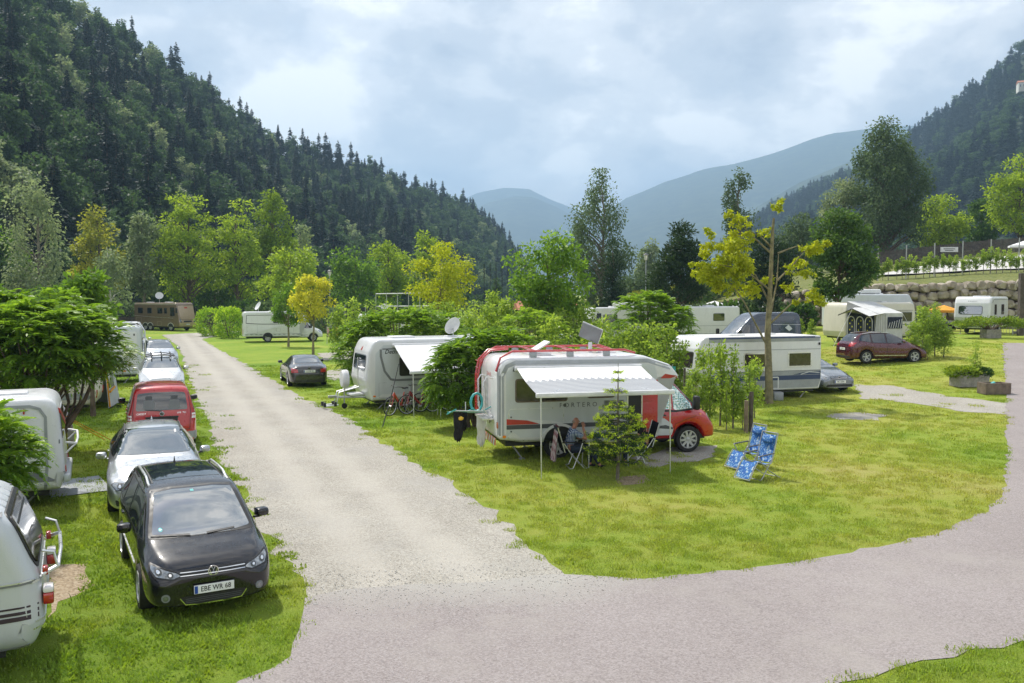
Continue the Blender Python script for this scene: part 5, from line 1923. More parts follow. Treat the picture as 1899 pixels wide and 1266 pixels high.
# ---- silver estate behind
def estate():
    o = place('parked_car', -7.75, 18.5, -66, 'silver-blue estate car with dark alloy wheels behind the black people carrier', 'car', 'cars parked along the gravel road')
    top = [(2.32, .58), (2.27, .70), (2.1, .77), (1.6, .87), (1.0, .96), (.85, 1.0), (.4, 1.20), (-.02, 1.36), (-.4, 1.43), (-1.1, 1.44), (-1.7, 1.39), (-1.95, 1.27), (-2.2, 1.0), (-2.28, .82), (-2.32, .62)]
    belt = [(2.32, .52), (2.0, .70), (1.0, .87), (0, .91), (-2.0, .98), (-2.32, .9)]
    wd = [(2.32, .56), (2.26, .72), (2.12, .83), (1.8, .89), (1.2, .905), (-1.5, .905), (-2.0, .87), (-2.22, .78), (-2.32, .66)]
    rw = [(2.32, .45), (2.0, .66), (1.1, .76), (.85, .74), (0, .60), (-.6, .585), (-1.7, .56), (-2.0, .6), (-2.32, .55)]
    me = car_shell(top, belt, wd, rw, .20, (1.43, -1.38), .36, 2.32, -2.32, .325)
    me.materials.append(M['paint_silver']); link('body', me, o); sh = Shell(me)
    wheels(o, (1.43, -1.38), 1.56, .325, .22, 'five'); cladding(o, -1.95, 1.95, .70)
    ws = sh.patch('windscreen', M['glass_screen'], o, rpoly([(-.72, 1.0), (.72, 1.0), (.56, 1.36), (.3, 1.385), (-.3, 1.385), (-.56, 1.36)], .03, 3), 'F', .006, .015, .06)
    sh.patch('sticker', M['plate_white'], ws, rect(.42, .46, 1.30, 1.34, .004), 'F', .009, .004)
    side_glass(sh, o, [[(.68, .96), (-.28, .96), (-.28, 1.33), (.10, 1.31)], [(-.36, .96), (-1.15, .98), (-1.15, 1.34), (-.36, 1.34)], [(-1.22, 1.0), (-1.95, 1.05), (-1.75, 1.27), (-1.22, 1.33)]], 'glass_dark', 'plastic_black')
    sh.patch('rear_window', M['glass_dark'], o, rpoly([(-.6, 1.02), (.6, 1.02), (.5, 1.3), (-.5, 1.3)], .04), 'B', .006)
    for s in (-1, 1):
        mirror(o, .55, .91, .98, M['paint_silver'], s)
        h = sh.patch('headlight', M['plastic_black'], o, rpoly([(s * .36, .60), (s * .72, .56), (s * .82, .66), (s * .74, .70), (s * .38, .68)], .02, 3), 'F', .004, .012, .05)
        sh.patch('lens', M['glass_lamp'], h, rpoly([(s * .38, .61), (s * .71, .575), (s * .80, .66), (s * .73, .69), (s * .39, .67)], .02, 3), 'F', .008, .006, .05)
        for yy in (.50, .65):
            sh.patch('reflector', M['plastic_black'], h, circ(s * yy, .632, .046), 'F', .012, .006, .03)
            sh.patch('reflector', M['chrome'], h, circ(s * yy, .632, .026), 'F', .016, .006, .03)
        sh.patch('side_intake', M['plastic_black'], o, rpoly([(s * .45, .28), (s * .72, .28), (s * .74, .40), (s * .48, .36)], .02), 'F', .004)
        sh.patch('kidney_grille', M['plastic_black'], o, rpoly([(s * .03, .56), (s * .28, .55), (s * .30, .67), (s * .03, .69)], .03), 'F', .006)
        sh.patch('tail_light', M['lamp_red'], o, rect(s * .6 - .15, s * .6 + .15, .82, .92, .03), 'B', .006)
        pts = [sh.hit(x, s * .56, 'T', .02) for x in (-.1, -.5, -1.0, -1.6)]
        MB().tube(pts, .014, 6).build('roof_rail', M['plastic_black'], o, True)
        sh.strip('bonnet_crease', M['paint_silver'], o, [(.9, s * .55), (1.6, s * .48), (2.15, s * .32)], .03, 'T', .005, .012)
    plate(sh, o, 'F', 0, .40, 'M RS 314')
    door_lines(sh, o, [[(.75, .93), (.86, .5), (.78, .28)], [(-.32, .93), (-.32, .28)], [(-1.18, .95), (-1.05, .6)]])
    handles(sh, o, [(-.12, .80), (-.98, .83)], 'paint_silver')
    MB().tube([(0, 0, 0), (-.06, 0, .09)], [.03, .006], 6).build('antenna', M['paint_silver'], o, loc=sh.hit(-1.35, 0, 'T', -.005))


estate()


# ---- red leisure van seen from behind
def caddy():
    o = place('parked_car', -10.4, 25.3, 114, 'red leisure van showing its tailgate between two silver cars', 'car', 'cars parked along the gravel road')
    top = [(2.2, .62), (2.1, .82), (1.7, .98), (1.25, 1.08), (1.1, 1.12), (.55, 1.52), (.2, 1.72), (-.2, 1.80), (-1.3, 1.82), (-1.95, 1.79), (-2.08, 1.70), (-2.15, 1.2), (-2.2, .62)]
    belt = [(2.2, .55), (1.2, .98), (-2.05, 1.08), (-2.2, .9)]
    wd = [(2.2, .6), (2.1, .78), (1.8, .88), (1, .9), (-1.8, .9), (-2.08, .87), (-2.17, .82), (-2.2, .78)]
    rw = [(2.2, .5), (1.2, .76), (.3, .68), (-1.9, .68), (-2.1, .72), (-2.2, .72)]
    me = car_shell(top, belt, wd, rw, .24, (1.32, -1.36), .36, 2.2, -2.2, .32)
    me.materials.append(M['paint_red']); link('body', me, o); sh = Shell(me)
    wheels(o, (1.32, -1.36), 1.56, .32, .2, 'steel'); cladding(o, -1.9, 1.85, .70)
    rwn = sh.patch('rear_window', M['glass_dark'], o, rpoly([(-.66, 1.14), (.66, 1.14), (.60, 1.60), (.3, 1.625), (-.3, 1.625), (-.60, 1.60)], .06, 4), 'B', .006, .015)
    for s in (-1, 1):
        sh.patch('seat_back', M['trim_mid'], rwn, rpoly([(s * .32 - .15, 1.18), (s * .32 + .15, 1.18), (s * .32 + .13, 1.42), (s * .32 - .13, 1.42)], .05), 'B', .009, .004)
        sh.patch('headrest', M['trim_dark'], rwn, rect(s * .32 - .09, s * .32 + .09, 1.43, 1.53, .04), 'B', .009, .004)
        tl = sh.patch('tail_light', M['lamp_red'], o, rect(s * .80 - .055, s * .80 + .055, .82, 1.06, .02), 'B', .008, .02, .05)
        sh.patch('lens', M['lamp_white'], tl, rect(s * .80 - .045, s * .80 + .045, .89, .96, .01), 'B', .012, .01, .05)
        sh.patch('lens', M['lamp_white'], tl, rect(s * .80 - .045, s * .80 + .045, .98, 1.03, .01), 'B', .012, .01, .05)
        mirror(o, .78, .91, 1.14, M['plastic_black'], s)
        sh.strip('tailgate_gap', M['ink'], o, [(s * .70, .60), (s * .73, 1.1), (s * .665, 1.66)], .014, 'B', .002, .005)
    sh.strip('tailgate_gap', M['ink'], o, [(-.70, .60), (.70, .60)], .014, 'B', .002, .005)
    sh.patch('rear_bumper', M['trim_grey'], o, rpoly([(-.86, .32), (.86, .32), (.87, .54), (-.87, .54)], .04), 'B', .03, .05)
    sh.patch('plate_recess', M['plastic_black'], o, rect(-.40, .40, .80, .94, .02), 'B', .003, .006)
    plate(sh, o, 'B', 0, .83, 'WH HW 271', .014)
    sh.patch('handle_bar', M['plastic_black'], o, rect(-.42, .42, .935, .975, .012), 'B', .02, .03)
    logo_ring(sh, o, 'B', 1.05, .062)
    sh.text('lettering', M['chrome'], o, 'CADDY', 'B', .52, 1.06, .07, .006)
    sh.text('lettering', M['chrome'], o, 'LIFE  TDI', 'B', -.50, 1.06, .06, .006)
    sh.strip('wiper', M['plastic_black'], o, [(0, 1.12), (.42, 1.17)], .022, 'B', .02)
    side_glass(sh, o, [[(.86, 1.08), (-.1, 1.08), (-.1, 1.62), (.25, 1.60)], [(-.2, 1.09), (-1.1, 1.1), (-1.1, 1.64), (-.2, 1.64)], [(-1.2, 1.11), (-1.92, 1.13), (-1.86, 1.60), (-1.2, 1.64)]], 'glass_dark', 'plastic_black')
    sh.patch('windscreen', M['glass_screen'], o, rpoly([(-.7, 1.14), (.7, 1.14), (.6, 1.62), (-.6, 1.62)], .04), 'F')
    door_lines(sh, o, [[(.95, 1.0), (.95, .4)], [(-.15, 1.05), (-.15, .32)], [(-1.15, 1.05), (-1.1, .35)]])
    handles(sh, o, [(.05, .95), (-.95, .97)], 'paint_red')


caddy()


def simple_car(x, y, deg, label, paint, kind, plate_f=None, plate_b=None, group='cars parked along the gravel road', badge=None, rack=False, rim='multi', name='parked_car'):
    o = place(name, x, y, deg, label, 'car', group)
    if kind == 'sedan':
        L_, top = 2.38, [(2.38, .56), (2.33, .70), (2.1, .80), (1.5, .92), (1.05, .99), (.9, 1.02), (.4, 1.25), (.05, 1.38), (-.4, 1.44), (-.8, 1.43), (-1.2, 1.33), (-1.65, 1.10), (-1.8, 1.06), (-2.2, 1.02), (-2.32, .92), (-2.38, .62)]
        belt = [(2.38, .52), (1, .9), (-1.6, .98), (-2.38, .85)]
        glass = [[(.66, .98), (-.30, .98), (-.30, 1.34), (.15, 1.32)], [(-.38, .98), (-1.1, 1.0), (-1.05, 1.27), (-.6, 1.35), (-.38, 1.35)]]
        ax = (1.45, -1.40); wsr, wst = 1.04, 1.385; rb, rt = 1.10, 1.36; tz = .86
        rw = [(2.38, .45), (1.1, .74), (.9, .72), (.1, .59), (-.8, .58), (-1.6, .64), (-2.38, .6)]
    elif kind == 'suv':
        L_, top = 2.12, [(2.12, .65), (2.06, .85), (1.85, .96), (1.3, 1.07), (1.0, 1.12), (.9, 1.15), (.4, 1.42), (.05, 1.57), (-.4, 1.64), (-1.2, 1.63), (-1.7, 1.55), (-1.9, 1.40), (-2.05, 1.05), (-2.12, .7)]
        belt = [(2.12, .6), (1, 1.0), (-1.9, 1.12), (-2.12, .95)]
        glass = [[(.70, 1.08), (-.25, 1.09), (-.25, 1.53), (.13, 1.51)], [(-.33, 1.09), (-1.05, 1.12), (-1.05, 1.53), (-.33, 1.54)], [(-1.12, 1.13), (-1.75, 1.2), (-1.6, 1.47), (-1.12, 1.52)]]
        ax = (1.28, -1.30); wsr, wst = 1.17, 1.58; rb, rt = 1.14, 1.50; tz = .98
        rw = [(2.12, .5), (1.1, .76), (.9, .74), (.1, .62), (-1.5, .59), (-2.12, .6)]
    else:  # hatch / compact people carrier
        L_, top = 2.18, [(2.18, .58), (2.12, .74), (1.9, .86), (1.4, 1.0), (1.12, 1.08), (.6, 1.36), (.2, 1.54), (-.2, 1.62), (-.9, 1.63), (-1.5, 1.56), (-1.8, 1.40), (-2.05, 1.08), (-2.13, .98), (-2.18, .62)]
        belt = [(2.18, .55), (1.1, .94), (-1.8, 1.06), (-2.18, .9)]
        glass = [[(.92, 1.03), (-.18, 1.03), (-.18, 1.50), (.20, 1.48)], [(-.26, 1.04), (-1.0, 1.06), (-1.0, 1.50), (-.26, 1.51)], [(-1.08, 1.08), (-1.72, 1.18), (-1.5, 1.43), (-1.08, 1.49)]]
        ax = (1.33, -1.34); wsr, wst = 1.12, 1.55; rb, rt = 1.10, 1.50; tz = 1.02
        rw = [(2.18, .48), (1.1, .76), (.2, .62), (-1.4, .58), (-2.18, .58)]
    wd = [(L_, .56), (L_ - .06, .72), (L_ - .2, .82), (L_ - .5, .88), (1, .9), (-1.5, .9), (-L_ + .25, .86), (-L_ + .08, .78), (-L_, .68)]
    me = car_shell(top, belt, wd, rw, .22, ax, .37, L_, -L_, .325)
    me.materials.append(M[paint]); link('body', me, o); sh = Shell(me)
    wheels(o, ax, 1.56, .33, .21, rim); cladding(o, -1.85, 1.85, .70)
    wy = .70
    sh.patch('windscreen', M['glass_screen'], o, rpoly([(-wy, wsr), (wy, wsr), (.56, wst - .02), (.3, wst), (-.3, wst), (-.56, wst - .02)], .03, 3), 'F', .006, .015, .07)
    sh.patch('rear_window', M['glass_screen' if kind == 'sedan' else 'glass_dark'], o, rpoly([(-.62, rb), (.62, rb), (.50, rt), (-.50, rt)], .05, 3), 'B', .006, .015, .07)
    side_glass(sh, o, glass, 'glass_dark', 'plastic_black')
    for s in (-1, 1):
        mirror(o, wsr * .1 + .5, .90, wsr - .02, M[paint], s)
        z0 = tz - .30 if kind == 'sedan' else .62
        h = sh.patch('headlight', M['glass_lamp'], o, rpoly([(s * .44, z0), (s * .76, z0 - .02), (s * .80, z0 + .12), (s * .46, z0 + .09)], .03, 3), 'F', .007, .012, .05)
        sh.patch('reflector', M['trim_mid'], h, circ(s * .60, z0 + .045, .035), 'F', .011, .008, .04)
        sh.patch('tail_light', M['lamp_red'], o, rpoly([(s * .50, tz - .16), (s * .80, tz - .16), (s * .80, tz + .04), (s * .52, tz)], .03, 3), 'B', .007, .012, .05)
        sh.patch('fog_light', M['trim_mid'], o, circ(s * .62, .36, .045), 'F', .006, .01, .04)
        if kind != 'sedan' or rack:
            pts = [sh.hit(x, s * .57, 'T', .03) for x in (.0, -.5, -1.0, -1.45)]
            MB().tube(pts, .018, 6).build('roof_rail', M['alu'], o, True)
        sh.strip('side_strip', M['alu' if kind == 'hatch' else 'plastic_black'], o, [(.82, .40), (-.9, .40)], .03, 'L' if s > 0 else 'R', .01, .02)
    g0, g1 = (.58, .68) if kind == 'sedan' else (.60, .70)
    sh.patch('upper_grille', M['plastic_black'], o, rpoly([(-.40, g0), (.40, g0), (.42, g1), (-.42, g1)], .02), 'F', .004, .012, .06)
    for k in range(3): sh.strip('grille_bar', M['chrome'], o, [(-.38, g0 + .02 + k * .03), (.38, g0 + .02 + k * .03)], .008, 'F', .009, .01, .1)
    sh.patch('lower_grille', M['plastic_black'], o, rpoly([(-.62, .26), (.62, .26), (.60, .36), (-.60, .36)], .03), 'F', .004, .012, .07)
    sh.patch('rear_skirt', M['plastic_black'], o, rpoly([(-.70, .27), (.70, .27), (.68, .36), (-.68, .36)], .03), 'B', .004, .012, .1)
    if badge: logo_ring(sh, o, badge, (g0 + g1) / 2 + .01 if badge == 'F' else tz + .02, .055, 'VW' if badge == 'F' else 'star')
    if plate_f: plate(sh, o, 'F', 0, .47, plate_f)
    if plate_b: plate(sh, o, 'B', 0, tz - .10 if kind == 'sedan' else .72, plate_b)
    a0 = glass[0][1][0] - .04
    door_lines(sh, o, [[(glass[0][0][0] + .1, glass[0][0][1] - .03), (.95, .5), (.85, .3)], [(a0, glass[0][0][1] - .02), (a0, .3)], [(-1.05, 1.0), (-.98, .7), (-.9, .5)]])
    handles(sh, o, [(a0 + .16, .88), (-.86, .9)], paint)
    if rack:
        for x in (-.15, -.85):
            p = [sh.hit(x, y, 'T', 0) + Vector((0, 0, .09)) for y in (-.6, -.2, .2, .6)]
            MB().tube(p, .022, 6).build('roof_bar', M['plastic_black'], o)
            for y in (-.35, .05, .4):
                MB().tube([sh.hit(x + d, y, 'T', .12) for d in (-.3, 0, .3)], .03, 5).build('bicycle_holder', M['plastic_black'], o)
    return o


simple_car(-15.2, 37.2, -66, 'pale silver car with dark bicycle carrier on its roof behind the red van', 'paint_white_silver', 'suv', 'STA K 87', rack=True)
simple_car(-20.7, 50.5, -62, 'grey compact people carrier beside the tall white camper', 'paint_silver', 'suv', 'FÜ D 552')
simple_car(-27.4, 62.5, -62, 'far pale car between the tall white camper and the brown motorhome', 'paint_white_silver', 'hatch', 'RO P 12')
simple_car(-10.15, 41.7, 111, 'black saloon car seen from behind on the lawn near the caravan drawbar', 'paint_midnight', 'sedan', None, 'LG W 75', group=None, badge='B')
simple_car(13.0, 37.9, -76, 'grey saloon nosing out behind the blue-striped caravan', 'paint_grey', 'sedan', 'M L 6294', group=None, badge='F')
simple_car(19.4, 45.2, 8, 'burgundy compact people carrier with dark alloys beside the tent awning', 'paint_burgundy', 'hatch', None, 'WOR C 9', group=None, rim='five')
simple_car(29.3, 61.5, 10, 'dark car half hidden behind the apple trees below the boulder wall', 'paint_midnight', 'hatch', group=None)
simple_car(2.7, 58.5, 150, 'small white car glimpsed through the apple hedge', 'paint_white_silver', 'hatch', group=None)

# ---------------------------------------------------------------- caravans and motorhomes
def offset_poly(P, d):
    n = len(P); out = []
    ar = sum(P[i][0] * P[(i + 1) % n][1] - P[(i + 1) % n][0] * P[i][1] for i in range(n))
    sg = 1 if ar > 0 else -1
    for i in range(n):
        a, b, c = Vector(P[i - 1]), Vector(P[i]), Vector(P[(i + 1) % n])
        t = (b - a).normalized() + (c - b).normalized()
        if t.length < 1e-6: t = c - a
        t.normalize()
        out.append(tuple(b + Vector((-t.y, t.x)) * d * sg))
    return out


def rv_shell(prof, W, r=.10, k=4):
    """side profile (x,z) swept across the width with rounded long edges"""
    n = len(prof)
    secs = []
    for i in range(k + 1):
        a = PI / 2 * i / k
        secs.append((-W / 2 + r * (1 - math.sin(a)), r * (1 - math.cos(a))))
    secs = [(y, d) for y, d in secs]
    secs = [(-W / 2 + r * (1 - math.cos(PI / 2 * i / k)), r * (1 - math.sin(PI / 2 * i / k))) for i in range(k + 1)]
    secs += [(-y, d) for y, d in secs[::-1]]
    V = []
    for y, d in secs:
        V += [(x, y, z) for x, z in (offset_poly(prof, d) if d > 1e-6 else prof)]
    F = []
    for i in range(len(secs) - 1):
        for j in range(n):
            F.append((i * n + j, (i + 1) * n + j, (i + 1) * n + (j + 1) % n, i * n + (j + 1) % n))
    F.append(tuple(range(n))); F.append(tuple((len(secs) - 1) * n + j for j in range(n))[::-1])
    me = bpy.data.meshes.new('body')
    me.from_pydata(V, [], F)
    bm = bmesh.new(); bm.from_mesh(me); bmesh.ops.recalc_face_normals(bm, faces=bm.faces[:])
    bmesh.ops.triangulate(bm, faces=[f for f in bm.faces if len(f.verts) > 4])
    bm.to_mesh(me); bm.free()
    me.polygons.foreach_set('use_smooth', [True] * len(me.polygons)); me.set_sharp_from_angle(angle=R(35))
    return me


def rv_window(sh, o, side, a0, a1, z0, z1, r=.05, frame='trim_dark', glass='glass_acrylic', curtain=None, fw=.035):
    f = sh.patch('window_frame', M[frame], o, rect(a0 - fw, a1 + fw, z0 - fw, z1 + fw, r + fw), side, .012, .03, .2)
    sh.patch('window_pane', M[glass], f, rect(a0, a1, z0, z1, r), side, .022, .02, .2)
    return f


def hatch_door(sh, o, side, a0, a1, z0, z1, m='trim_grey', r=.06, locks=True):
    sh.strip('hatch_seam', M[m], o, rect(a0, a1, z0, z1, r), .014, side, .004, .008, .15, True)
    if locks:
        for z in (z0 + (z1 - z0) * .3, z0 + (z1 - z0) * .75):
            sh.patch('hatch_lock', M['trim_dark'], o, circ(a0 + .06, z, .022, 10), side, .012)


def roof_lid(o, sh, x, y, w=.4, l=.4, h=.06, m='plastic_white', open_=0):
    c = sh.hit(x, y, 'T', 0)
    b = MB().box(-l / 2, l / 2, -w / 2, w / 2, -.02, h).build('roof_vent', M[m], o, True, .025, loc=c)
    if open_:
        MB().box(0, l * 1.1, -w / 2 - .02, w / 2 + .02, 0, .05).build('vent_lid', M[m], b, True, .02, loc=(-l / 2, 0, h), rot=(0, -open_, 0))
    return b


def dish(o, p, r=.42, az=0.0, el=.35, mast=.35):
    """satellite dish looking along az (local), raised on a short mast"""
    root = MB().tube([(0, 0, 0), (0, 0, mast)], .022, 8).build('dish_mast', M['alu'], o, loc=p)
    Mx = Matrix.Rotation(az, 4, 'Z') @ Matrix.Rotation(PI / 2 - el, 4, 'Y')
    prof = [(r * t, .22 * r * t * t) for t in np.linspace(.02, 1, 7)]
    prof2 = [(q[0], q[1] + .012) for q in prof[::-1]]
    d = MB().lathe([(q[0], q[1] - .1 * r) for q in prof] + [(q[0], q[1] - .1 * r) for q in prof2], Mx, 28).build('satellite_dish', M['plastic_white'], root, True, loc=(0, 0, mast + r * .25))
    a = Mx @ Vector((r * .75, 0, r * .95))
    MB().tube([Mx @ Vector((r * .9, 0, 0)), a], .012, 5).build('receiver_arm', M['alu'], root, loc=(0, 0, mast + r * .25))
    return root


def awning(o, x0, x1, y0, z0, reach, drop, side, m, mb_case='plastic_white', legs=True, leg_to=0.0, sag=.03):
    """wind-out awning: case, cloth, lead rail and two legs; side -1 = right of the vehicle"""
    a = MB().box(x0, x1, -.07, .07, -.06, .06).build('awning_case', M[mb_case], o, True, .03, loc=(0, y0 + side * .06, z0))
    nx, ny = 16, 8
    V = []
    for j in range(ny + 1):
        t = j / ny
        for i in range(nx + 1):
            s = i / nx
            V.append((x0 + .05 + (x1 - x0 - .1) * s, t * reach, -drop * t - sag * math.sin(PI * t) * (.6 + .4 * math.cos(2 * PI * s))))
    F = [(j * (nx + 1) + i, j * (nx + 1) + i + 1, (j + 1) * (nx + 1) + i + 1, (j + 1) * (nx + 1) + i) for j in range(ny) for i in range(nx)]
    nV = len(V)
    V2 = V + [(p[0], p[1], p[2] - .004) for p in V]
    F2 = F + [tuple(i + nV for i in f[::-1]) for f in F]
    me = mesh_np('awning_cloth', V2, F2, M[m], True)
    link('awning_cloth', me, o, (0, y0 + side * .12, z0 + .02), (0, 0, 0), (1, side, 1))
    yr = y0 + side * (.12 + reach); zr = z0 + .02 - drop
    MB().box(x0, x1, -.045, .045, -.06, .05).build('lead_rail', M['plastic_white'], o, True, .02, loc=(0, yr, zr))
    if legs:
        for x in (x0 + .12, x1 - .12):
            MB().tube([(x, yr, zr - .05), (x, yr + side * .03, zr * .5), (x, yr + side * .06, leg_to)], [.02, .017, .014], 8).build('awning_leg', M['alu'], o, True)
    for x in (x0 + .3, x1 - .3):
        xm = x + (.9 if x < (x0 + x1) / 2 else -.9)
        MB().tube([(x, y0 + side * .15, z0 - .02), (xm, y0 + side * .15 + side * reach * .5, z0 - drop * .5 - .06), (x, yr, zr - .01)], .018, 6).build('awning_arm', M['alu'], o)


def hitch(o, x, z=.45, s=1):
    for y in (-.42, .42):
        MB().tube([(x - s * .2, y, z - .02), (x + s * 1.05, y * .12, z - .02)], .035, 6).build('drawbar', M['galv'], o)
    MB().box(0, .34, -.05, .05, -.04, .06).build('coupling', M['steel'], o, False, .02, loc=(x + s * 1.0 if s > 0 else x - 1.34, 0, z))
    MB().tube([(x + s * .75, .1, 0.1), (x + s * .75, .1, z + .35)], .026, 8).build('jockey_post', M['galv'], o)
    MB().lathe([(.05, -.03), (.105, -.028), (.105, .028), (.05, .03)], Matrix.Rotation(PI / 2, 4, 'X'), 16).build('jockey_wheel', M['rubber'], o, True, loc=(x + s * .75, .1, .105))
    MB().box(-.28, .28, -.3, .3, 0, .1).build('drawbar_cover', M['plastic_white'], o, True, .04, loc=(x + s * .3, 0, z + .02))


def steady(o, x, y, h=.42):
    MB().tube([(x, y, h), (x + .35, y, .02)], .022, 6).build('corner_steady', M['galv'], o)
    MB().box(x + .28, x + .42, y - .07, y + .07, 0, .025).build('steady_foot', M['galv'], o)


def rails(o, pts, r, m, name='rail'):
    return MB().tube(pts, r, 8).build(name, M[m], o, True)


# ---- red and white coachbuilt motorhome
def fortero():
    o = place('motorhome', 2.55, 23.7, 13.5, 'red and white motorhome with striped awning out and red roof rails', 'motorhome')
    prof = rpoly([(-3.25, .58), (-3.25, 2.66), (.70, 2.68), (1.48, 2.42), (1.74, 2.10), (1.58, 1.98), (1.14, 2.0), (1.14, .48), (-2.6, .48)], [.12, .42, .5, .3, .08, .05, .05, .03, .1], 7)
    me = rv_shell(prof, 2.28, .12)
    me.materials.append(M['gel_white']); link('body', me, o); sh = Shell(me)
    # cab
    top = [(2.95, .62), (2.93, .86), (2.85, 1.0), (2.65, 1.12), (2.48, 1.20), (2.38, 1.28), (2.0, 1.66), (1.70, 1.96), (1.5, 2.06), (.85, 2.07)]
    belt = [(2.95, .6), (2.7, .96), (2.35, 1.13), (.85, 1.14)]
    wd = [(2.95, .68), (2.88, .84), (2.65, .94), (2.2, .985), (.85, .985)]
    rw = [(2.95, .55), (2.7, .74), (2.4, .84), (1.65, .80), (.85, .80)]
    cm = car_shell(top, belt, wd, rw, .38, (2.08,), .44, 2.95, .85, .36)
    cm.materials.append(M['paint_red']); link('cab', cm, o); ch = Shell(cm)
    wheels(o, (2.08,), 1.70, .36, .22, 'steel')
    wheels(o, (-1.62,), 1.78, .36, .22, 'steel')
    MB().box(-3.0, 2.6, -.85, .85, .36, .62).build('chassis', M['plastic_black'], o)
    ch.patch('windscreen', M['glass_screen'], o, rpoly([(-.84, 1.33), (.84, 1.33), (.74, 1.93), (-.74, 1.93)], .06), 'F', .006)
    for s, sd in ((1, 'L'), (-1, 'R')):
        ch.patch('side_window', M['foil'], o, rpoly([(2.20, 1.20), (1.72, 1.17), (1.64, 1.2), (1.62, 1.88), (1.76, 1.76), (2.14, 1.36)], .03, 3), sd, .006)
        ch.patch('side_window', M['foil'], o, rpoly([(1.58, 1.2), (1.22, 1.2), (1.22, 1.90), (1.58, 1.88)], .02, 3), sd, .006)
        ch.strip('window_seal', M['plastic_black'], o, [(2.26, 1.19), (1.7, 1.14), (1.19, 1.17), (1.18, 1.93), (1.64, 1.91), (1.80, 1.78), (2.26, 1.30)], .05, sd, .008, .015, .06, True)
        ch.patch('mirror_base', M['plastic_black'], o, rpoly([(2.2, 1.20), (2.46, 1.16), (2.2, 1.38)], .02, 3), sd, .01)
        m = MB().box(-.08, .08, -.11, .11, -.19, .19).build('wing_mirror', M['plastic_black'], o, True, .05, loc=(2.2, s * 1.16, 1.38))
        MB().tube([(0, -s * .16, -.08), (0, 0, -.08)], .02, 6).build('mirror_arm', M['plastic_black'], m)
        ch.patch('headlight', M['glass_lamp'], o, rpoly([(s * .58, .80), (s * .82, .78), (s * .84, .98), (s * .70, 1.03)], .03, 3), 'F', .008, .015, .05)
        ch.patch('headlight_corner', M['glass_lamp'], o, rpoly([(2.90, .80), (2.72, .84), (2.72, 1.0), (2.84, .99)], .03, 3), sd, .006, .012, .05)
        ch.patch('indicator', M['lamp_orange'], o, circ(2.42, 1.04, .04, 12, .025), sd, .012)
        ch.strip('door_gap', M['ink'], o, [(1.18, 1.16), (1.18, .50), (1.60, .46), (1.68, .80), (2.02, .92), (2.30, 1.0), (2.30, 1.18)], .012, sd, .002, .005)
        ch.patch('door_handle', M['plastic_black'], o, rect(1.24, 1.40, 1.02, 1.06, .015), sd, .02, .03)
        ch.patch('side_graphic', M['gel_cool'], o, rpoly([(1.16, .50), (1.16, 1.0), (1.36, .96), (1.58, .80), (1.62, .66), (1.58, .50)], .03, 3), sd, .004, .006, .06)
        ch.patch('side_graphic_band', M['trim_dark'], o, rpoly([(1.16, .70), (1.16, .76), (1.40, .78), (1.62, .70), (1.60, .66)], .01, 3), sd, .007, .006, .06)
        ch.strip('wheel_arch', M['paint_red'], o, [(2.08 + .46 * math.cos(R(a)), .36 + .46 * math.sin(R(a))) for a in range(8, 176, 14)], .05, sd, .02, .04)
    ch.patch('upper_grille', M['plastic_black'], o, rect(-.42, .42, .82, .94, .04), 'F', .006)
    ch.patch('lower_grille', M['plastic_black'], o, rect(-.6, .6, .44, .58, .04), 'F', .006)
    plate(ch, o, 'F', 0, .66, 'IN SK 41')
    # camera side: right
    for sd in ('R', 'L'):
        sh.patch('side_panel', M['gel_cool'], o, rpoly([(-3.05, .62), (-3.05, 2.30), (-2.85, 2.46), (.75, 2.46), (1.0, 2.40), (1.06, 2.2), (1.08, .62)], .05), sd, .003, .006, .5)
        sh.patch('stripe', M['trim_dark'], o, rect(-3.04, .25, .84, .95, .01), sd, .008, .008, .5)
        sh.patch('stripe', M['trim_dark'], o, rect(-.35, .95, .70, .73, .005), sd, .008, .008, .5)
        sh.patch('stripe', M['stripe_red'], o, rpoly([(-3.04, .96), (-2.15, .96), (-2.5, 1.06), (-3.04, 1.11)], .01), sd, .008, .008, .3)
        sh.patch('stripe', M['gel_white'], o, rpoly([(-2.12, .96), (-1.5, .96), (-1.85, 1.03), (-2.55, 1.09)], .01), sd, .008, .008, .3)
        sh.patch('red_panel', M['paint_red'], o, rpoly([(.62, .62), (.62, 1.92), (1.09, 2.04), (1.09, .62)], .03), sd, .006, .008, .3)
        for k in range(4): sh.patch('red_panel_line', M['stripe_red'], o, rect(.70, 1.05, 1.46 + .09 * k, 1.49 + .09 * k, .005), sd, .012, .008, .3)
        sh.strip('corner_trim', M['trim_grey'], o, [(-3.16, .56), (-3.16, 2.2), (-3.03, 2.46), (-2.8, 2.55), (.8, 2.54), (1.45, 2.34)], .10, sd, .010, .02, .12)
        sh.patch('cap_graphic', M['gel_white'], o, rpoly([(1.0, 2.5), (1.5, 2.34), (1.76, 2.12), (1.1, 2.1)], .04, 3), sd, .004, .006, .2)
        sh.patch('cap_graphic', M['stripe_red'], o, rpoly([(1.15, 2.06), (1.66, 2.06), (1.62, 2.12), (1.3, 2.18)], .02, 3), sd, .008, .006, .2)
    rv_window(sh, o, 'R', -2.78, -1.45, 1.56, 2.10, .05, 'timber', 'glass_acrylic')
    rv_window(sh, o, 'R', -.85, -.15, 1.62, 1.98, .05, 'timber', 'glass_acrylic')
    sh.patch('air_grille', M['trim_grey'], o, rect(-.42, .14, 1.36, 1.52, .02), 'R', .012)
    for k in range(4): sh.strip('grille_slat', M['fabric_olive'], o, [(-.39, 1.385 + k * .036), (.11, 1.385 + k * .036)], .018, 'R', .018, .008, .3)
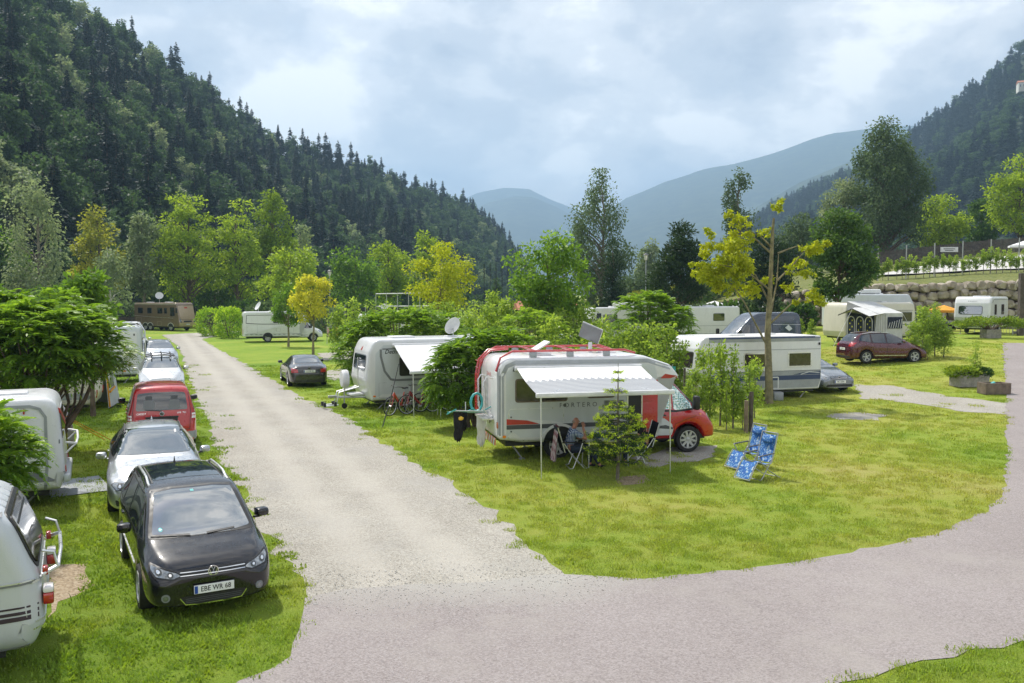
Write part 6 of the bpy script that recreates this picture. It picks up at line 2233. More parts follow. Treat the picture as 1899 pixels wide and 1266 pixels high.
    sh.patch('air_grille', M['trim_grey'], o, rect(-.40, .10, .76, .92, .02), 'R', .014)
    d = sh.patch('entrance', M['ink'], o, rect(.26, .62, .66, 2.22, .04), 'R', .006)
    sh.strip('door_frame', M['alu'], o, rect(.24, .64, .64, 2.25, .05), .03, 'R', .016, .02, .2, True)
    hatch_door(sh, o, 'R', -2.98, -1.52, .54, 1.36, 'alu', .08)
    sh.text('lettering', M['ink_grey'], o, 'F O R T E R O', 'R', -1.12, 1.42, .17, .008)
    sh.patch('emblem', M['ink_grey'], o, circ(-1.49, 1.425, .045, 14), 'R', .008)
    sh.text('lettering', M['ink'], o, 'Dethleffs', 'R', -2.6, 2.38, .16, .02, shear=.3, thick=.002)
    sh.text('lettering', M['ink_grey'], o, 'Do.', 'R', -1.35, .88, .12, .008)
    # wheel arch on the box
    sh.patch('wheel_opening', M['ink'], o, [(-1.62 + .44 * math.cos(R(a)), .50 + .38 * math.sin(R(a))) for a in range(0, 181, 12)], 'R', .010)
    sh.strip('wheel_arch', M['gel_white'], o, [(-1.62 + .47 * math.cos(R(a)), .50 + .42 * math.sin(R(a))) for a in range(0, 181, 12)], .07, 'R', .03, .04)
    awning(o, -2.85, .60, -1.14, 2.40, 2.05, .46, -1, 'awning_stripe', 'plastic_white', True, 0.0, .05)
    sh.text('lettering', M['ink_grey'], o, 'fiamma', 'R', -2.0, 2.40, .07, .14)
    # rear
    for s in (-1, 1):
        sh.patch('tail_light', M['lamp_red'], o, rect(s * 1.0 - .06, s * 1.0 + .06, .86, 1.02, .02), 'B', .012, .02, .1)
        sh.strip('rear_trim', M['trim_grey'], o, [(s * 1.06, .62), (s * 1.06, 2.4)], .08, 'B', .008)
        sh.patch('indicator', M['lamp_orange'], o, circ(-3.1, .66, .05, 10, .035), 'L' if s > 0 else 'R', .014)
    rails(o, [(-3.30, .55, .95), (-3.44, .55, 1.1), (-3.44, .55, 2.1), (-3.36, .55, 2.5), (-3.1, .55, 2.76), (-2.6, .55, 2.8)], .028, 'paint_red', 'roof_ladder')
    rails(o, [(-3.30, .88, .95), (-3.44, .88, 1.1), (-3.44, .88, 2.1), (-3.36, .88, 2.5), (-3.1, .88, 2.76), (-2.6, .88, 2.8)], .028, 'paint_red', 'roof_ladder')
    for k in range(8): rails(o, [(-3.44, .55, 1.15 + k * .19), (-3.44, .88, 1.15 + k * .19)], .016, 'paint_red', 'ladder_rung')
    for y in (-.98, .98):
        rails(o, [(-3.28, y, 2.32), (-3.16, y, 2.68), (-2.85, y, 2.83), (.2, y, 2.83), (.5, y, 2.74)], .03, 'paint_red', 'roof_rail')
        for x in (-2.3, -1.3, -.3): MB().box(x - .1, x + .1, y - .03, y + .03, 2.58, 2.81).build('rail_foot', M['trim_grey'], o, True, .03)
    for x in (-2.2, -1.15, -.1): rails(o, [(x, -.98, 2.83), (x, .98, 2.83)], .026, 'paint_red', 'roof_rail')
    roof_lid(o, sh, -1.9, -.2, .5, .5, .06, open_=.55); roof_lid(o, sh, .1, .1, .4, .4, .06)
    # folded bike carrier
    for y in (-.5, .25):
        rails(o, [(-3.27, y, 2.1), (-3.42, y, 2.14), (-3.50, y, 2.02), (-3.50, y, 1.3), (-3.36, y, 1.1), (-3.27, y, 1.1)], .018, 'alu', 'bike_carrier_tube')
    MB().box(-3.56, -3.26, -.62, .4, 1.02, 1.06).build('bike_carrier_shelf', M['alu'], o)
    MB().box(-.012, .012, -.95, .95, -.09, .09).build('warning_board', M['reflect_board'], o, loc=(-3.29, 0, .50))
    for k in range(7): MB().box(-.03, -.02, -.045, .045, -.1, .1, Matrix.Rotation(.6, 4, 'X')).build('board_stripe', M['plastic_white'], o, loc=(-3.285, -.84 + k * .28, .50))
    plate(sh, o, 'B', .1, .95, 'IN SK 41', .03)
    sh.text('lettering', M['stripe_red'], o, 'Dethleffs', 'B', .0, 2.18, .15, .01, shear=.3)
    steady(o, -2.9, -.8, .5); steady(o, -2.4, .8, .5)
    # flat folding antenna
    a = MB().box(-.05, .05, -.05, .05, 0, .3).build('antenna_mast', M['plastic_white'], o, True, .02, loc=(-.25, .5, 2.66))
    MB().box(-.03, .03, -.30, .30, -.22, .22).build('flat_antenna', M['trim_mid'], a, True, .02, loc=(0, 0, .55), rot=(.4, -.25, .9))
    MB().box(.03, .06, -.31, .31, -.23, .23).build('antenna_back', M['plastic_white'], a, True, .02, loc=(0, 0, .55), rot=(.4, -.25, .9))
    return o


FORT = fortero()


# ---- generic caravan
def caravan(x, y, deg, label, Lh, W, H, m, prof_r=(.4, .4), zb=.42, skirt=None, axle=0.0, group=None, name='caravan', front_slant=.25, rear_slant=.08, r=.10, hitch_=True):
    o = place(name, x, y, deg, label, 'caravan', group)
    prof = rpoly([(-Lh + .10, zb), (-Lh, zb + .35), (-Lh + rear_slant, H), (Lh - front_slant - .1, H), (Lh - front_slant * .55, H - .45), (Lh, zb + .75), (Lh - .22, zb)], [.08, .1, prof_r[0], prof_r[1], .3, .15, .1], 6)
    me = rv_shell(prof, W, r)
    me.materials.append(M[m]); link('body', me, o)
    sh = Shell(me)
    wheels(o, (axle,), W - .3, .32, .2, 'steel')
    MB().box(-Lh + .3, Lh - .4, -W / 2 + .12, W / 2 - .12, zb - .1, zb + .06).build('chassis', M['plastic_black'], o)
    for sd in ('L', 'R'):
        sh.patch('wheel_opening', M['ink'], o, [(axle + .40 * math.cos(R(a)), zb + .005 + .34 * math.sin(R(a))) for a in range(0, 181, 12)], sd, .006)
    if hitch_: hitch(o, Lh - .2, .45)
    for xx in (-Lh + .45, Lh - .9):
        for yy in (-W / 2 + .3, W / 2 - .3): steady(o, xx, yy, zb)
    return o, sh


# ---- caravan with the white awning (its left side faces the camera)
def dethleffs():
    o, sh = caravan(-3.1, 33.8, 204, 'white caravan with plain white awning, drawbar towards the black saloon', 3.0, 2.3, 2.62, 'gel_white', (.3, .5), .36, axle=-.4)
    sd = 'L'
    sh.patch('side_panel', M['gel_cool'], o, rpoly([(2.66, .42), (2.62, 2.1), (2.3, 2.42), (-2.85, 2.42), (-2.9, .42)], .06), sd, .004, .006, .6)
    sh.strip('graphic_line', M['trim_mid'], o, [(2.42, 2.26), (2.42, 2.0), (2.28, 1.45), (2.05, 1.14), (1.85, 1.10), (-2.8, 1.10)], .085, sd, .009, .01)
    sh.strip('graphic_line', M['trim_mid'], o, [(2.36, 2.27), (1.55, 2.27)], .05, sd, .009, .01)
    rv_window(sh, o, sd, .55, 1.68, 1.28, 1.92, .05, 'ink', 'glass_acrylic')
    rv_window(sh, o, sd, -2.3, -1.3, 1.28, 1.92, .05, 'ink', 'glass_acrylic')
    sh.patch('door', M['gel_white'], o, rect(-.75, -.1, .5, 2.15, .05), sd, .01)
    hatch_door(sh, o, sd, 1.25, 2.5, .46, 1.02, 'trim_grey')
    sh.text('lettering', M['ink'], o, 'Dethleffs', sd, 1.88, 2.16, .22, .008, shear=.3, thick=.003)
    sh.patch('front_panel', M['gel_white'], o, rect(-.95, .95, .62, 1.2, .05), 'F', .008)
    rv_window(sh, o, 'F', -.85, .85, 1.5, 2.02, .08, 'trim_grey', 'glass_dark')
    sh.patch('emblem', M['stripe_red'], o, rpoly([(-.12, 2.2), (.1, 2.18), (.02, 2.34)], .01), 'F', .01)
    sh.patch('marker_lamp', M['lamp_orange'], o, rect(2.62, 2.72, .50, .56, .02), sd, .012)
    awning(o, -2.6, 2.0, 1.15, 2.40, 2.1, .85, 1, 'awning_white', 'plastic_white', True, 0, .03)
    roof_lid(o, sh, 1.3, 0, .7, .9, .07); roof_lid(o, sh, -.6, .3, .4, .4, .06); roof_lid(o, sh, -1.9, -.2, .5, .7, .07)
    dish(o, Vector((-.75, .25, 2.6)), .36, R(-70), .45, .35)
    # gas bottles box, spare wheel cover and bike rack on the drawbar
    MB().lathe([(.05, -.1), (.33, -.1), (.35, -.05), (.35, .08), (.30, .14), (.05, .15)], Matrix.Rotation(PI / 2, 4, 'Y'), 24).build('spare_wheel_cover', M['plastic_white'], o, True, loc=(3.35, -.62, 1.05))
    for y in (-.25, .12):
        rails(o, [(3.0, y, .80), (3.35, y, .72), (3.75, y, .62), (3.85, y, .20), (3.85, y, -.0 + .15)], .025, 'alu', 'bike_carrier_tube')
        rails(o, [(3.78, y, .16), (4.35, y, .12)], .03, 'alu', 'bike_channel')
        for k in (3.9, 4.3): MB().box(k - .05, k + .05, y - .06, y + .06, .1, .26).build('wheel_clip', M['plastic_black'], o, False, .01)
    rails(o, [(3.0, .5, 1.9), (3.12, .5, 1.95), (3.12, .5, .9), (3.0, .5, .85)], .02, 'alu', 'grab_handle')
    return o


dethleffs()


# ---- white caravan with the dark skirt (left), right end towards the road
def skirt_caravan():
    o, sh = caravan(-11.95, 17.0, 206, 'white caravan with dark grey skirt and open roof hatch beside the sumac bush', 2.75, 2.2, 2.24, 'gel_white', (.35, .45), .36, axle=.4, front_slant=.2, rear_slant=.12, r=.16)
    # its rear points to the road (+x of the picture); left side faces the camera
    for sd in ('L', 'R'):
        sh.patch('skirt', M['trim_mid'], o, rpoly([(-2.70, .36), (-2.74, .72), (-2.2, .76), (2.6, .76), (2.5, .36)], .03), sd, .008, .01, .4)
        sh.strip('edge_trim', M['trim_grey'], o, [(-2.38, .40), (-2.42, .8), (-2.42, 1.85), (-2.32, 2.02), (-2.15, 2.08), (2.2, 2.08)], .055, sd, .014, .02, .1)
        sh.patch('stripe', M['trim_mid'], o, rect(-2.66, 2.4, 1.30, 1.38, .01), sd, .007, .01, .5)
        sh.strip('stripe_line', M['trim_grey'], o, [(-2.4, 1.10), (-1.6, 1.07), (.5, 1.02)], .03, sd, .007, .01)
        sh.patch('marker_lamp', M['lamp_orange'], o, rect(-1.55, -1.38, .60, .66, .02), sd, .02, .03)
        sh.patch('service_flap', M['plastic_black'], o, rect(-.95, -.78, .62, .80, .02), sd, .02, .03)
        rv_window(sh, o, sd, .0, 1.3, 1.42, 1.95, .06, 'trim_dark', 'glass_acrylic')
        sh.patch('marker_lamp', M['lamp_red'], o, circ(-2.05, 1.98, .018, 10, .055), sd, .02, .03)
    rv_window(sh, o, 'B', -.85, .85, 1.4, 1.9, .08, 'trim_grey', 'glass_acrylic')
    sh.patch('graphic', M['stripe_red'], o, rpoly([(-.9, 1.42), (.9, 1.9), (.9, 2.0), (-.95, 1.54)], .01), 'B', .03, .03)
    rails(o, [(-2.76, -.95, 1.30), (-2.95, -.9, 1.26), (-2.97, 0, 1.24), (-2.95, .9, 1.26), (-2.76, .95, 1.30)], .022, 'plastic_white', 'rear_rack')
    rails(o, [(-2.76, -.95, 1.08), (-2.95, -.9, 1.26)], .018, 'plastic_white', 'rear_rack'); rails(o, [(-2.76, .95, 1.08), (-2.95, .9, 1.26)], .018, 'plastic_white', 'rear_rack')
    MB().box(-2.84, -2.70, -1.02, 1.02, .50, .66).build('rear_bumper', M['gel_cool'], o, True, .04)
    for s in (-1, 1): sh.patch('tail_light', M['lamp_red'], o, rect(s * .85 - .1, s * .85 + .1, .70, .82, .02), 'B', .02, .03)
    roof_lid(o, sh, -.9, .0, .9, 1.0, .07, open_=.5); roof_lid(o, sh, -1.8, .1, .4, .55, .05)
    MB().box(-1.6, .8, .98, 1.12, 2.24, 2.36).build('awning_case', M['plastic_white'], o, True, .03)
    MB().box(-.6, .6, -.9, .9, 0, .012).build('ground_mat', M['fabric_grey'], o, loc=(-2.9, -.9, .012), rot=(0, 0, .15))
    return o


skirt_caravan()


# ---- rounded touring caravan, cut by the left edge
def eriba():
    o = place('caravan', -7.72, 9.3, 207, 'rounded silver-white caravan with plum stripes, only its end wall in view', 'caravan')
    prof = rpoly([(-2.18, .34), (-2.30, .62), (-2.26, 1.15), (-1.98, 1.86), (-1.45, 2.08), (2.0, 2.12), (2.35, 1.3), (2.2, .34)], [.16, .2, .3, .5, .5, .5, .4, .2], 7)
    me = rv_shell(prof, 2.06, .22, 6)
    me.materials.append(M['hammered']); link('body', me, o); sh = Shell(me)
    wheels(o, (.2,), 1.8, .31, .19, 'steel')
    MB().box(-1.9, 1.9, -.85, .85, .26, .42).build('chassis', M['plastic_black'], o)
    for sd in ('L', 'R'):
        for z, w in ((.78, .035), (.84, .02), (.72, .05)): sh.strip('stripe', M['stripe_plum'], o, [(-2.24, z + .01), (-1.6, z), (2.1, z)], w, sd, .005, .01)
        sh.strip('rub_rail', M['trim_mid'], o, [(-2.26, 1.12), (-1.6, 1.10), (2.2, 1.10)], .035, sd, .016, .03)
        sh.strip('rub_rail', M['alu'], o, [(-2.26, 1.135), (-1.6, 1.115), (2.2, 1.115)], .014, sd, .024, .03)
        sh.strip('roof_rail', M['trim_mid'], o, [(-1.90, 1.86), (-1.5, 1.84), (2.0, 1.84)], .03, sd, .016, .03)
        sh.strip('roof_rail', M['alu'], o, [(-1.92, 1.88), (-1.5, 1.86), (2.0, 1.86)], .012, sd, .022, .03)
        sh.strip('sill_rail', M['alu'], o, [(-2.14, .40), (-1.9, .36), (2.0, .36)], .03, sd, .014, .03)
        rv_window(sh, o, sd, -.4, .9, 1.25, 1.72, .06, 'trim_dark', 'glass_acrylic')
    rv_window(sh, o, 'B', -.82, .82, 1.26, 1.80, .10, 'ink', 'glass_acrylic', fw=.05)
    for y in (-.45, -.15, .15, .45): sh.strip('rib', M['alu'], o, [(y, 1.86), (y, 2.12)], .05, 'B', .012, .02)
    for z in (.58, .66, 1.1): sh.strip('end_trim', M['alu'], o, [(-.98, z), (.98, z)], .02, 'B', .01)
    for s in (-1, 1):
        MB().box(-.06, .05, -.10, .10, -.06, .07).build('tail_light', M['lamp_red'], o, True, .02, loc=sh.hit(s * .80, .86, 'B', .05))
        MB().box(-.06, .05, -.10, .10, .07, .14).build('lamp_cap', M['lamp_white'], o, True, .02, loc=sh.hit(s * .80, .86, 'B', .05))
        MB().box(-.03, .03, -.05, .05, -.05, .05).build('marker_lamp', M['lamp_red'], o, True, .015, loc=sh.hit(s * .80, 1.16, 'B', .06))
    rails(o, [(-2.28, -.85, 1.14), (-2.44, -.78, 1.2), (-2.46, 0, 1.2), (-2.44, .78, 1.2), (-2.28, .85, 1.14)], .022, 'alu', 'grab_rail')
    rails(o, [(-2.28, -.8, 1.40), (-2.40, -.76, 1.36), (-2.44, -.78, 1.2)], .016, 'alu', 'grab_rail')
    rails(o, [(-2.28, .8, 1.40), (-2.40, .76, 1.36), (-2.44, .78, 1.2)], .016, 'alu', 'grab_rail')
    hitch(o, 2.1, .42)


eriba()


# ---- beige caravan with tent porch, under the big sumac
def beige_left():
    o, sh = caravan(-17.4, 30.3, 199, 'older beige caravan with ribbed grey lower panel under the sumac crown', 2.6, 2.2, 2.5, 'gel_cream', (.2, .25), .42, axle=.2, rear_slant=.06, group=None)
    for sd in ('L', 'R'):
        sh.patch('lower_panel', M['trim_grey'], o, rpoly([(-2.56, .44), (-2.58, .84), (2.5, .84), (2.4, .44)], .02), sd, .008, .01, .4)
        for z in (.56, .66, .76): sh.strip('panel_rib', M['trim_mid'], o, [(-2.55, z), (2.4, z)], .015, sd, .012, .01, .5)
        sh.strip('hatch_seam', M['gel_cream'], o, rect(-1.85, -1.35, .50, .92, .03), .04, sd, .02, .02, .1, True)
        sh.patch('marker_lamp', M['lamp_orange'], o, rect(-1.2, -1.02, .76, .82, .02), sd, .02)
        rv_window(sh, o, sd, -2.0, -.9, 1.4, 1.95, .06)
        sh.strip('panel_seam', M['trim_grey'], o, [(-2.56, 1.22), (2.4, 1.22)], .02, sd, .006)
    rv_window(sh, o, 'B', -.8, .8, 1.35, 1.95, .08)
    for s in (-1, 1): sh.patch('tail_light', M['lamp_red'], o, rect(s * .9 - .08, s * .9 + .08, .66, .92, .02), 'B', .03, .04)
    # porch cloth hung off the far side, its end wall towards the road
    t = thing('tent_porch', o.location + Matrix.Rotation(R(199), 3, 'Z') @ Vector((-1.55, -1.15, 0)), R(199), 'grey and transparent tent porch with orange binding against the beige caravan', 'tent')
    def cloth(name, pts, m): MB().add(pts + [(p[0] - .01, p[1] - .01, p[2]) for p in pts], [tuple(range(len(pts))), tuple(range(len(pts), 2 * len(pts)))[::-1]] + [(i, (i + 1) % len(pts), len(pts) + (i + 1) % len(pts), len(pts) + i) for i in range(len(pts))]).build(name, M[m], t)
    cloth('end_wall', [(-1.2, .05, .0), (-1.05, .05, 2.35), (-1.15, -1.3, 2.1), (-1.4, -2.0, .0)], 'fabric_lightgrey')
    cloth('window_panel', [(-1.215, -.15, .75), (-1.13, -.15, 2.0), (-1.18, -.95, 1.85), (-1.28, -1.2, .75)], 'glass_acrylic')
    cloth('roof_sheet', [(-1.05, .05, 2.35), (1.8, .05, 2.4), (1.8, -1.4, 2.15), (-1.15, -1.3, 2.1)], 'fabric_lightgrey')
    cloth('front_wall', [(-1.15, -1.3, 2.1), (1.8, -1.4, 2.15), (1.8, -2.0, 0), (-1.4, -2.0, 0)], 'fabric_grey')
    cloth('ground_flap', [(-1.2, .1, .02), (-1.38, -2.05, .02), (-2.3, -1.9, .02), (-1.75, -.2, .02)], 'fabric_lightgrey')
    rails(t, [(-1.235, -.02, .05), (-1.12, -.02, 1.5), (-1.09, .0, 2.3)], .035, 'fabric_orange', 'orange_binding')
    rails(t, [(-1.26, -.02, .62), (-1.30, -1.2, .70)], .04, 'fabric_orange', 'orange_binding')


beige_left()


# ---- yellow-olive dome tent beyond the skirt caravan
def dome_tent():
    o = place('dome_tent', -13.7, 23.4, 70, 'yellow and olive dome tent with guy lines behind the white skirted caravan', 'tent')
    def dome(rx, ry, h, x0, x1, name, m):
        V = []; n = 14; k = 10
        for i in range(k + 1):
            t = x0 + (x1 - x0) * i / k
            s = math.sqrt(max(.02, 1 - t * t))
            for j in range(n + 1):
                a = PI * j / n
                V.append((t * rx, math.cos(a) * ry * s, math.sin(a) ** .8 * h * (s ** .7)))
        F = [(i * (n + 1) + j, i * (n + 1) + j + 1, (i + 1) * (n + 1) + j + 1, (i + 1) * (n + 1) + j) for i in range(k) for j in range(n)]
        link(name, mesh_np(name, V, F, M[m], True), o)
    dome(1.75, 1.3, 1.75, -1, -.1, 'yellow_cover', 'fabric_yellow')
    dome(1.74, 1.29, 1.74, -.1, .45, 'olive_cover', 'fabric_olive')
    dome(1.75, 1.3, 1.75, .45, 1, 'grey_cover', 'fabric_grey')
    for a in (.1, .45):
        s = math.sqrt(1 - a * a)
        rails(o, [(a * 1.76, math.cos(PI * j / 16) * 1.31 * s, math.sin(PI * j / 16) ** .8 * 1.76 * s ** .7) for j in range(17)], .02, 'fabric_yellow', 'pole_sleeve')
    for p, q in (((.8, -.75, 1.05), (1.9, -1.9, .0)), ((.8, .75, 1.05), (2.2, 1.7, 0)), ((1.2, -.4, .9), (2.3, -1.0, 0))): rails(o, [p, q], .012, 'fabric_orange', 'guy_line')


dome_tent()


# ---- tall white camper further up the left row
def tall_camper():
    o, sh = caravan(-20.7, 41.7, 200, 'tall white camper with roof rack rails and ladder towards the gravel road', 2.6, 2.3, 2.75, 'gel_cool', (.3, .3), .42, axle=.3, rear_slant=.03, hitch_=False, name='camper')
    for sd in ('L', 'R'):
        sh.patch('side_panel', M['gel_white'], o, rect(-2.4, 2.2, .70, 2.5, .1), sd, .005, .006, .6)
        sh.patch('skirt', M['trim_grey'], o, rpoly([(-2.55, .44), (-2.55, .66), (2.5, .66), (2.4, .44)], .02), sd, .008, .01, .4)
        sh.strip('graphic_line', M['trim_grey'], o, [(-2.5, .92), (2.0, .84)], .02, sd, .010)
        hatch_door(sh, o, sd, -2.1, -1.6, .74, 1.05, 'trim_grey')
        sh.patch('marker_lamp', M['lamp_orange'], o, rect(-1.9, -1.75, .58, .64, .02), sd, .02)
        sh.patch('service_flap', M['plastic_black'], o, rect(-2.32, -2.26, 2.30, 2.40, .02), sd, .02)
    for y in (-.9, .9): rails(o, [(-2.5, y, 2.72), (-2.3, y, 2.9), (1.8, y, 2.9), (2.0, y, 2.72)], .03, 'plastic_white', 'roof_rail')
    for x in (-2.0, -1.0, 0, 1.0): rails(o, [(x, -.9, 2.9), (x, .9, 2.9)], .025, 'plastic_white', 'roof_rail')
    for y in (.35, .75): rails(o, [(-2.64, y, .9), (-2.74, y, 1.0), (-2.74, y, 2.5), (-2.5, y, 2.92), (-2.2, y, 2.92)], .02, 'alu', 'ladder_side')
    for k in range(7): rails(o, [(-2.74, .35, 1.05 + .24 * k), (-2.74, .75, 1.05 + .24 * k)], .015, 'alu', 'ladder_rung')
    rv_window(sh, o, 'B', -.9, .2, 1.5, 2.1, .06)
    for s in (-1, 1): sh.patch('tail_light', M['lamp_red'], o, rect(s * .95 - .07, s * .95 + .07, .74, 1.0, .02), 'B', .02)


tall_camper()


# ---- brown liner
def liner():
    o = place('motorhome', -41.3, 102.6, -19, 'large brown integrated motorhome with satellite dish at the end of the gravel road', 'motorhome')
    prof = rpoly([(-4.0, .5), (-4.0, 3.25), (3.55, 3.30), (3.95, 1.7), (4.05, .95), (3.95, .45)], [.1, .25, .35, .6, .15, .12], 6)
    me = rv_shell(prof, 2.4, .14); me.materials.append(M['paint_brown']); link('body', me, o); sh = Shell(me)
    wheels(o, (2.55, -1.05, -1.95), 2.12, .40, .24, 'steel')
    MB().box(-3.8, 3.6, -1.0, 1.0, .36, .6).build('chassis', M['plastic_black'], o)
    for sd in ('L', 'R'):
        for a in (2.55, -1.05, -1.95):
            sh.patch('wheel_opening', M['ink'], o, [(a + .47 * math.cos(R(g)), .50 + .40 * math.sin(R(g))) for g in range(0, 181, 15)], sd, .008)
            sh.strip('wheel_arch', M['plastic_white'], o, [(a + .50 * math.cos(R(g)), .50 + .44 * math.sin(R(g))) for g in range(0, 181, 15)], .06, sd, .016, .02)
        for x0, x1 in ((-3.2, -2.4), (-1.5, -.8), (.3, 1.1), (1.5, 1.9)): rv_window(sh, o, sd, x0, x1, 2.05, 2.65, .05, 'ink', 'glass_dark')
        sh.patch('cab_window', M['glass_dark'], o, rpoly([(2.5, 1.75), (3.3, 1.75), (3.2, 2.75), (2.5, 2.75)], .08), sd, .012)
        sh.strip('chrome_line', M['alu'], o, [(-3.9, 1.75), (-1.0, 1.62), (3.0, 1.50)], .035, sd, .012)
        hatch_door(sh, o, sd, -3.6, -2.6, .6, 1.5, 'gel_cream', .04, False)
        hatch_door(sh, o, sd, .2, .9, .6, 1.1, 'gel_cream', .04, False)
        sh.strip('roof_gutter', M['gel_cream'], o, [(-3.9, 3.12), (3.5, 3.12)], .05, sd, .012)
        MB().box(-.06, .06, -.1, .1, -.3, .3).build('wing_mirror', M['plastic_black'], o, True, .04, loc=(3.75, 1.35 if sd == 'L' else -1.35, 2.4))
    sh.patch('windscreen_cover', M['paint_brown_lit'], o, rpoly([(-1.0, 1.35), (1.0, 1.35), (1.08, 2.95), (-1.08, 2.95)], .15), 'F', .02, .03)
    sh.patch('front_panel', M['paint_brown_lit'], o, rpoly([(-1.12, .55), (1.12, .55), (1.12, 1.3), (-1.12, 1.3)], .1), 'F', .012, .02)  # front painted lighter than the sides to show it lit
    sh.patch('emblem', M['stripe_red'], o, rect(-.2, .2, 2.62, 2.78, .05), 'F', .03)
    sh.patch('grille', M['plastic_black'], o, rect(-.55, .55, 1.02, 1.2, .04), 'F', .025)
    for s in (-1, 1): sh.patch('headlight', M['glass_lamp'], o, rpoly([(s * .8, 1.0), (s * 1.08, 1.0), (s * 1.1, 1.45), (s * .95, 1.3)], .04), 'F', .03)
    plate(sh, o, 'F', 0, .78, 'M OR 88', .05)
    dish(o, Vector((-1.0, .1, 3.28)), .46, R(-40), .5, .7)
    roof_lid(o, sh, -2.5, 0, .6, .7, .1); roof_lid(o, sh, .8, 0, .6, .7, .1)
    return o


LN = liner()
# seen front quarter to the right, side to the camera
LN.rotation_euler[2] = R(-30)


# ---- white semi-integrated motorhome on the far lawn
def semi():
    o = place('motorhome', -20.9, 78.6, 20, 'white low-profile motorhome with satellite dish beyond the small roadside trees', 'motorhome')
    prof = rpoly([(-3.5, .5), (-3.5, 2.72), (1.2, 2.74), (2.2, 2.3), (2.4, 2.0), (1.5, 1.95), (1.5, .45)], [.1, .3, .5, .3, .1, .05, .03], 6)
    me = rv_shell(prof, 2.3, .12); me.materials.append(M['gel_white']); link('body', me, o); sh = Shell(me)
    top = [(3.5, .62), (3.46, .9), (3.2, 1.1), (2.8, 1.25), (2.65, 1.32), (2.2, 1.72), (1.9, 1.98), (1.7, 2.04), (1.3, 2.05)]
    cm = car_shell(top, [(3.5, .6), (2.8, 1.12), (1.3, 1.16)], [(3.5, .7), (3.4, .88), (3.0, 1.0), (1.3, 1.02)], [(3.5, .55), (2.8, .84), (1.3, .82)], .36, (2.62,), .42, 3.5, 1.3, .35)
    cm.materials.append(M['gel_white']); link('cab', cm, o); ch = Shell(cm)
    wheels(o, (2.62, -1.4), 1.86, .35, .22, 'steel'); MB().box(-3.2, 3.1, -.85, .85, .34, .56).build('chassis', M['plastic_black'], o)
    ch.patch('windscreen', M['glass_screen'], o, rpoly([(-.86, 1.34), (.86, 1.34), (.75, 1.92), (-.75, 1.92)], .06), 'F', .006)
    for sd in ('L', 'R'):
        sh.patch('skirt', M['trim_grey'], o, rpoly([(-3.4, .46), (-3.4, .74), (1.45, .74), (1.45, .46)], .02), sd, .008, .01, .4)
        ch.patch('skirt', M['trim_grey'], o, rpoly([(1.5, .40), (1.5, .62), (2.1, .62), (2.1, .40)], .02), sd, .008, .01, .4)
        ch.patch('side_window', M['glass_dark'], o, rpoly([(2.45, 1.22), (1.6, 1.2), (1.6, 1.9), (1.95, 1.88)], .04), sd, .008)
        sh.patch('wheel_opening', M['ink'], o, [(-1.4 + .43 * math.cos(R(a)), .48 + .38 * math.sin(R(a))) for a in range(0, 181, 12)], sd, .012)
        sh.strip('graphic_frame', M['ink'], o, [(-3.25, 1.72), (-3.2, 2.42), (-1.0, 2.42)], .04, sd, .008); sh.strip('graphic_frame', M['ink'], o, [(-3.25, 1.70), (-1.9, 1.62), (.9, 1.62)], .05, sd, .008)
        rv_window(sh, o, sd, -.9, .2, 1.75, 2.25, .06, 'ink'); rv_window(sh, o, sd, .55, 1.2, 1.75, 2.25, .06, 'ink')
        hatch_door(sh, o, sd, -3.2, -2.3, .80, 1.55); hatch_door(sh, o, sd, -.7, -.3, .95, 1.25); hatch_door(sh, o, sd, .3, .85, .85, 1.3)
    for s in (-1, 1):
        sh.patch('tail_light', M['lamp_red'], o, rect(s * 1.0 - .06, s * 1.0 + .06, .7, 1.2, .02), 'B', .02)
        MB().box(-.07, .07, -.1, .1, -.18, .18).build('wing_mirror', M['plastic_black'], o, True, .04, loc=(2.4, s * 1.18, 1.42))
        ch.patch('headlight', M['glass_lamp'], o, rect(s * .75 - .12, s * .75 + .12, .82, 1.0, .04), 'F', .008)
    rv_window(sh, o, 'B', -.8, .8, 1.7, 2.3, .08)
    dish(o, Vector((-2.1, .2, 2.7)), .42, R(200), .5, .4)
    roof_lid(o, sh, -1.0, 0); roof_lid(o, sh, .4, 0)


semi()


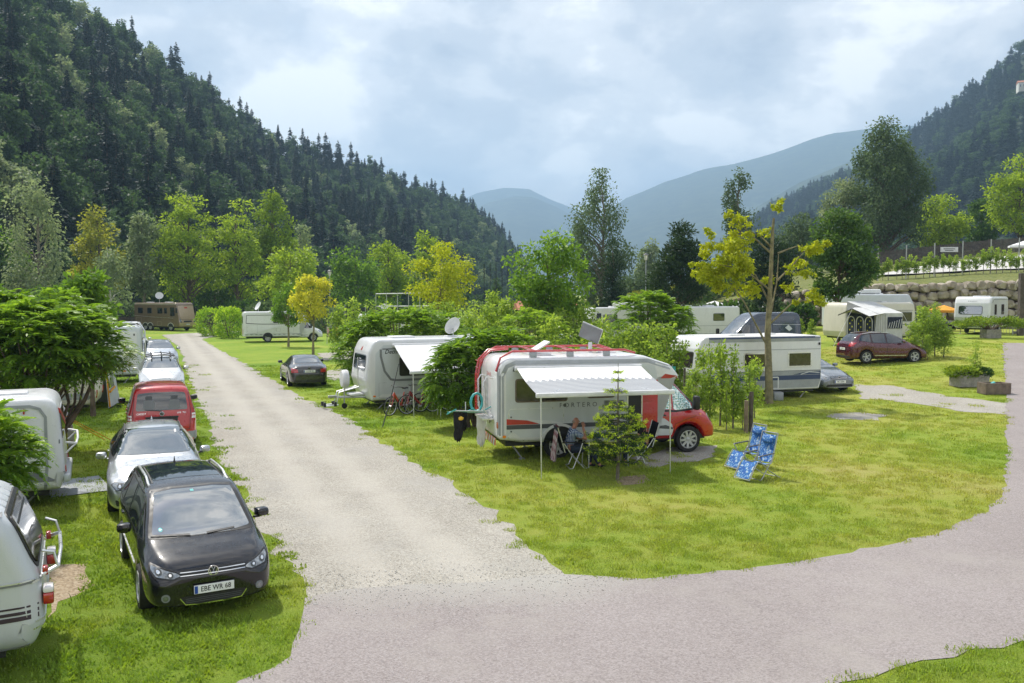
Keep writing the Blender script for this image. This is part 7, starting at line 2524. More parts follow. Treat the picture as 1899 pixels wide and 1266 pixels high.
# ---- blue-striped caravan by the pollarded tree (right side faces the camera)
def fendt():
    o, sh = caravan(9.45, 35.05, 18, 'white caravan with navy stripe and wave graphic behind the pollarded tree', 2.9, 2.25, 2.56, 'gel_white', (.12, .4), .40, axle=.45, rear_slant=.03, r=.06)
    o.rotation_euler[2] = R(198)
    for sd in ('L', 'R'):
        sh.patch('top_band', M['trim_grey'], o, rect(-2.78, 2.3, 2.34, 2.47, .02), sd, .006, .01, .5)
        sh.strip('roof_trim', M['stripe_navy'], o, [(-2.82, 2.50), (2.3, 2.50)], .06, sd, .012, .02, .4)
        sh.strip('panel_seam', M['trim_grey'], o, [(-2.84, 2.02), (2.4, 2.02)], .025, sd, .006, .01, .5)
        sh.strip('panel_seam', M['trim_mid'], o, [(-2.85, 1.16), (2.5, 1.16)], .03, sd, .008, .01, .5)
        sh.patch('lower_band', M['trim_grey'], o, rpoly([(-2.72, .48), (-2.84, .74), (-2.86, 1.14), (2.5, 1.14), (2.5, .48)], .02), sd, .005, .008, .5)
        sh.patch('stripe', M['stripe_navy'], o, rect(-2.84, 2.5, .80, .98, .01), sd, .009, .01, .5)
        sh.patch('wave', M['stripe_navy'], o, rpoly([(-2.84, 1.13), (-2.84, 1.0), (-1.5, 1.0), (-2.0, 1.08)], .01), sd, .009, .01, .3)
        sh.strip('wave_line', M['plastic_white'], o, [(-2.8, 1.06), (-2.3, 1.10), (-1.9, 1.01)], .03, sd, .013, .01)
        sh.patch('wave', M['stripe_navy'], o, rpoly([(1.4, 1.0), (2.3, 1.0), (1.9, 1.10)], .01), sd, .009, .01, .3)
        rv_window(sh, o, sd, -2.35, -1.35, 1.36, 1.86, .02, 'alu', 'glass_acrylic', fw=.06)
        rv_window(sh, o, sd, -.5, .7, 1.36, 1.86, .02, 'alu', 'glass_acrylic', fw=.06)
        hatch_door(sh, o, sd, -.85, -.35, .47, .92, 'plastic_white', .03, False)
        sh.strip('hatch_rim', M['plastic_white'], o, rect(-.85, -.35, .47, .92, .03), .05, sd, .012, .02, .1, True)
        sh.patch('marker_lamp', M['ink'], o, rect(-2.80, -2.72, 2.18, 2.28, .02), sd, .03)
    rv_window(sh, o, 'F', -.8, .8, 1.4, 1.95, .06); rv_window(sh, o, 'B', -.8, .8, 1.4, 1.95, .06)
    sh.patch('roof_sheet', M['gel_roof'], o, rect(-2.7, 2.1, -1.05, 1.05, .1), 'T', .004, .01, .6)
    roof_lid(o, sh, .6, .2, .5, .7, .06); roof_lid(o, sh, -1.3, -.2, .4, .4, .06)
    t = MB().box(-.19, .19, -.17, .17, 0, .34).build('water_tank', M['trim_grey'], None, True, .03, loc=gp(1442, 742))
    tag(t, 'grey waste water tank standing under the blue-striped caravan', 'tank')


fendt()


# ---- cream caravan with tent awning
def cream():
    o, sh = caravan(22.6, 54.6, 18, 'cream caravan end behind the burgundy car with a big grey tent awning', 2.7, 2.2, 2.55, 'gel_cream', (.35, .35), .42, axle=.2, front_slant=.15, rear_slant=.12, r=.14)
    for sd in ('L', 'R'):
        sh.strip('roof_trim', M['trim_mid'], o, [(-2.6, 2.05), (2.4, 2.05)], .03, sd, .01)
        sh.patch('stripe', M['trim_mid'], o, rect(.8, 2.55, 1.14, 1.19, .01), sd, .008)
        rv_window(sh, o, sd, 1.15, 2.3, 1.38, 1.92, .03, 'trim_grey', 'glass_acrylic', fw=.05)
    rv_window(sh, o, 'F', -.85, .85, 1.4, 1.95, .05, 'trim_dark', 'glass_acrylic')
    roof_lid(o, sh, 1.0, 0); roof_lid(o, sh, -.6, 0, .8, .9)
    Mr = Matrix.Rotation(R(18), 3, 'Z')
    t = thing('tent_awning', Vector(o.location) + Mr @ Vector((-2.6, -1.1, 0)), R(18), 'grey tent awning with gable porch and navy flowered windows attached to the cream caravan', 'tent')
    def cloth(name, pts, m, par=None): return MB().add(pts + [(p[0], p[1] + .012, p[2] - .008) for p in pts], [tuple(range(len(pts))), tuple(range(len(pts), 2 * len(pts)))[::-1]] + [(i, (i + 1) % len(pts), len(pts) + (i + 1) % len(pts), len(pts) + i) for i in range(len(pts))]).build(name, M[m], par or t)
    x0, x1, y1 = 0.0, 1.85, -2.6
    cloth('roof_sheet', [(x0, y1, 1.95), (x1, y1, 1.95), (x1, 0, 2.62), (x0, 0, 2.62)], 'fabric_lightgrey')
    cloth('front_wall', [(x0, y1, 0), (x1, y1, 0), (x1, y1, 1.95), (x0, y1, 1.95)], 'fabric_lightgrey')
    cloth('side_wall', [(x1, y1, 0), (x1, 0, 0), (x1, 0, 2.6), (x1, y1, 1.95)], 'fabric_lightgrey')
    f = cloth('gable_wall', [(x0, y1, 0), (x0, 0, 0), (x0, 0, 2.6), (x0, y1, 1.95)], 'fabric_lightgrey')
    def gpatch(name, pts, m, k=.02): MB().add([(x0 - k, a, b) for a, b in pts] + [(x0 - k + .015, a, b) for a, b in pts], [tuple(range(len(pts)))[::-1], tuple(range(len(pts), 2 * len(pts)))]).build(name, M[m], f)
    gpatch('blue_band', [(y1, .04), (0, .04), (0, .32), (y1, .32)], 'fabric_blue')
    gpatch('blue_panel', [(y1 + .2, .42), (-.1, .42), (-.1, 1.95), (y1 + .2, 1.8)], 'fabric_navy')
    for k in range(3):
        c = y1 + .62 + k * .76
        arch = [(c - .3, .55), (c + .3, .55)] + [(c + .3 * math.cos(R(a)), 1.42 + .3 * math.sin(R(a))) for a in range(0, 181, 20)]
        MB().tube([(x0 - .05, a, b) for a, b in arch], .03, 5, closed=True).build('arch_frame', M['plastic_white'], f)
        for q in range(5): MB().lathe([(.012, 0), (.055, .004), (.012, .012)], Matrix.Rotation(PI / 2, 4, 'Y'), 8).build('flower', M['fabric_yellow'], f, loc=(x0 - .06, c + (.1 if q % 2 else -.1), .72 + q * .19))
    # gable porch over the arched windows
    cloth('porch_roof', [(x0 - .7, y1 - .15, 1.78), (x0 - .75, y1 + 1.2, 2.2), (x0 + .7, y1 + 1.25, 2.32), (x0 + .6, y1 - .1, 1.98)], 'fabric_lightgrey')
    cloth('porch_roof', [(x0 - .75, y1 + 1.2, 2.2), (x0 - .7, y1 + 2.5, 1.8), (x0 + .6, y1 + 2.5, 2.3), (x0 + .7, y1 + 1.25, 2.32)], 'fabric_lightgrey')
    rails(t, [(x0 - .71, y1 - .16, 1.77), (x0 - .76, y1 + 1.2, 2.19), (x0 - .71, y1 + 2.5, 1.79)], .03, 'plastic_black', 'porch_edge')
    MB().box(x0 + .75, x1 - .05, y1 - .03, y1 - .015, 1.05, 1.72).build('front_window', M['fabric_navy'], t)
    for q in range(6): rails(t, [(x0 + .8 + q * .17, y1 - .04, 1.07), (x0 + .9 + q * .17, y1 - .045, 1.4 + .04 * q)], .022, 'fabric_lightgrey', 'curtain_fold')
    for q in range(4): rails(t, [(x0 + .08 + q * .17, y1 - .02, .05), (x0 + .10 + q * .17, y1 - .03, 1.0), (x0 + .08 + q * .17, y1 - .02, 1.88)], .024, 'fabric_lightgrey', 'cloth_fold')
    MB().box(x0, x1, y1 - .02, y1 - .008, .04, .32).build('blue_band', M['fabric_blue'], t)
    for p, q in (((x0, y1, 1.9), (x0 - 1.0, y1 - 1.0, 0)), ((x1, y1, 1.9), (x1 + .3, y1 - 1.2, 0)), ((x0 - .75, y1 + 1.2, 2.2), (x0 - 2.2, y1 + 1.0, 0))): rails(t, [p, q], .01, 'plastic_white', 'guy_line')


cream()


# ---- dark blue high-roof van
def van():
    o = place('camper_van', 14.2, 50.6, 198, 'dark blue high-roof camper van between the caravans with a faded badge on its side', 'van')
    top = [(2.75, .62), (2.72, .90), (2.5, 1.12), (2.2, 1.26), (1.9, 1.38), (1.4, 1.82), (.95, 2.25), (.6, 2.56), (.2, 2.70), (-2.4, 2.72), (-2.62, 2.62), (-2.70, 1.6), (-2.75, .6)]
    wd = [(2.75, .7), (2.68, .86), (2.4, .95), (1.9, .985), (-2.4, .985), (-2.68, .93), (-2.75, .88)]
    rw = [(2.75, .55), (2.0, .86), (1, .80), (-2.5, .80), (-2.75, .8)]
    me = car_shell(top, [(2.75, .6), (1.9, 1.2), (-2.6, 1.26), (-2.75, 1.0)], wd, rw, .36, (1.85, -1.55), .42, 2.75, -2.75, .35)
    me.materials.append(M['paint_navy']); link('body', me, o); sh = Shell(me)
    wheels(o, (1.85, -1.55), 1.74, .35, .22, 'steel'); cladding(o, -2.3, 2.3, .8, .4)
    sh.patch('windscreen', M['glass_screen'], o, rpoly([(-.84, 1.38), (.84, 1.38), (.74, 2.12), (-.74, 2.12)], .06), 'F', .006)
    for s, sd in ((1, 'L'), (-1, 'R')):
        sh.patch('side_window', M['glass_dark'], o, rpoly([(1.72, 1.34), (.85, 1.34), (.85, 1.98), (1.12, 1.96)], .05), sd, .008)
        sh.patch('side_window', M['glass_dark'], o, rect(-.6, .55, 1.38, 1.92, .05), sd, .008)
        sh.patch('badge', M['gel_cool'], o, rpoly([(-2.0, 1.72), (-1.75, 1.95), (-1.5, 1.78), (-1.78, 1.58)], .03), sd, .01)
        sh.strip('body_line', M['paint_silver'], o, [(-2.6, 1.95), (-.7, 1.98)], .025, sd, .008)
        sh.strip('door_gap', M['ink'], o, [(.78, .5), (.78, 2.2), (-.65, 2.2), (-.65, .5)], .015, sd, .003)
        MB().box(-.08, .08, -.1, .1, -.2, .2).build('wing_mirror', M['plastic_black'], o, True, .04, loc=(1.7, s * 1.2, 1.5))
        sh.patch('headlight', M['glass_lamp'], o, rect(s * .72 - .13, s * .72 + .13, .86, 1.06, .04), 'F', .008)
        sh.patch('tail_light', M['lamp_red'], o, rect(s * .85 - .05, s * .85 + .05, .9, 1.3, .02), 'B', .008)
    sh.patch('grille', M['plastic_black'], o, rect(-.5, .5, .78, .94, .04), 'F', .006)


van()


# ---- plain motorhomes and caravans glimpsed behind hedges
def boxy(x, y, deg, label, Lh, H, m='gel_white', cabfront=True, windows=((-1.6, -.6), (.2, 1.0)), wz=(1.7, 2.2), W=2.25, name='motorhome', roof=True, fs=.5, cat=None):
    o = place(name, x, y, deg, label, cat or name, None)
    prof = rpoly([(-Lh, .5), (-Lh, H), (Lh - fs, H), (Lh - .05, H - .8), (Lh + .02, 1.25), (Lh, .5)], [.1, .25, .3, .3, .2, .1], 6)
    me = rv_shell(prof, W, .12); me.materials.append(M[m]); link('body', me, o); sh = Shell(me)
    wheels(o, (Lh - .9, -Lh + 1.5) if cabfront else (0,), W - .35, .34, .2, 'steel')
    MB().box(-Lh + .2, Lh - .3, -W / 2 + .15, W / 2 - .15, .34, .56).build('chassis', M['plastic_black'], o)
    for sd in ('L', 'R'):
        for a, b in windows: rv_window(sh, o, sd, a, b, *wz, .05, 'trim_dark', 'glass_dark')
        sh.patch('skirt', M['trim_grey'], o, rpoly([(-Lh + .05, .54), (-Lh + .05, .72), (Lh - .1, .72), (Lh - .1, .54)], .02), sd, .006, .01, .5)
        sh.strip('graphic_line', M['trim_grey'], o, [(-Lh + .1, 1.3), (Lh - .3, 1.3)], .03, sd, .006, .01, .5)
        hatch_door(sh, o, sd, -Lh + .3, -Lh + .9, .8, 1.3)
    if cabfront: sh.patch('windscreen', M['glass_screen'], o, rpoly([(-.95, 1.5), (.95, 1.5), (.9, 2.35), (-.9, 2.35)], .1), 'F', .01)
    else: rv_window(sh, o, 'F', -.8, .8, 1.5, 2.0, .06)
    rv_window(sh, o, 'B', -.7, .7, 1.5, 2.0, .06)
    if roof: roof_lid(o, sh, -.8, 0, .6, .7, .1); roof_lid(o, sh, .9, 0, .4, .4, .08)
    return o, sh


o, sh = boxy(14.3, 66.0, 198, 'white motorhome end with dark square window beside the blue van', 2.9, 2.75, windows=((1.2, 2.1), (-1.5, -.6)))
o, sh = boxy(9.2, 72.0, 18, 'white motorhome with glazed front corner behind the sawn maple trunk', 3.0, 2.95, windows=((-2.2, -1.0), (.2, 1.6)), wz=(1.6, 2.35))
sh.patch('cab_glass', M['glass_dark'], o, rpoly([(-2.85, 1.4), (-2.4, 1.4), (-2.4, 2.5), (-2.8, 2.5)], .05), 'R', .012)
o, sh = boxy(13.0, 82.0, 15, 'long white motorhome roof showing over the hedge between the two pines', 3.3, 3.0, windows=((-2.0, -.8), (.5, 1.6)))
o, sh = boxy(26.6, 64.5, 14, 'pale blue-grey motorhome with roof box in front of the boulder wall', 3.2, 2.85, 'gel_cool', windows=((-1.6, -.7), (1.4, 2.1)))
MB().box(-.9, .9, -.4, .4, 0, .34).build('roof_box', M['plastic_white'], o, True, .12, loc=(-.2, -.2, 2.88))
dish(o, Vector((-1.6, .2, 2.82)), .4, R(-60), .9, .12)
boxy(-4.6, 66.0, 20, 'white caravan flank hidden behind the clipped sumac and yellow tree', 2.6, 2.5, cabfront=False, windows=((-1.5, -.5),), name='caravan', wz=(1.4, 1.9))
o, sh = boxy(-9.5, 68.0, 24, 'white camper with small dish behind the far apple hedge', 2.6, 2.75, windows=((-1.5, -.5),))
dish(o, Vector((-.5, 0, 2.7)), .42, R(-70), .5, .35)


# ---- white caravan by the stairs
def knaus():
    o, sh = caravan(33.4, 61.4, 180, 'white caravan with bicycle rack and wide front window next to the stairs', 2.55, 2.3, 2.62, 'gel_white', (.3, .45), .44, axle=-.3, rear_slant=.05, group=None, hitch_=False, r=.14)
    o.rotation_euler[2] = R(-132)
    rv_window(sh, o, 'F', -.82, .62, 1.42, 1.95, .1, 'trim_dark', 'glass_screen')
    sh.text('lettering', M['ink_grey'], o, 'K N A U S', 'F', 0, 2.3, .13, .012)
    for sd in ('L', 'R'):
        rv_window(sh, o, sd, .9, 1.4, 1.4, 2.05, .05, 'ink', 'glass_dark'); rv_window(sh, o, sd, -1.2, -.5, 1.4, 2.05, .05, 'ink', 'glass_dark')
        sh.patch('graphic', M['trim_mid'], o, rpoly([(1.9, .95), (-2.0, .80), (-2.0, 1.12), (.2, 1.12)], .03), sd, .008)
        sh.strip('roof_trim', M['trim_mid'], o, [(-2.3, 2.42), (1.7, 2.42), (2.0, 2.2)], .03, sd, .01)
    rails(o, [(2.55, -.5, .62), (2.9, -.5, .58), (2.9, .5, .58), (2.55, .5, .62)], .03, 'trim_dark', 'bicycle_rack')
    for y in (-.4, .0, .35): rails(o, [(2.85, y, .55), (2.82, y + .05, 1.0), (2.7, y + .1, 1.25)], .016, 'plastic_black', 'bicycle_arm')
    roof_lid(o, sh, .3, 0, .8, .9, .06); roof_lid(o, sh, -1.3, 0)


knaus()

# ---------------------------------------------------------------- people
def skin_mesh(name, chains, mat_, parent, sub=2):
    """one continuous surface grown round a skeleton; chains = lists of (x,y,z,r[,ry]), joined where points coincide"""
    V, E, Rr, key = [], [], [], {}
    for ch in chains:
        prev = None
        for p in ch:
            k = tuple(round(c, 4) for c in p[:3])
            if k not in key:
                key[k] = len(V); V.append(k); Rr.append((p[3], p[4] if len(p) > 4 else p[3]))
            i = key[k]
            if prev is not None and prev != i: E.append((prev, i))
            prev = i
    me = bpy.data.meshes.new(name)
    me.from_pydata(V, E, [])
    o = bpy.data.objects.new('tmp', me); COL.objects.link(o)
    o.modifiers.new('skin', 'SKIN')
    sd = me.skin_vertices[0].data
    for i, r in enumerate(Rr): sd[i].radius = r
    sd[0].use_root = True
    o.modifiers['skin'].use_smooth_shade = True
    s = o.modifiers.new('sub', 'SUBSURF'); s.levels = sub; s.render_levels = sub
    out = bpy.data.meshes.new_from_object(o.evaluated_get(bpy.context.evaluated_depsgraph_get()))
    bpy.data.objects.remove(o)
    out.materials.clear(); out.materials.append(M[mat_])
    out.polygons.foreach_set('use_smooth', [True] * len(out.polygons))
    return link(name, out, parent)


def hand(w, d, u, n):
    """palm and five bent fingers: wrist w, pointing d, finger row along u, palm facing n"""
    w, d, u, n = Vector(w), Vector(d).normalized(), Vector(u).normalized(), Vector(n).normalized()
    palm = w + d * .085
    ch = [[(*w, .026), (*(w + d * .045), .03, .02), (*palm, .032, .018)]]
    for k, (off, ln) in enumerate(((-.033, .062), (-.011, .075), (.011, .08), (.032, .07))):
        b = palm + u * off
        ch.append([(*palm, .032, .018), (*(b + d * .012), .011), (*(b + d * ln * .55 + n * .012), .0095), (*(b + d * ln * .85 + n * .04), .008)])
    t = w + d * .035
    ch.append([(*(w + d * .045), .03, .02), (*(t + u * .04 + n * .01), .013), (*(t + u * .06 + d * .03 + n * .025), .01), (*(t + u * .06 + d * .055 + n * .04), .008)])
    return ch


def seated(p, deg, label, shirt, hair, chin=True, bald=True):
    o = thing('person', p, R(deg), label, 'person')
    H = Vector((.12, 0, 1.16))
    sh_l, sh_r = (.02, .19, .93), (.02, -.19, .93)
    el_r = (.30, -.24, .76); wr_r = (.25, -.10, 1.02) if chin else (.50, -.16, .76)
    el_l = (.22, .27, .70); wr_l = (.46, .16, .74)
    hip = (-.10, 0, .50)
    torso = [(*hip, .15, .12), (-.09, 0, .62, .15, .115), (-.04, 0, .78, .16, .12), (.0, 0, .92, .155, .10), (.03, 0, 1.0, .062), (.06, 0, 1.06, .056), (.075, 0, 1.11, .075, .07), (.09, 0, 1.17, .09, .082), (.085, 0, 1.235, .078, .072), (.08, 0, 1.27, .035)]
    legs = []
    for s, kx, fx in ((1, .42, .46), (-1, .40, .66)):
        legs.append([(*hip, .15, .12), (-.05, s * .10, .50, .095), (.18, s * .12, .52, .088), (kx, s * .11, .53, .066), ((kx + fx) / 2 + .02, s * .10, .30, .056), (fx, s * .09, .10, .038), (fx + .03, s * .09, .05, .042), (fx + .16, s * .10, .04, .036)])
    arms = []
    for s, S, E_, W_ in ((-1, sh_r, el_r, wr_r), (1, sh_l, el_l, wr_l)):
        arms.append([(.0, 0, .92, .155, .10), (*S, .07), (*E_, .048), (*W_, .032)])
    body = skin_mesh('body', [torso] + legs + arms + hand(wr_r, (.0, .25, .95) if chin else (.9, .1, 0), (1, 0, 0) if chin else (0, 1, 0), (-.2, .9, 0) if chin else (0, 0, -1)) + hand(wr_l, (.95, -.1, -.1), (0, 1, 0), (0, 0, -1)), 'skin', o)
    b = lambda p_, k, f=1.0: (*p_[:3], p_[3] * f + k, (p_[4] if len(p_) > 4 else p_[3]) * f + k)
    mid = lambda A, B, t: tuple(A[i] + (B[i] - A[i]) * t for i in range(3))
    skin_mesh('shirt', [[b(q, .014) for q in torso[:4]] + [(.025, 0, .975, .085, .08)]] + [[b(torso[3], .014), (*S, .085), (*mid(S, E_, .75), .068)] for S, E_ in ((sh_r, el_r), (sh_l, el_l))], shirt, o)
    skin_mesh('trousers', [[b(torso[0], .016), (-.09, 0, .58, .155, .125)]] + [[b(torso[0], .016)] + [b(q, .014) for q in l[1:6]] for l in legs], 'jeans', o)
    for l in legs: skin_mesh('shoe', [[(l[5][0] - .035, l[5][1], .05, .046), (*l[6][:3], .05), (*l[7][:3], .042)]], 'fabric_black', o)
    # face
    f = lambda x, y, z: Vector((.09 + x, y, 1.17 + z))
    skin_mesh('nose', [[(*f(.072, 0, .02), .011), (*f(.100, 0, -.012), .014)]], 'skin', o, 1)
    for s in (-1, 1):
        skin_mesh('ear', [[(*f(-.005, s * .083, -.02), .012), (*f(-.012, s * .09, .025), .014)]], 'skin', o, 1)
        skin_mesh('eye', [[(*f(.074, s * .034, .02), .009), (*f(.077, s * .034, .02), .008)]], 'ink', o, 1)
    skin_mesh('mouth', [[(*f(.076, -.022, -.05), .006), (*f(.083, 0, -.05), .007), (*f(.076, .022, -.05), .006)]], 'towel_red', o, 1)
    if bald: skin_mesh('hair', [[(*f(-.045, -.066, .0), .03), (*f(-.082, 0, -.005), .036), (*f(-.045, .066, .0), .03)]], hair, o)
    else: skin_mesh('hair', [[(*f(-.03, 0, -.04), .085), (*f(-.03, 0, .04), .096), (*f(.0, 0, .085), .07)]], hair, o)
    return o


def folding_chair(p, deg, label, fab='fabric_navy'):
    o = thing('folding_chair', p, R(deg), label, 'chair')
    for s in (-1, 1):
        y = s * .27
        rails(o, [(.22, y, .66), (.16, y, .45), (-.02, y, .02), (-.10, y, .015)], .013, 'alu', 'leg')
        rails(o, [(-.26, y, .66), (-.12, y, .45), (.26, y, .02), (.34, y, .015)], .013, 'alu', 'leg')
        rails(o, [(-.22, y, .42), (-.30, y, .70), (-.40, y, 1.04)], .013, 'alu', 'back_tube')
        MB().box(-.30, .24, y - .025, y + .025, .65, .68).build('armrest', M['plastic_black'], o, True, .01)
    rails(o, [(-.10, -.27, .015), (-.10, .27, .015)], .012, 'alu', 'cross_bar'); rails(o, [(.34, -.27, .015), (.34, .27, .015)], .012, 'alu', 'cross_bar')
    MB().box(-.24, .25, -.26, .26, .405, .425).build('seat', M[fab], o, True, .008)
    MB().add([(-.24, -.26, .46), (-.24, .26, .46), (-.40, .26, 1.03), (-.40, -.26, 1.03), (-.255, -.26, .455), (-.255, .26, .455), (-.415, .26, 1.025), (-.415, -.26, 1.025)],
             [(0, 1, 2, 3), (7, 6, 5, 4), (0, 4, 5, 1), (1, 5, 6, 2), (2, 6, 7, 3), (3, 7, 4, 0)]).build('backrest', M[fab], o)
    return o


FH = 13.5      # heading of the red motorhome
man_p = gp(1060, 866)
folding_chair(man_p, 8, 'white-framed folding chair under the seated man at the camping table')
seated(man_p + Vector((.02, 0, -.03)), 8, 'bald man in blue checked shirt and jeans sitting with hand at his chin', 'plaid_blue', 'hair_grey')


def jacket(p, deg):
    V = []; n, k = 14, 12
    for i in range(k + 1):
        t = i / k
        for j in range(n + 1):
            s = j / n - .5
            x = -.42 - .035 * math.sin(j * 1.9 + t * 3) * t - .06 * t + .05 * (1 - t)
            V.append((x, s * (.50 + .10 * t) , 1.05 - .86 * t + .03 * math.sin(j * 1.3)))
    for i in range(3):
        for j in range(n + 1):
            s = j / n - .5
            V.append((-.36 + .03 * i, s * .48, 1.06 - .14 * i))
    F = [(i * (n + 1) + j, i * (n + 1) + j + 1, (i + 1) * (n + 1) + j + 1, (i + 1) * (n + 1) + j) for i in range(k) for j in range(n)]
    b = (k + 1) * (n + 1)
    F += [(j, j + 1, b + j + 1, b + j) for j in range(n)] + [(b + i * (n + 1) + j, b + i * (n + 1) + j + 1, b + (i + 1) * (n + 1) + j + 1, b + (i + 1) * (n + 1) + j) for i in range(2) for j in range(n)]
    o = link('jacket', mesh_np('jacket', V, F, M['plaid_red'], True), None, p, (0, 0, R(deg)))
    tag(o, 'red and white checked jacket hung over the seated man\'s chair back', 'jacket')


jacket(man_p, 8)
wom_p = gp(1188, 856)
folding_chair(wom_p, 190, 'folding chair half hidden behind the small fir at the table')
seated(wom_p + Vector((.02, 0, -.03)), 190, 'person in dark top sitting behind the small fir', 'fabric_black', 'hair_grey', True, False)


def camp_table(p, deg, label, w=1.15, d=.72, h=.70):
    o = thing('camping_table', p, R(deg), label, 'table')
    MB().box(-w / 2, w / 2, -d / 2, d / 2, h - .03, h).build('table_top', M['table_top'], o, True, .012)
    MB().box(-w / 2 - .01, w / 2 + .01, -d / 2 - .01, d / 2 + .01, h - .045, h - .031).build('table_rim', M['alu'], o)
    for x in (-w / 2 + .08, w / 2 - .08):
        for y in (-d / 2 + .06, d / 2 - .06): rails(o, [(x, y, h - .04), (x * 1.03, y * 1.05, 0)], .014, 'alu', 'leg')
    return o


tb = gp(1122, 862)
camp_table(tb, 10, 'grey folding camping table set between the two seated people')
b_ = MB().box(-.22, .22, -.15, .15, 0, .10).build('cool_box', M['fabric_blue'], None, True, .02, loc=tb + Vector((-.05, .05, .70)), rot=(0, 0, .3)); tag(b_, 'blue tray box lying on the camping table', 'box')
for (x, y, m_, lab) in ((-.38, -.12, 'towel_yellow', 'small yellow plate by the man on the camping table'), (.32, -.15, 'teal', 'teal mug on the camping table behind the fir')):
    c_ = MB().lathe([(.07, 0), (.085, .015), (.09, .03), (.075, .02)] if 'plate' in lab else [(.035, 0), (.04, .09), (.036, .09), (.032, .01)], None, 16).build('plate' if 'plate' in lab else 'mug', M[m_], None, True, loc=tb + Vector((x, y, .70)))
    tag(c_, lab, 'plate' if 'plate' in lab else 'mug')


def lounger(p, deg, label):
    o = thing('garden_lounger', p, R(deg), label, 'lounger', 'blue loungers on the front lawn')
    o.scale = (.84, .84, .88)
    def sling(name, pts, w=.24, par=None):
        V = []
        for (x, z) in pts:
            for k in range(5):
                y = -w + 2 * w * k / 4
                V.append((x, y, z - .02 * math.cos(y / w * PI / 2)))
        n = len(V)
        V += [(a, b, c - .008) for a, b, c in V]
        F = [(i * 5 + k, i * 5 + k + 1, (i + 1) * 5 + k + 1, (i + 1) * 5 + k) for i in range(len(pts) - 1) for k in range(4)]
        F += [tuple(q + n for q in f[::-1]) for f in F]
        return link(name, mesh_np(name, V, F, M['sling_blue'], True), par or o)
    sling('seat', [(-.06, .42), (.1, .40), (.28, .44), (.44, .50)])
    bk = sling('backrest', [(-.10, .46), (-.17, .66), (-.25, .92), (-.32, 1.16)])
    sling('leg_rest', [(.47, .50), (.58, .38), (.68, .22), (.76, .10)])
    MB().box(-.05, .05, -.19, .19, -.09, .09).build('pillow', M['sling_blue'], bk, True, .045, loc=(-.24, 0, 1.02), rot=(0, -.28, 0))
    for s in (-1, 1):
        y = s * .28
        rails(o, [(-.33, y, 1.20), (-.24, y, .92), (-.10, y, .47), (-.04, y, .42)], .014, 'steel', 'back_tube')
        rails(o, [(-.06, y, .42), (.2, y, .42), (.46, y, .51), (.62, y, .33), (.78, y, .06)], .014, 'steel', 'side_tube')
        rails(o, [(.42, y, .66), (.30, y, .45), (-.02, y, .22), (-.38, y, .03), (-.46, y, .015)], .014, 'steel', 'leg')
        rails(o, [(-.16, y, .62), (.02, y, .38), (.28, y, .06), (.34, y, .015)], .014, 'steel', 'leg')
        a = MB().box(-.27, .30, -.03, .03, -.015, .015).build('armrest', M['trim_dark'], o, True, .012, loc=(.12, s * .30, .675), rot=(0, .06, 0))
    for x, z in ((-.46, .015), (.34, .015), (-.33, 1.20), (.78, .06)): rails(o, [(x, -.28, z), (x, .28, z)], .013, 'steel', 'cross_bar')


lounger(gp(1412, 886), 212, 'blue patterned folding lounger in front of its twin on the open lawn')
lounger(gp(1393, 866), 208, 'blue patterned folding lounger standing behind its twin on the lawn')


# ---------------------------------------------------------------- laundry
def cloth_sheet(name, m, w, h, n=8, wav=.03, par=None, loc=None, rot=None):
    V = []
    for i in range(9):
        t = i / 8
        for j in range(n + 1):
            s = j / n - .5
            V.append((s * w * (1 - .22 * t) + .025 * math.sin(i * 1.7 + j * .5) * t, wav * (math.sin(j * 2.1 + i * .5) + .6 * math.sin(i * 1.1 + j)) * (.4 + t), -h * t * (1 - .10 * abs(s) - .05 * math.sin(j * 1.9))))
    F = [(i * (n + 1) + j, i * (n + 1) + j + 1, (i + 1) * (n + 1) + j + 1, (i + 1) * (n + 1) + j) for i in range(8) for j in range(n)]
    return link(name, mesh_np(name, V, F, M[m], True), par, loc, rot)


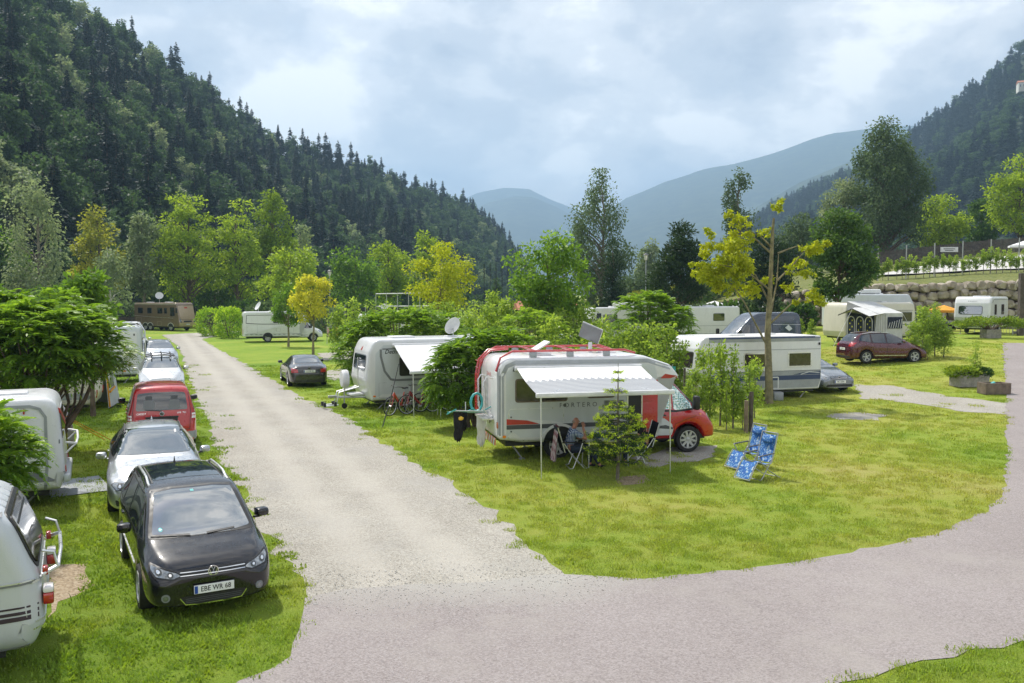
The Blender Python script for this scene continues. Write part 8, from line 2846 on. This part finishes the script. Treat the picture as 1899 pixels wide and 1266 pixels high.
def laundry():
    Mr = Matrix.Rotation(R(FH), 3, 'Z')
    base = Vector((2.55, 23.7, 0)) + Mr @ Vector((-3.85, -.25, 0))
    o = thing('drying_rack', base + Vector((0, 0, 1.12)), R(FH + 15), 'teal and white drying rack hooked on the red motorhome\'s rear carrier', 'drying rack')
    for k in range(6): rails(o, [(-.5, -.25 + .1 * k, .18 - .02 * k), (.5, -.25 + .1 * k, .10 - .02 * k)], .012, 'teal' if k % 2 else 'plastic_white', 'bar')
    for x in (-.5, 0, .5): rails(o, [(x, -.28, .22), (x, .28, .02)], .016, 'teal', 'cross_bar')
    for x in (-.12, .28): rails(o, [(x, -.05, .12), (x, -.05, .36)], .012, 'plastic_white', 'hook')
    rails(o, [(.25 + .17 * math.cos(a / 12 * 2 * PI), .05, .32 + .24 * math.sin(a / 12 * 2 * PI)) for a in range(12)] + [(.42, .05, .32)], .035, 'teal', 'rubber_ring')
    # clothes
    for nm, m_, w, h, dx, dy, dz, lab, cat in (('trousers', 'fabric_black', .26, .80, -.36, -.1, .12, 'black trousers hanging from the drying rack', 'trousers'), ('shirt', 'fabric_white', .26, .85, .36, .0, -.02, 'white shirt hanging limp below the drying rack', 'shirt'),
                                             ('towel', 'fabric_black', .20, .55, -.1, .12, .1, 'short black cloth hanging beside the black trousers', 'cloth')):
        c = cloth_sheet(nm, m_, w, h, loc=o.location + Matrix.Rotation(R(FH + 15), 3, 'Z') @ Vector((dx, dy, dz)), rot=(0, 0, R(FH - 20)))
        tag(c, lab, cat)
    y_ = MB().lathe([(.02, -.05), (.06, -.03), (.07, .02), (.02, .06)], None, 12).build('sponge', M['towel_yellow'], None, True, loc=o.location + Matrix.Rotation(R(FH + 15), 3, 'Z') @ Vector((-.3, -.15, -.05))); tag(y_, 'yellow bath sponge clipped to the drying rack', 'sponge')
    # washing line by the white motorhome
    a, b = at(606, 74), at(662, 68)
    ln = thing('washing_line', (0, 0, 0), 0, 'washing line strung between two poles by the white motorhome', 'washing line')
    za, zb = zat(607, 74), zat(597, 68)
    for q, z in ((a, za), (b, zb)): rails(ln, [(q.x, q.y, q.z), (q.x, q.y, z + .1)], .03, 'galv', 'pole')
    rails(ln, [(a.x, a.y, za), ((a.x + b.x) / 2, (a.y + b.y) / 2, (za + zb) / 2 - .12), (b.x, b.y, zb)], .01, 'plastic_white', 'line')
    ang = math.atan2(b.y - a.y, b.x - a.x)
    for t, m_, w, h, lab in ((.04, 'towel_pink', .45, .8, 'pink towel at the motorhome end of the washing line'), (.17, 'fabric_blue', .45, .6, 'dark blue towel on the washing line'), (.36, 'towel_yellow', 1.0, 1.0, 'wide orange and yellow towel on the washing line'),
                             (.60, 'towel_red', .32, .6, 'dark red cloth on the washing line'), (.74, 'fabric_grey', .55, .5, 'grey patterned cloth on the washing line'), (.92, 'fabric_white', .4, .5, 'white cloth at the hedge end of the washing line')):
        p = Vector((a.x, a.y, za)).lerp(Vector((b.x, b.y, zb)), t) - Vector((0, 0, .48 * t * (1 - t)))
        tag(cloth_sheet('towel', m_, w, h, 6, .04, None, p, (0, 0, ang)), lab, 'towel')


laundry()


# ---------------------------------------------------------------- bicycles
def bicycle(p, deg, frame, label, lean=.06):
    o = thing('bicycle', p, R(deg), label, 'bicycle'); o.rotation_euler = (lean, 0, R(deg))
    for x in (-.52, .54):
        w = MB().tube([(x + .34 * math.cos(a / 24 * 2 * PI), 0, .35 + .34 * math.sin(a / 24 * 2 * PI)) for a in range(24)], .018, 6, closed=True).build('wheel', M['rubber'], o, True)
        rails(w, [(x + .31 * math.cos(a / 24 * 2 * PI), 0, .35 + .31 * math.sin(a / 24 * 2 * PI)) for a in range(25)], .011, 'alu', 'rim')
        for k in range(10): rails(w, [(x, .02 * (-1) ** k, .35), (x + .31 * math.cos(k * .628), 0, .35 + .31 * math.sin(k * .628))], .003, 'alu', 'spoke')
        MB().lathe([(.03, -.05), (.03, .05)], Matrix.Rotation(PI / 2, 4, 'X'), 10).build('hub', M['steel'], w, loc=(x, 0, .35))
    for a, b, r in (((.40, 0, .82), (-.02, 0, .32), .03), ((.42, 0, .74), (-.02, 0, .32), .026), ((-.02, 0, .32), (-.16, 0, .80), .02), ((-.52, .05, .35), (-.02, .04, .32), .012), ((-.52, -.05, .35), (-.02, -.04, .32), .012), ((-.52, 0, .35), (-.14, 0, .72), .012)):
        rails(o, [a, b], r, frame, 'frame_tube')
    for y in (-.05, .05): rails(o, [(.54, y, .35), (.44, y, .68), (.41, 0, .78)], .014, frame, 'fork')
    rails(o, [(.40, 0, .82), (.36, 0, 1.02)], .014, 'steel', 'stem')
    rails(o, [(.22, -.29, 1.03), (.36, -.16, 1.05), (.37, 0, 1.02), (.36, .16, 1.05), (.22, .29, 1.03)], .013, 'plastic_black', 'handlebar')
    rails(o, [(-.16, 0, .80), (-.19, 0, .92)], .014, 'steel', 'seat_post')
    MB().box(-.32, -.06, -.06, .06, .92, .97).build('saddle', M['plastic_black'], o, True, .03)
    MB().lathe([(.09, -.01), (.09, .01)], Matrix.Rotation(PI / 2, 4, 'X'), 16).build('chainring', M['steel'], o, loc=(-.02, -.05, .32))
    rails(o, [(-.02, -.1, .32), (.04, -.1, .18)], .01, 'steel', 'crank'); rails(o, [(-.02, .1, .32), (-.08, .1, .46)], .01, 'steel', 'crank')
    rails(o, [(-.7, 0, .72), (-.5, 0, .74), (-.2, 0, .70)], .012, 'plastic_black', 'carrier')


bicycle(gp(742, 768), 236, 'bike_red', 'orange-red bicycle leaning under the white awning, front wheel outwards', -.08)
bicycle(gp(780, 766), 215, 'bike_dark_red', 'dark red bicycle behind the orange-red one under the white awning', .1)
bicycle(gp(806, 762), 205, 'paint_midnight', 'black bicycle mostly hidden by the sumac under the white awning', .1)
camp_table(gp(845, 772), 14, 'light camping table under the sumac leaves beside the bicycles', 1.3, .75, .72)
pl = MB().tube([(0, 0, 0), (.28, .1, 1.0), (.52, .2, 2.05)], [.02, .018, .014], 8).build('tilted_pole', M['trim_dark'], None, True, loc=gp(709, 793)); tag(pl, 'dark pole leaning against the white awning\'s front edge', 'pole')
cr = MB().box(-.3, .3, -.2, .2, 0, .28).build('plastic_crate', M['fabric_blue'], None, True, .03, loc=gp(862, 768)); tag(cr, 'blue storage crate under the light camping table', 'crate')

# ---------------------------------------------------------------- planters and posts on the right
def trough(p, deg, w, d, h, label, m='concrete'):
    o = thing('planter', p, R(deg), label, 'planter')
    for x0, x1, y0, y1 in ((-w / 2, w / 2, -d / 2, -d / 2 + .07), (-w / 2, w / 2, d / 2 - .07, d / 2), (-w / 2, -w / 2 + .07, -d / 2 + .07, d / 2 - .07), (w / 2 - .07, w / 2, -d / 2 + .07, d / 2 - .07)):
        MB().box(x0, x1, y0, y1, 0, h).build('side_wall', M[m], o, False, .012)
    MB().box(-w / 2 + .07, w / 2 - .07, -d / 2 + .07, d / 2 - .07, .05, h - .08).build('soil', M['soil'], o)
    return o


q = gp(1797, 716)
trough(q, 8, 1.35, .75, .52, 'pebbled concrete planter with golden juniper beside the red path')
shrub('juniper', q + Vector((-.30, 0, .40)), .62, .5, .42, 'juniper', .09, 2600, 'golden juniper spilling over the pebbled planter', 'shrub', 61)
shrub('juniper', q + Vector((.40, .1, .38)), .55, .45, .40, 'leaf_deepgreen', .08, 2200, 'dark green low shrub filling the rest of the pebbled planter', 'shrub', 62)
plant('sapling', make_tree(301, 1.6, .2, .36, TALL, 22, 34, .075, 'leaf_apple', 'bark_grey', tr=.014, clump=(.4, .4, .4), droop=0), q + Vector((.30, .1, .42)), 0, 1, 'thin sapling growing out of the pebbled planter', 'sapling')
q2 = gp(1843, 730)
bx_ = trough(q2, 4, 1.05, .62, .46, 'empty grey timber box beside the red path', 'timber')
t_ = MB().tube([(-.3, 0, .2), (.05, .05, .42)], .1, 12).build('watering_pipe', M['teal'], None, True, loc=q2); tag(t_, 'teal plastic pipe lying in the timber box', 'pipe')
q3 = at(1838, 55)
trough(q3, 5, 1.0, .7, .55, 'grey planter holding the wide flat juniper')
rg_ = np.random.default_rng(71)
C_ = np.array([(rg_.uniform(-1.9, 2.0), rg_.uniform(-1, 1), .95 + rg_.uniform(-.2, .25)) for _ in range(46)]); C_[:, 2] -= .10 * np.abs(C_[:, 0])
P_, A_ = cloud(C_, np.tile([.42, .42, .12], (46, 1)), 90, rg_, -.1, .6); A_[:, 0] += np.sign(P_[:, 0]) * .6
V_, F_ = leaf_quads(P_, A_, rg_, .15, .4)
mb_ = MB()
for c in C_[::3]: mb_.tube([(0, 0, .3), (c[0] * .5, c[1] * .5, .75), tuple(c)], [.05, .03, .01], 5, cap=False)
plant('juniper', (mb_.mesh('stem', M['bark_brown'], True), mesh_np('foliage', V_, F_, M['juniper'])), q3 + Vector((0, 0, .15)), 0, 1, 'wide flat spreading juniper at the top of the red path', 'shrub', None, ('stem', 'foliage'))

for (u, v, h, m_, lab) in ((1383, 802, 1.0, 'post_wood', 'short pale wooden post at the foot of the apple hedge'), (1392, 800, 1.25, 'timber_old', 'dark wooden stake leaning beside the pale post'), (1268, 790, 1.9, 'timber_old', 'thin dark stake in the hedge beside the red bonnet')):
    r_ = .07 if 'pale' in lab else .04
    s_ = MB().tube([(0, 0, -.1), (.01, 0, h)], [r_, r_ * .92], 10).build('stake', M[m_], None, True, .0, loc=gp(u, v)); tag(s_, lab, 'post')
for (u, D, vz, lab) in ((1248, 31, 690, 'small turquoise pitch number sign in the hedge by the blue-striped caravan'),):
    s_ = thing('pitch_sign', at(u, D), 0, lab, 'sign')
    rails(s_, [(0, 0, 0), (0, 0, zat(vz - 14, D))], .02, 'galv', 'post')
    MB().box(-.11, .11, -.03, -.02, zat(vz, D) - .2, zat(vz, D) + .2).build('sign_plate', M['teal'], s_)


def stairs():
    p = at(1892, 60.5)
    o = thing('stairs', p, R(14), 'grey stairs with metal handrail beside the white caravan', 'stairs')
    for k in range(6): MB().box(.3 * k, .3 * k + .34, -.6, .6, .17 * k, .17 * k + .17).build('step', M['concrete'], o, False, .01)
    for y in (-.6, .6):
        rails(o, [(-1.2, y, .0), (-1.2, y, 1.0), (-.2, y, 1.05), (2.4, y, 2.35), (2.4, y, .9)], .03, 'galv', 'handrail')
        for k in range(12): rails(o, [(-1.1 + k * .27, y, 0), (-1.1 + k * .27, y, 1.0 + max(0, (k - 4) * .13))], .012, 'galv', 'baluster')
    t = tag(MB().box(-.16, .16, -.16, .16, 0, 4.2).build('pillar', M['timber_old'], None, False, .02, loc=at(1893, 58)), 'dark square timber pillar beside the stairs', 'pillar')


stairs()


def fence_run(name, pts, h, m, label, step=.16, post=2.5, gap=.02, bottom=.05):
    """upright boards on two rails with posts; pts on the ground"""
    o = thing(name, pts[0], 0, label, 'fence')
    mb = MB(); ps = []
    rg = np.random.default_rng(5)
    for a, b in zip(pts[:-1], pts[1:]):
        d = b - a; ln = math.hypot(d.x, d.y); n = int(ln / step)
        ax = Vector((d.x, d.y, 0)).normalized(); nn = Vector((-ax.y, ax.x, 0))
        for i in range(n):
            c = a.lerp(b, (i + .5) / n) - pts[0]
            hh = h + rg.uniform(-.05, .05)
            Mx = frame_m(c, ax, nn, (0, 0, 1))
            mb.box(-step / 2 + gap / 2, step / 2 - gap / 2, -.012, .012, bottom, hh, Mx)
        k = max(1, int(ln / post))
        for i in range(k + 1): ps.append((a.lerp(b, i / k) - pts[0], nn))
        for z in (h * .3, h * .8): MB().tube([a - pts[0] + nn * .05 + Vector((0, 0, z)), b - pts[0] + nn * .05 + Vector((0, 0, z))], .035, 4).build('rail', M[m], o)
    tag(mb.build('boards', M[m], o), kind='stuff')
    for p, nn in ps: MB().box(-.06, .06, -.06, .06, -.2, h + .12).build('post', M[m], o, loc=p + nn * .09)
    return o


fence_run('wooden_fence', [terr(1600, 117), terr(1660, 116), terr(1740, 114), terr(1830, 112), terr(1905, 110), terr(1990, 108)], 1.85, 'timber_old', 'weathered board fence along the top of the orchard terrace')
fence_run('wooden_fence', [at(165, 101), at(215, 104), at(262, 108)], 1.5, 'timber_old', 'brown board fence beyond the brown motorhome cab', .2)
fence_run('wooden_fence', [at(352, 112), at(380, 112), at(402, 110)], 1.9, 'timber_old', 'brown board fence between the brown motorhome and the clipped hedges', .2)
bn = thing('banner', terr(1755, 113) + Vector((0, -.25, 1.15)), 0, 'white banner tied to the weathered board fence', 'banner')
MB().box(-1.15, 1.15, -.02, .02, -.32, .32).build('sheet', M['banner'], bn)
for k, (w_, z_) in enumerate(((1.5, .08), (1.1, -.12))): MB().box(-w_ / 2, w_ / 2, -.026, -.022, z_ - .05, z_ + .05).build('print_line', M['ink_grey'], bn)


def parasol(p, r, z, label, m='awning_white'):
    o = thing('parasol', p, 0, label, 'parasol')
    V = [(0, 0, z + r * .32)]; n = 8
    for k in range(n): V.append((r * math.cos(2 * PI * k / n), r * math.sin(2 * PI * k / n), z))
    for k in range(n): V.append((r * math.cos(2 * PI * k / n), r * math.sin(2 * PI * k / n), z - .18))
    F = [(0, 1 + k, 1 + (k + 1) % n) for k in range(n)] + [(1 + k, 9 + k, 9 + (k + 1) % n, 1 + (k + 1) % n) for k in range(n)]
    MB().add(V, F).build('canopy', M[m], o)
    rails(o, [(0, 0, 0), (0, 0, z + r * .32)], .03, 'alu', 'pole')


parasol(terr(1905, 84), 1.9, 2.1, 'white parasol on the pale yard above the boulder wall')
parasol(at(1325, 84), 2.4, zat(572, 84) - gh(19.7, 84), 'white canopy roof behind the white motorhome beside the blue van')
parasol(at(1382, 82), 2.4, zat(570, 82) - gh(22, 82), 'white canopy roof behind the dark blue van')
parasol(at(1750, 66), 1.2, zat(577, 66) - 1.4, 'orange sunshade between the apple trees and the white caravan', 'fabric_orange')


def lamp(u, D, vt, label):
    o = thing('street_lamp', at(u, D), 0, label, 'street lamp')
    H = zat(vt, D)
    rails(o, [(0, 0, 0), (0, 0, H - .75)], .055, 'trim_grey', 'pole')
    MB().lathe([(.12, H - .75), (.14, H - .72), (.24, H - .25), (.22, H - .22)], None, 6).build('lantern', M['lamp_white'], o)
    MB().lathe([(.32, H - .22), (.3, H - .17), (.06, H - .02), (.04, H + .05)], None, 6).build('lamp_cap', M['trim_dark'], o)
    for k in range(6): rails(o, [(.13 * math.cos(k * PI / 3), .13 * math.sin(k * PI / 3), H - .74), (.24 * math.cos(k * PI / 3), .24 * math.sin(k * PI / 3), H - .24)], .015, 'trim_dark', 'lantern_bar')


lamp(1197, 92, 480, 'lantern street lamp between the narrow pine and the dark forked pine')
lamp(612, 104, 500, 'lantern street lamp beside the netted sports court')


def court():
    o = thing('court_screen', at(740, 88), 0, 'dark windbreak screen with railing around the sports court', 'screen')
    b0 = o.location
    a, b = at(640, 92), at(800, 86)
    d = (b - a); n = 8
    for i in range(n):
        p, q = a.lerp(b, i / n) - b0, a.lerp(b, (i + 1) / n) - b0
        MB().add([(p.x, p.y, .3), (q.x, q.y, .3), (q.x, q.y, 2.9), (p.x, p.y, 2.9), (p.x, p.y + .03, .3), (q.x, q.y + .03, .3), (q.x, q.y + .03, 2.9), (p.x, p.y + .03, 2.9)], [(0, 1, 2, 3), (7, 6, 5, 4)]).build('screen_panel', M['net_dark'], o)
        rails(o, [(p.x, p.y - .05, 0), (p.x, p.y - .05, 4.4 if i > 2 else 3.2)], .04, 'galv', 'post')
    p, q = a.lerp(b, .38) - b0, b - b0
    for z in (4.3, 3.0): rails(o, [(p.x, p.y - .06, z), (q.x, q.y - .06, z + .1)], .06, 'galv', 'rail')
    for i in range(9):
        u = 898 + i * 11
        D = 118
        m_ = MB().tube([(0, 0, 0), (0, 0, zat(488, D))], .06, 6).build('net_pole', M['net_dark'], None, loc=at(u, D)); tag(m_, 'thin dark ball-net pole beyond the yellow ash', 'pole', 'ball-net poles')


court()


def shed(p, deg, w, d, h, label, name='shed', wall='gel_cream', roof='tile_red'):
    o = thing(name, p, R(deg), label, 'building')
    MB().box(-w / 2, w / 2, -d / 2, d / 2, -.3, h).build('wall', M[wall], o)
    r_ = MB().add([(-w / 2 - .3, -d / 2 - .4, h - .1), (w / 2 + .3, -d / 2 - .4, h - .1), (w / 2 + .3, 0, h + d * .22), (-w / 2 - .3, 0, h + d * .22), (-w / 2 - .3, d / 2 + .4, h - .1), (w / 2 + .3, d / 2 + .4, h - .1)], [(0, 1, 2, 3), (3, 2, 5, 4), (0, 3, 4), (1, 5, 2)]).build('roof', M[roof], o)
    n = max(2, int(w / 2.2))
    for i in range(n):
        x = -w / 2 + w * (i + .5) / n
        f = MB().box(x - .45, x + .45, -d / 2 - .03, -d / 2 + .02, h * .45, h * .8).build('window', M['plastic_white'], o)
        MB().box(x - .38, x + .38, -d / 2 - .045, -d / 2 - .031, h * .48, h * .77).build('pane', M['glass_dark'], f)
    return o


shed(at(1012, 99), 8, 6.5, 4, 2.6, 'low shed with red tiled roof behind the sawn maple', 'shed', 'timber')
c_ = Vector(((1893 - 949.5) / 1600 * 690, 690, 0)); c_.z = rh(c_.x, c_.y)
c_.z = max(c_.z, zat(222, 690) - 4)
shed(c_, -20, 15, 10, 7, 'white farmhouse with red roof high on the wooded mountainside', 'farmhouse')

# ---------------------------------------------------------------- air
def haze():
    mb = MB().box(-4700, 4700, -400, 6300, -12, 860)
    m = bpy.data.materials.new('haze'); m.use_nodes = True
    t = m.node_tree; t.nodes.clear()
    out = N(t, 'ShaderNodeOutputMaterial')
    v = N(t, 'ShaderNodeVolumePrincipled', inp={'Color': (.46, .71, 1.0, 1), 'Density': .00027, 'Anisotropy': .15})
    L(t, v, 0, out, 'Volume')
    o = mb.build('haze', m)
    tag(o, 'thin bluish haze over the whole valley', 'haze', kind='stuff')


haze()
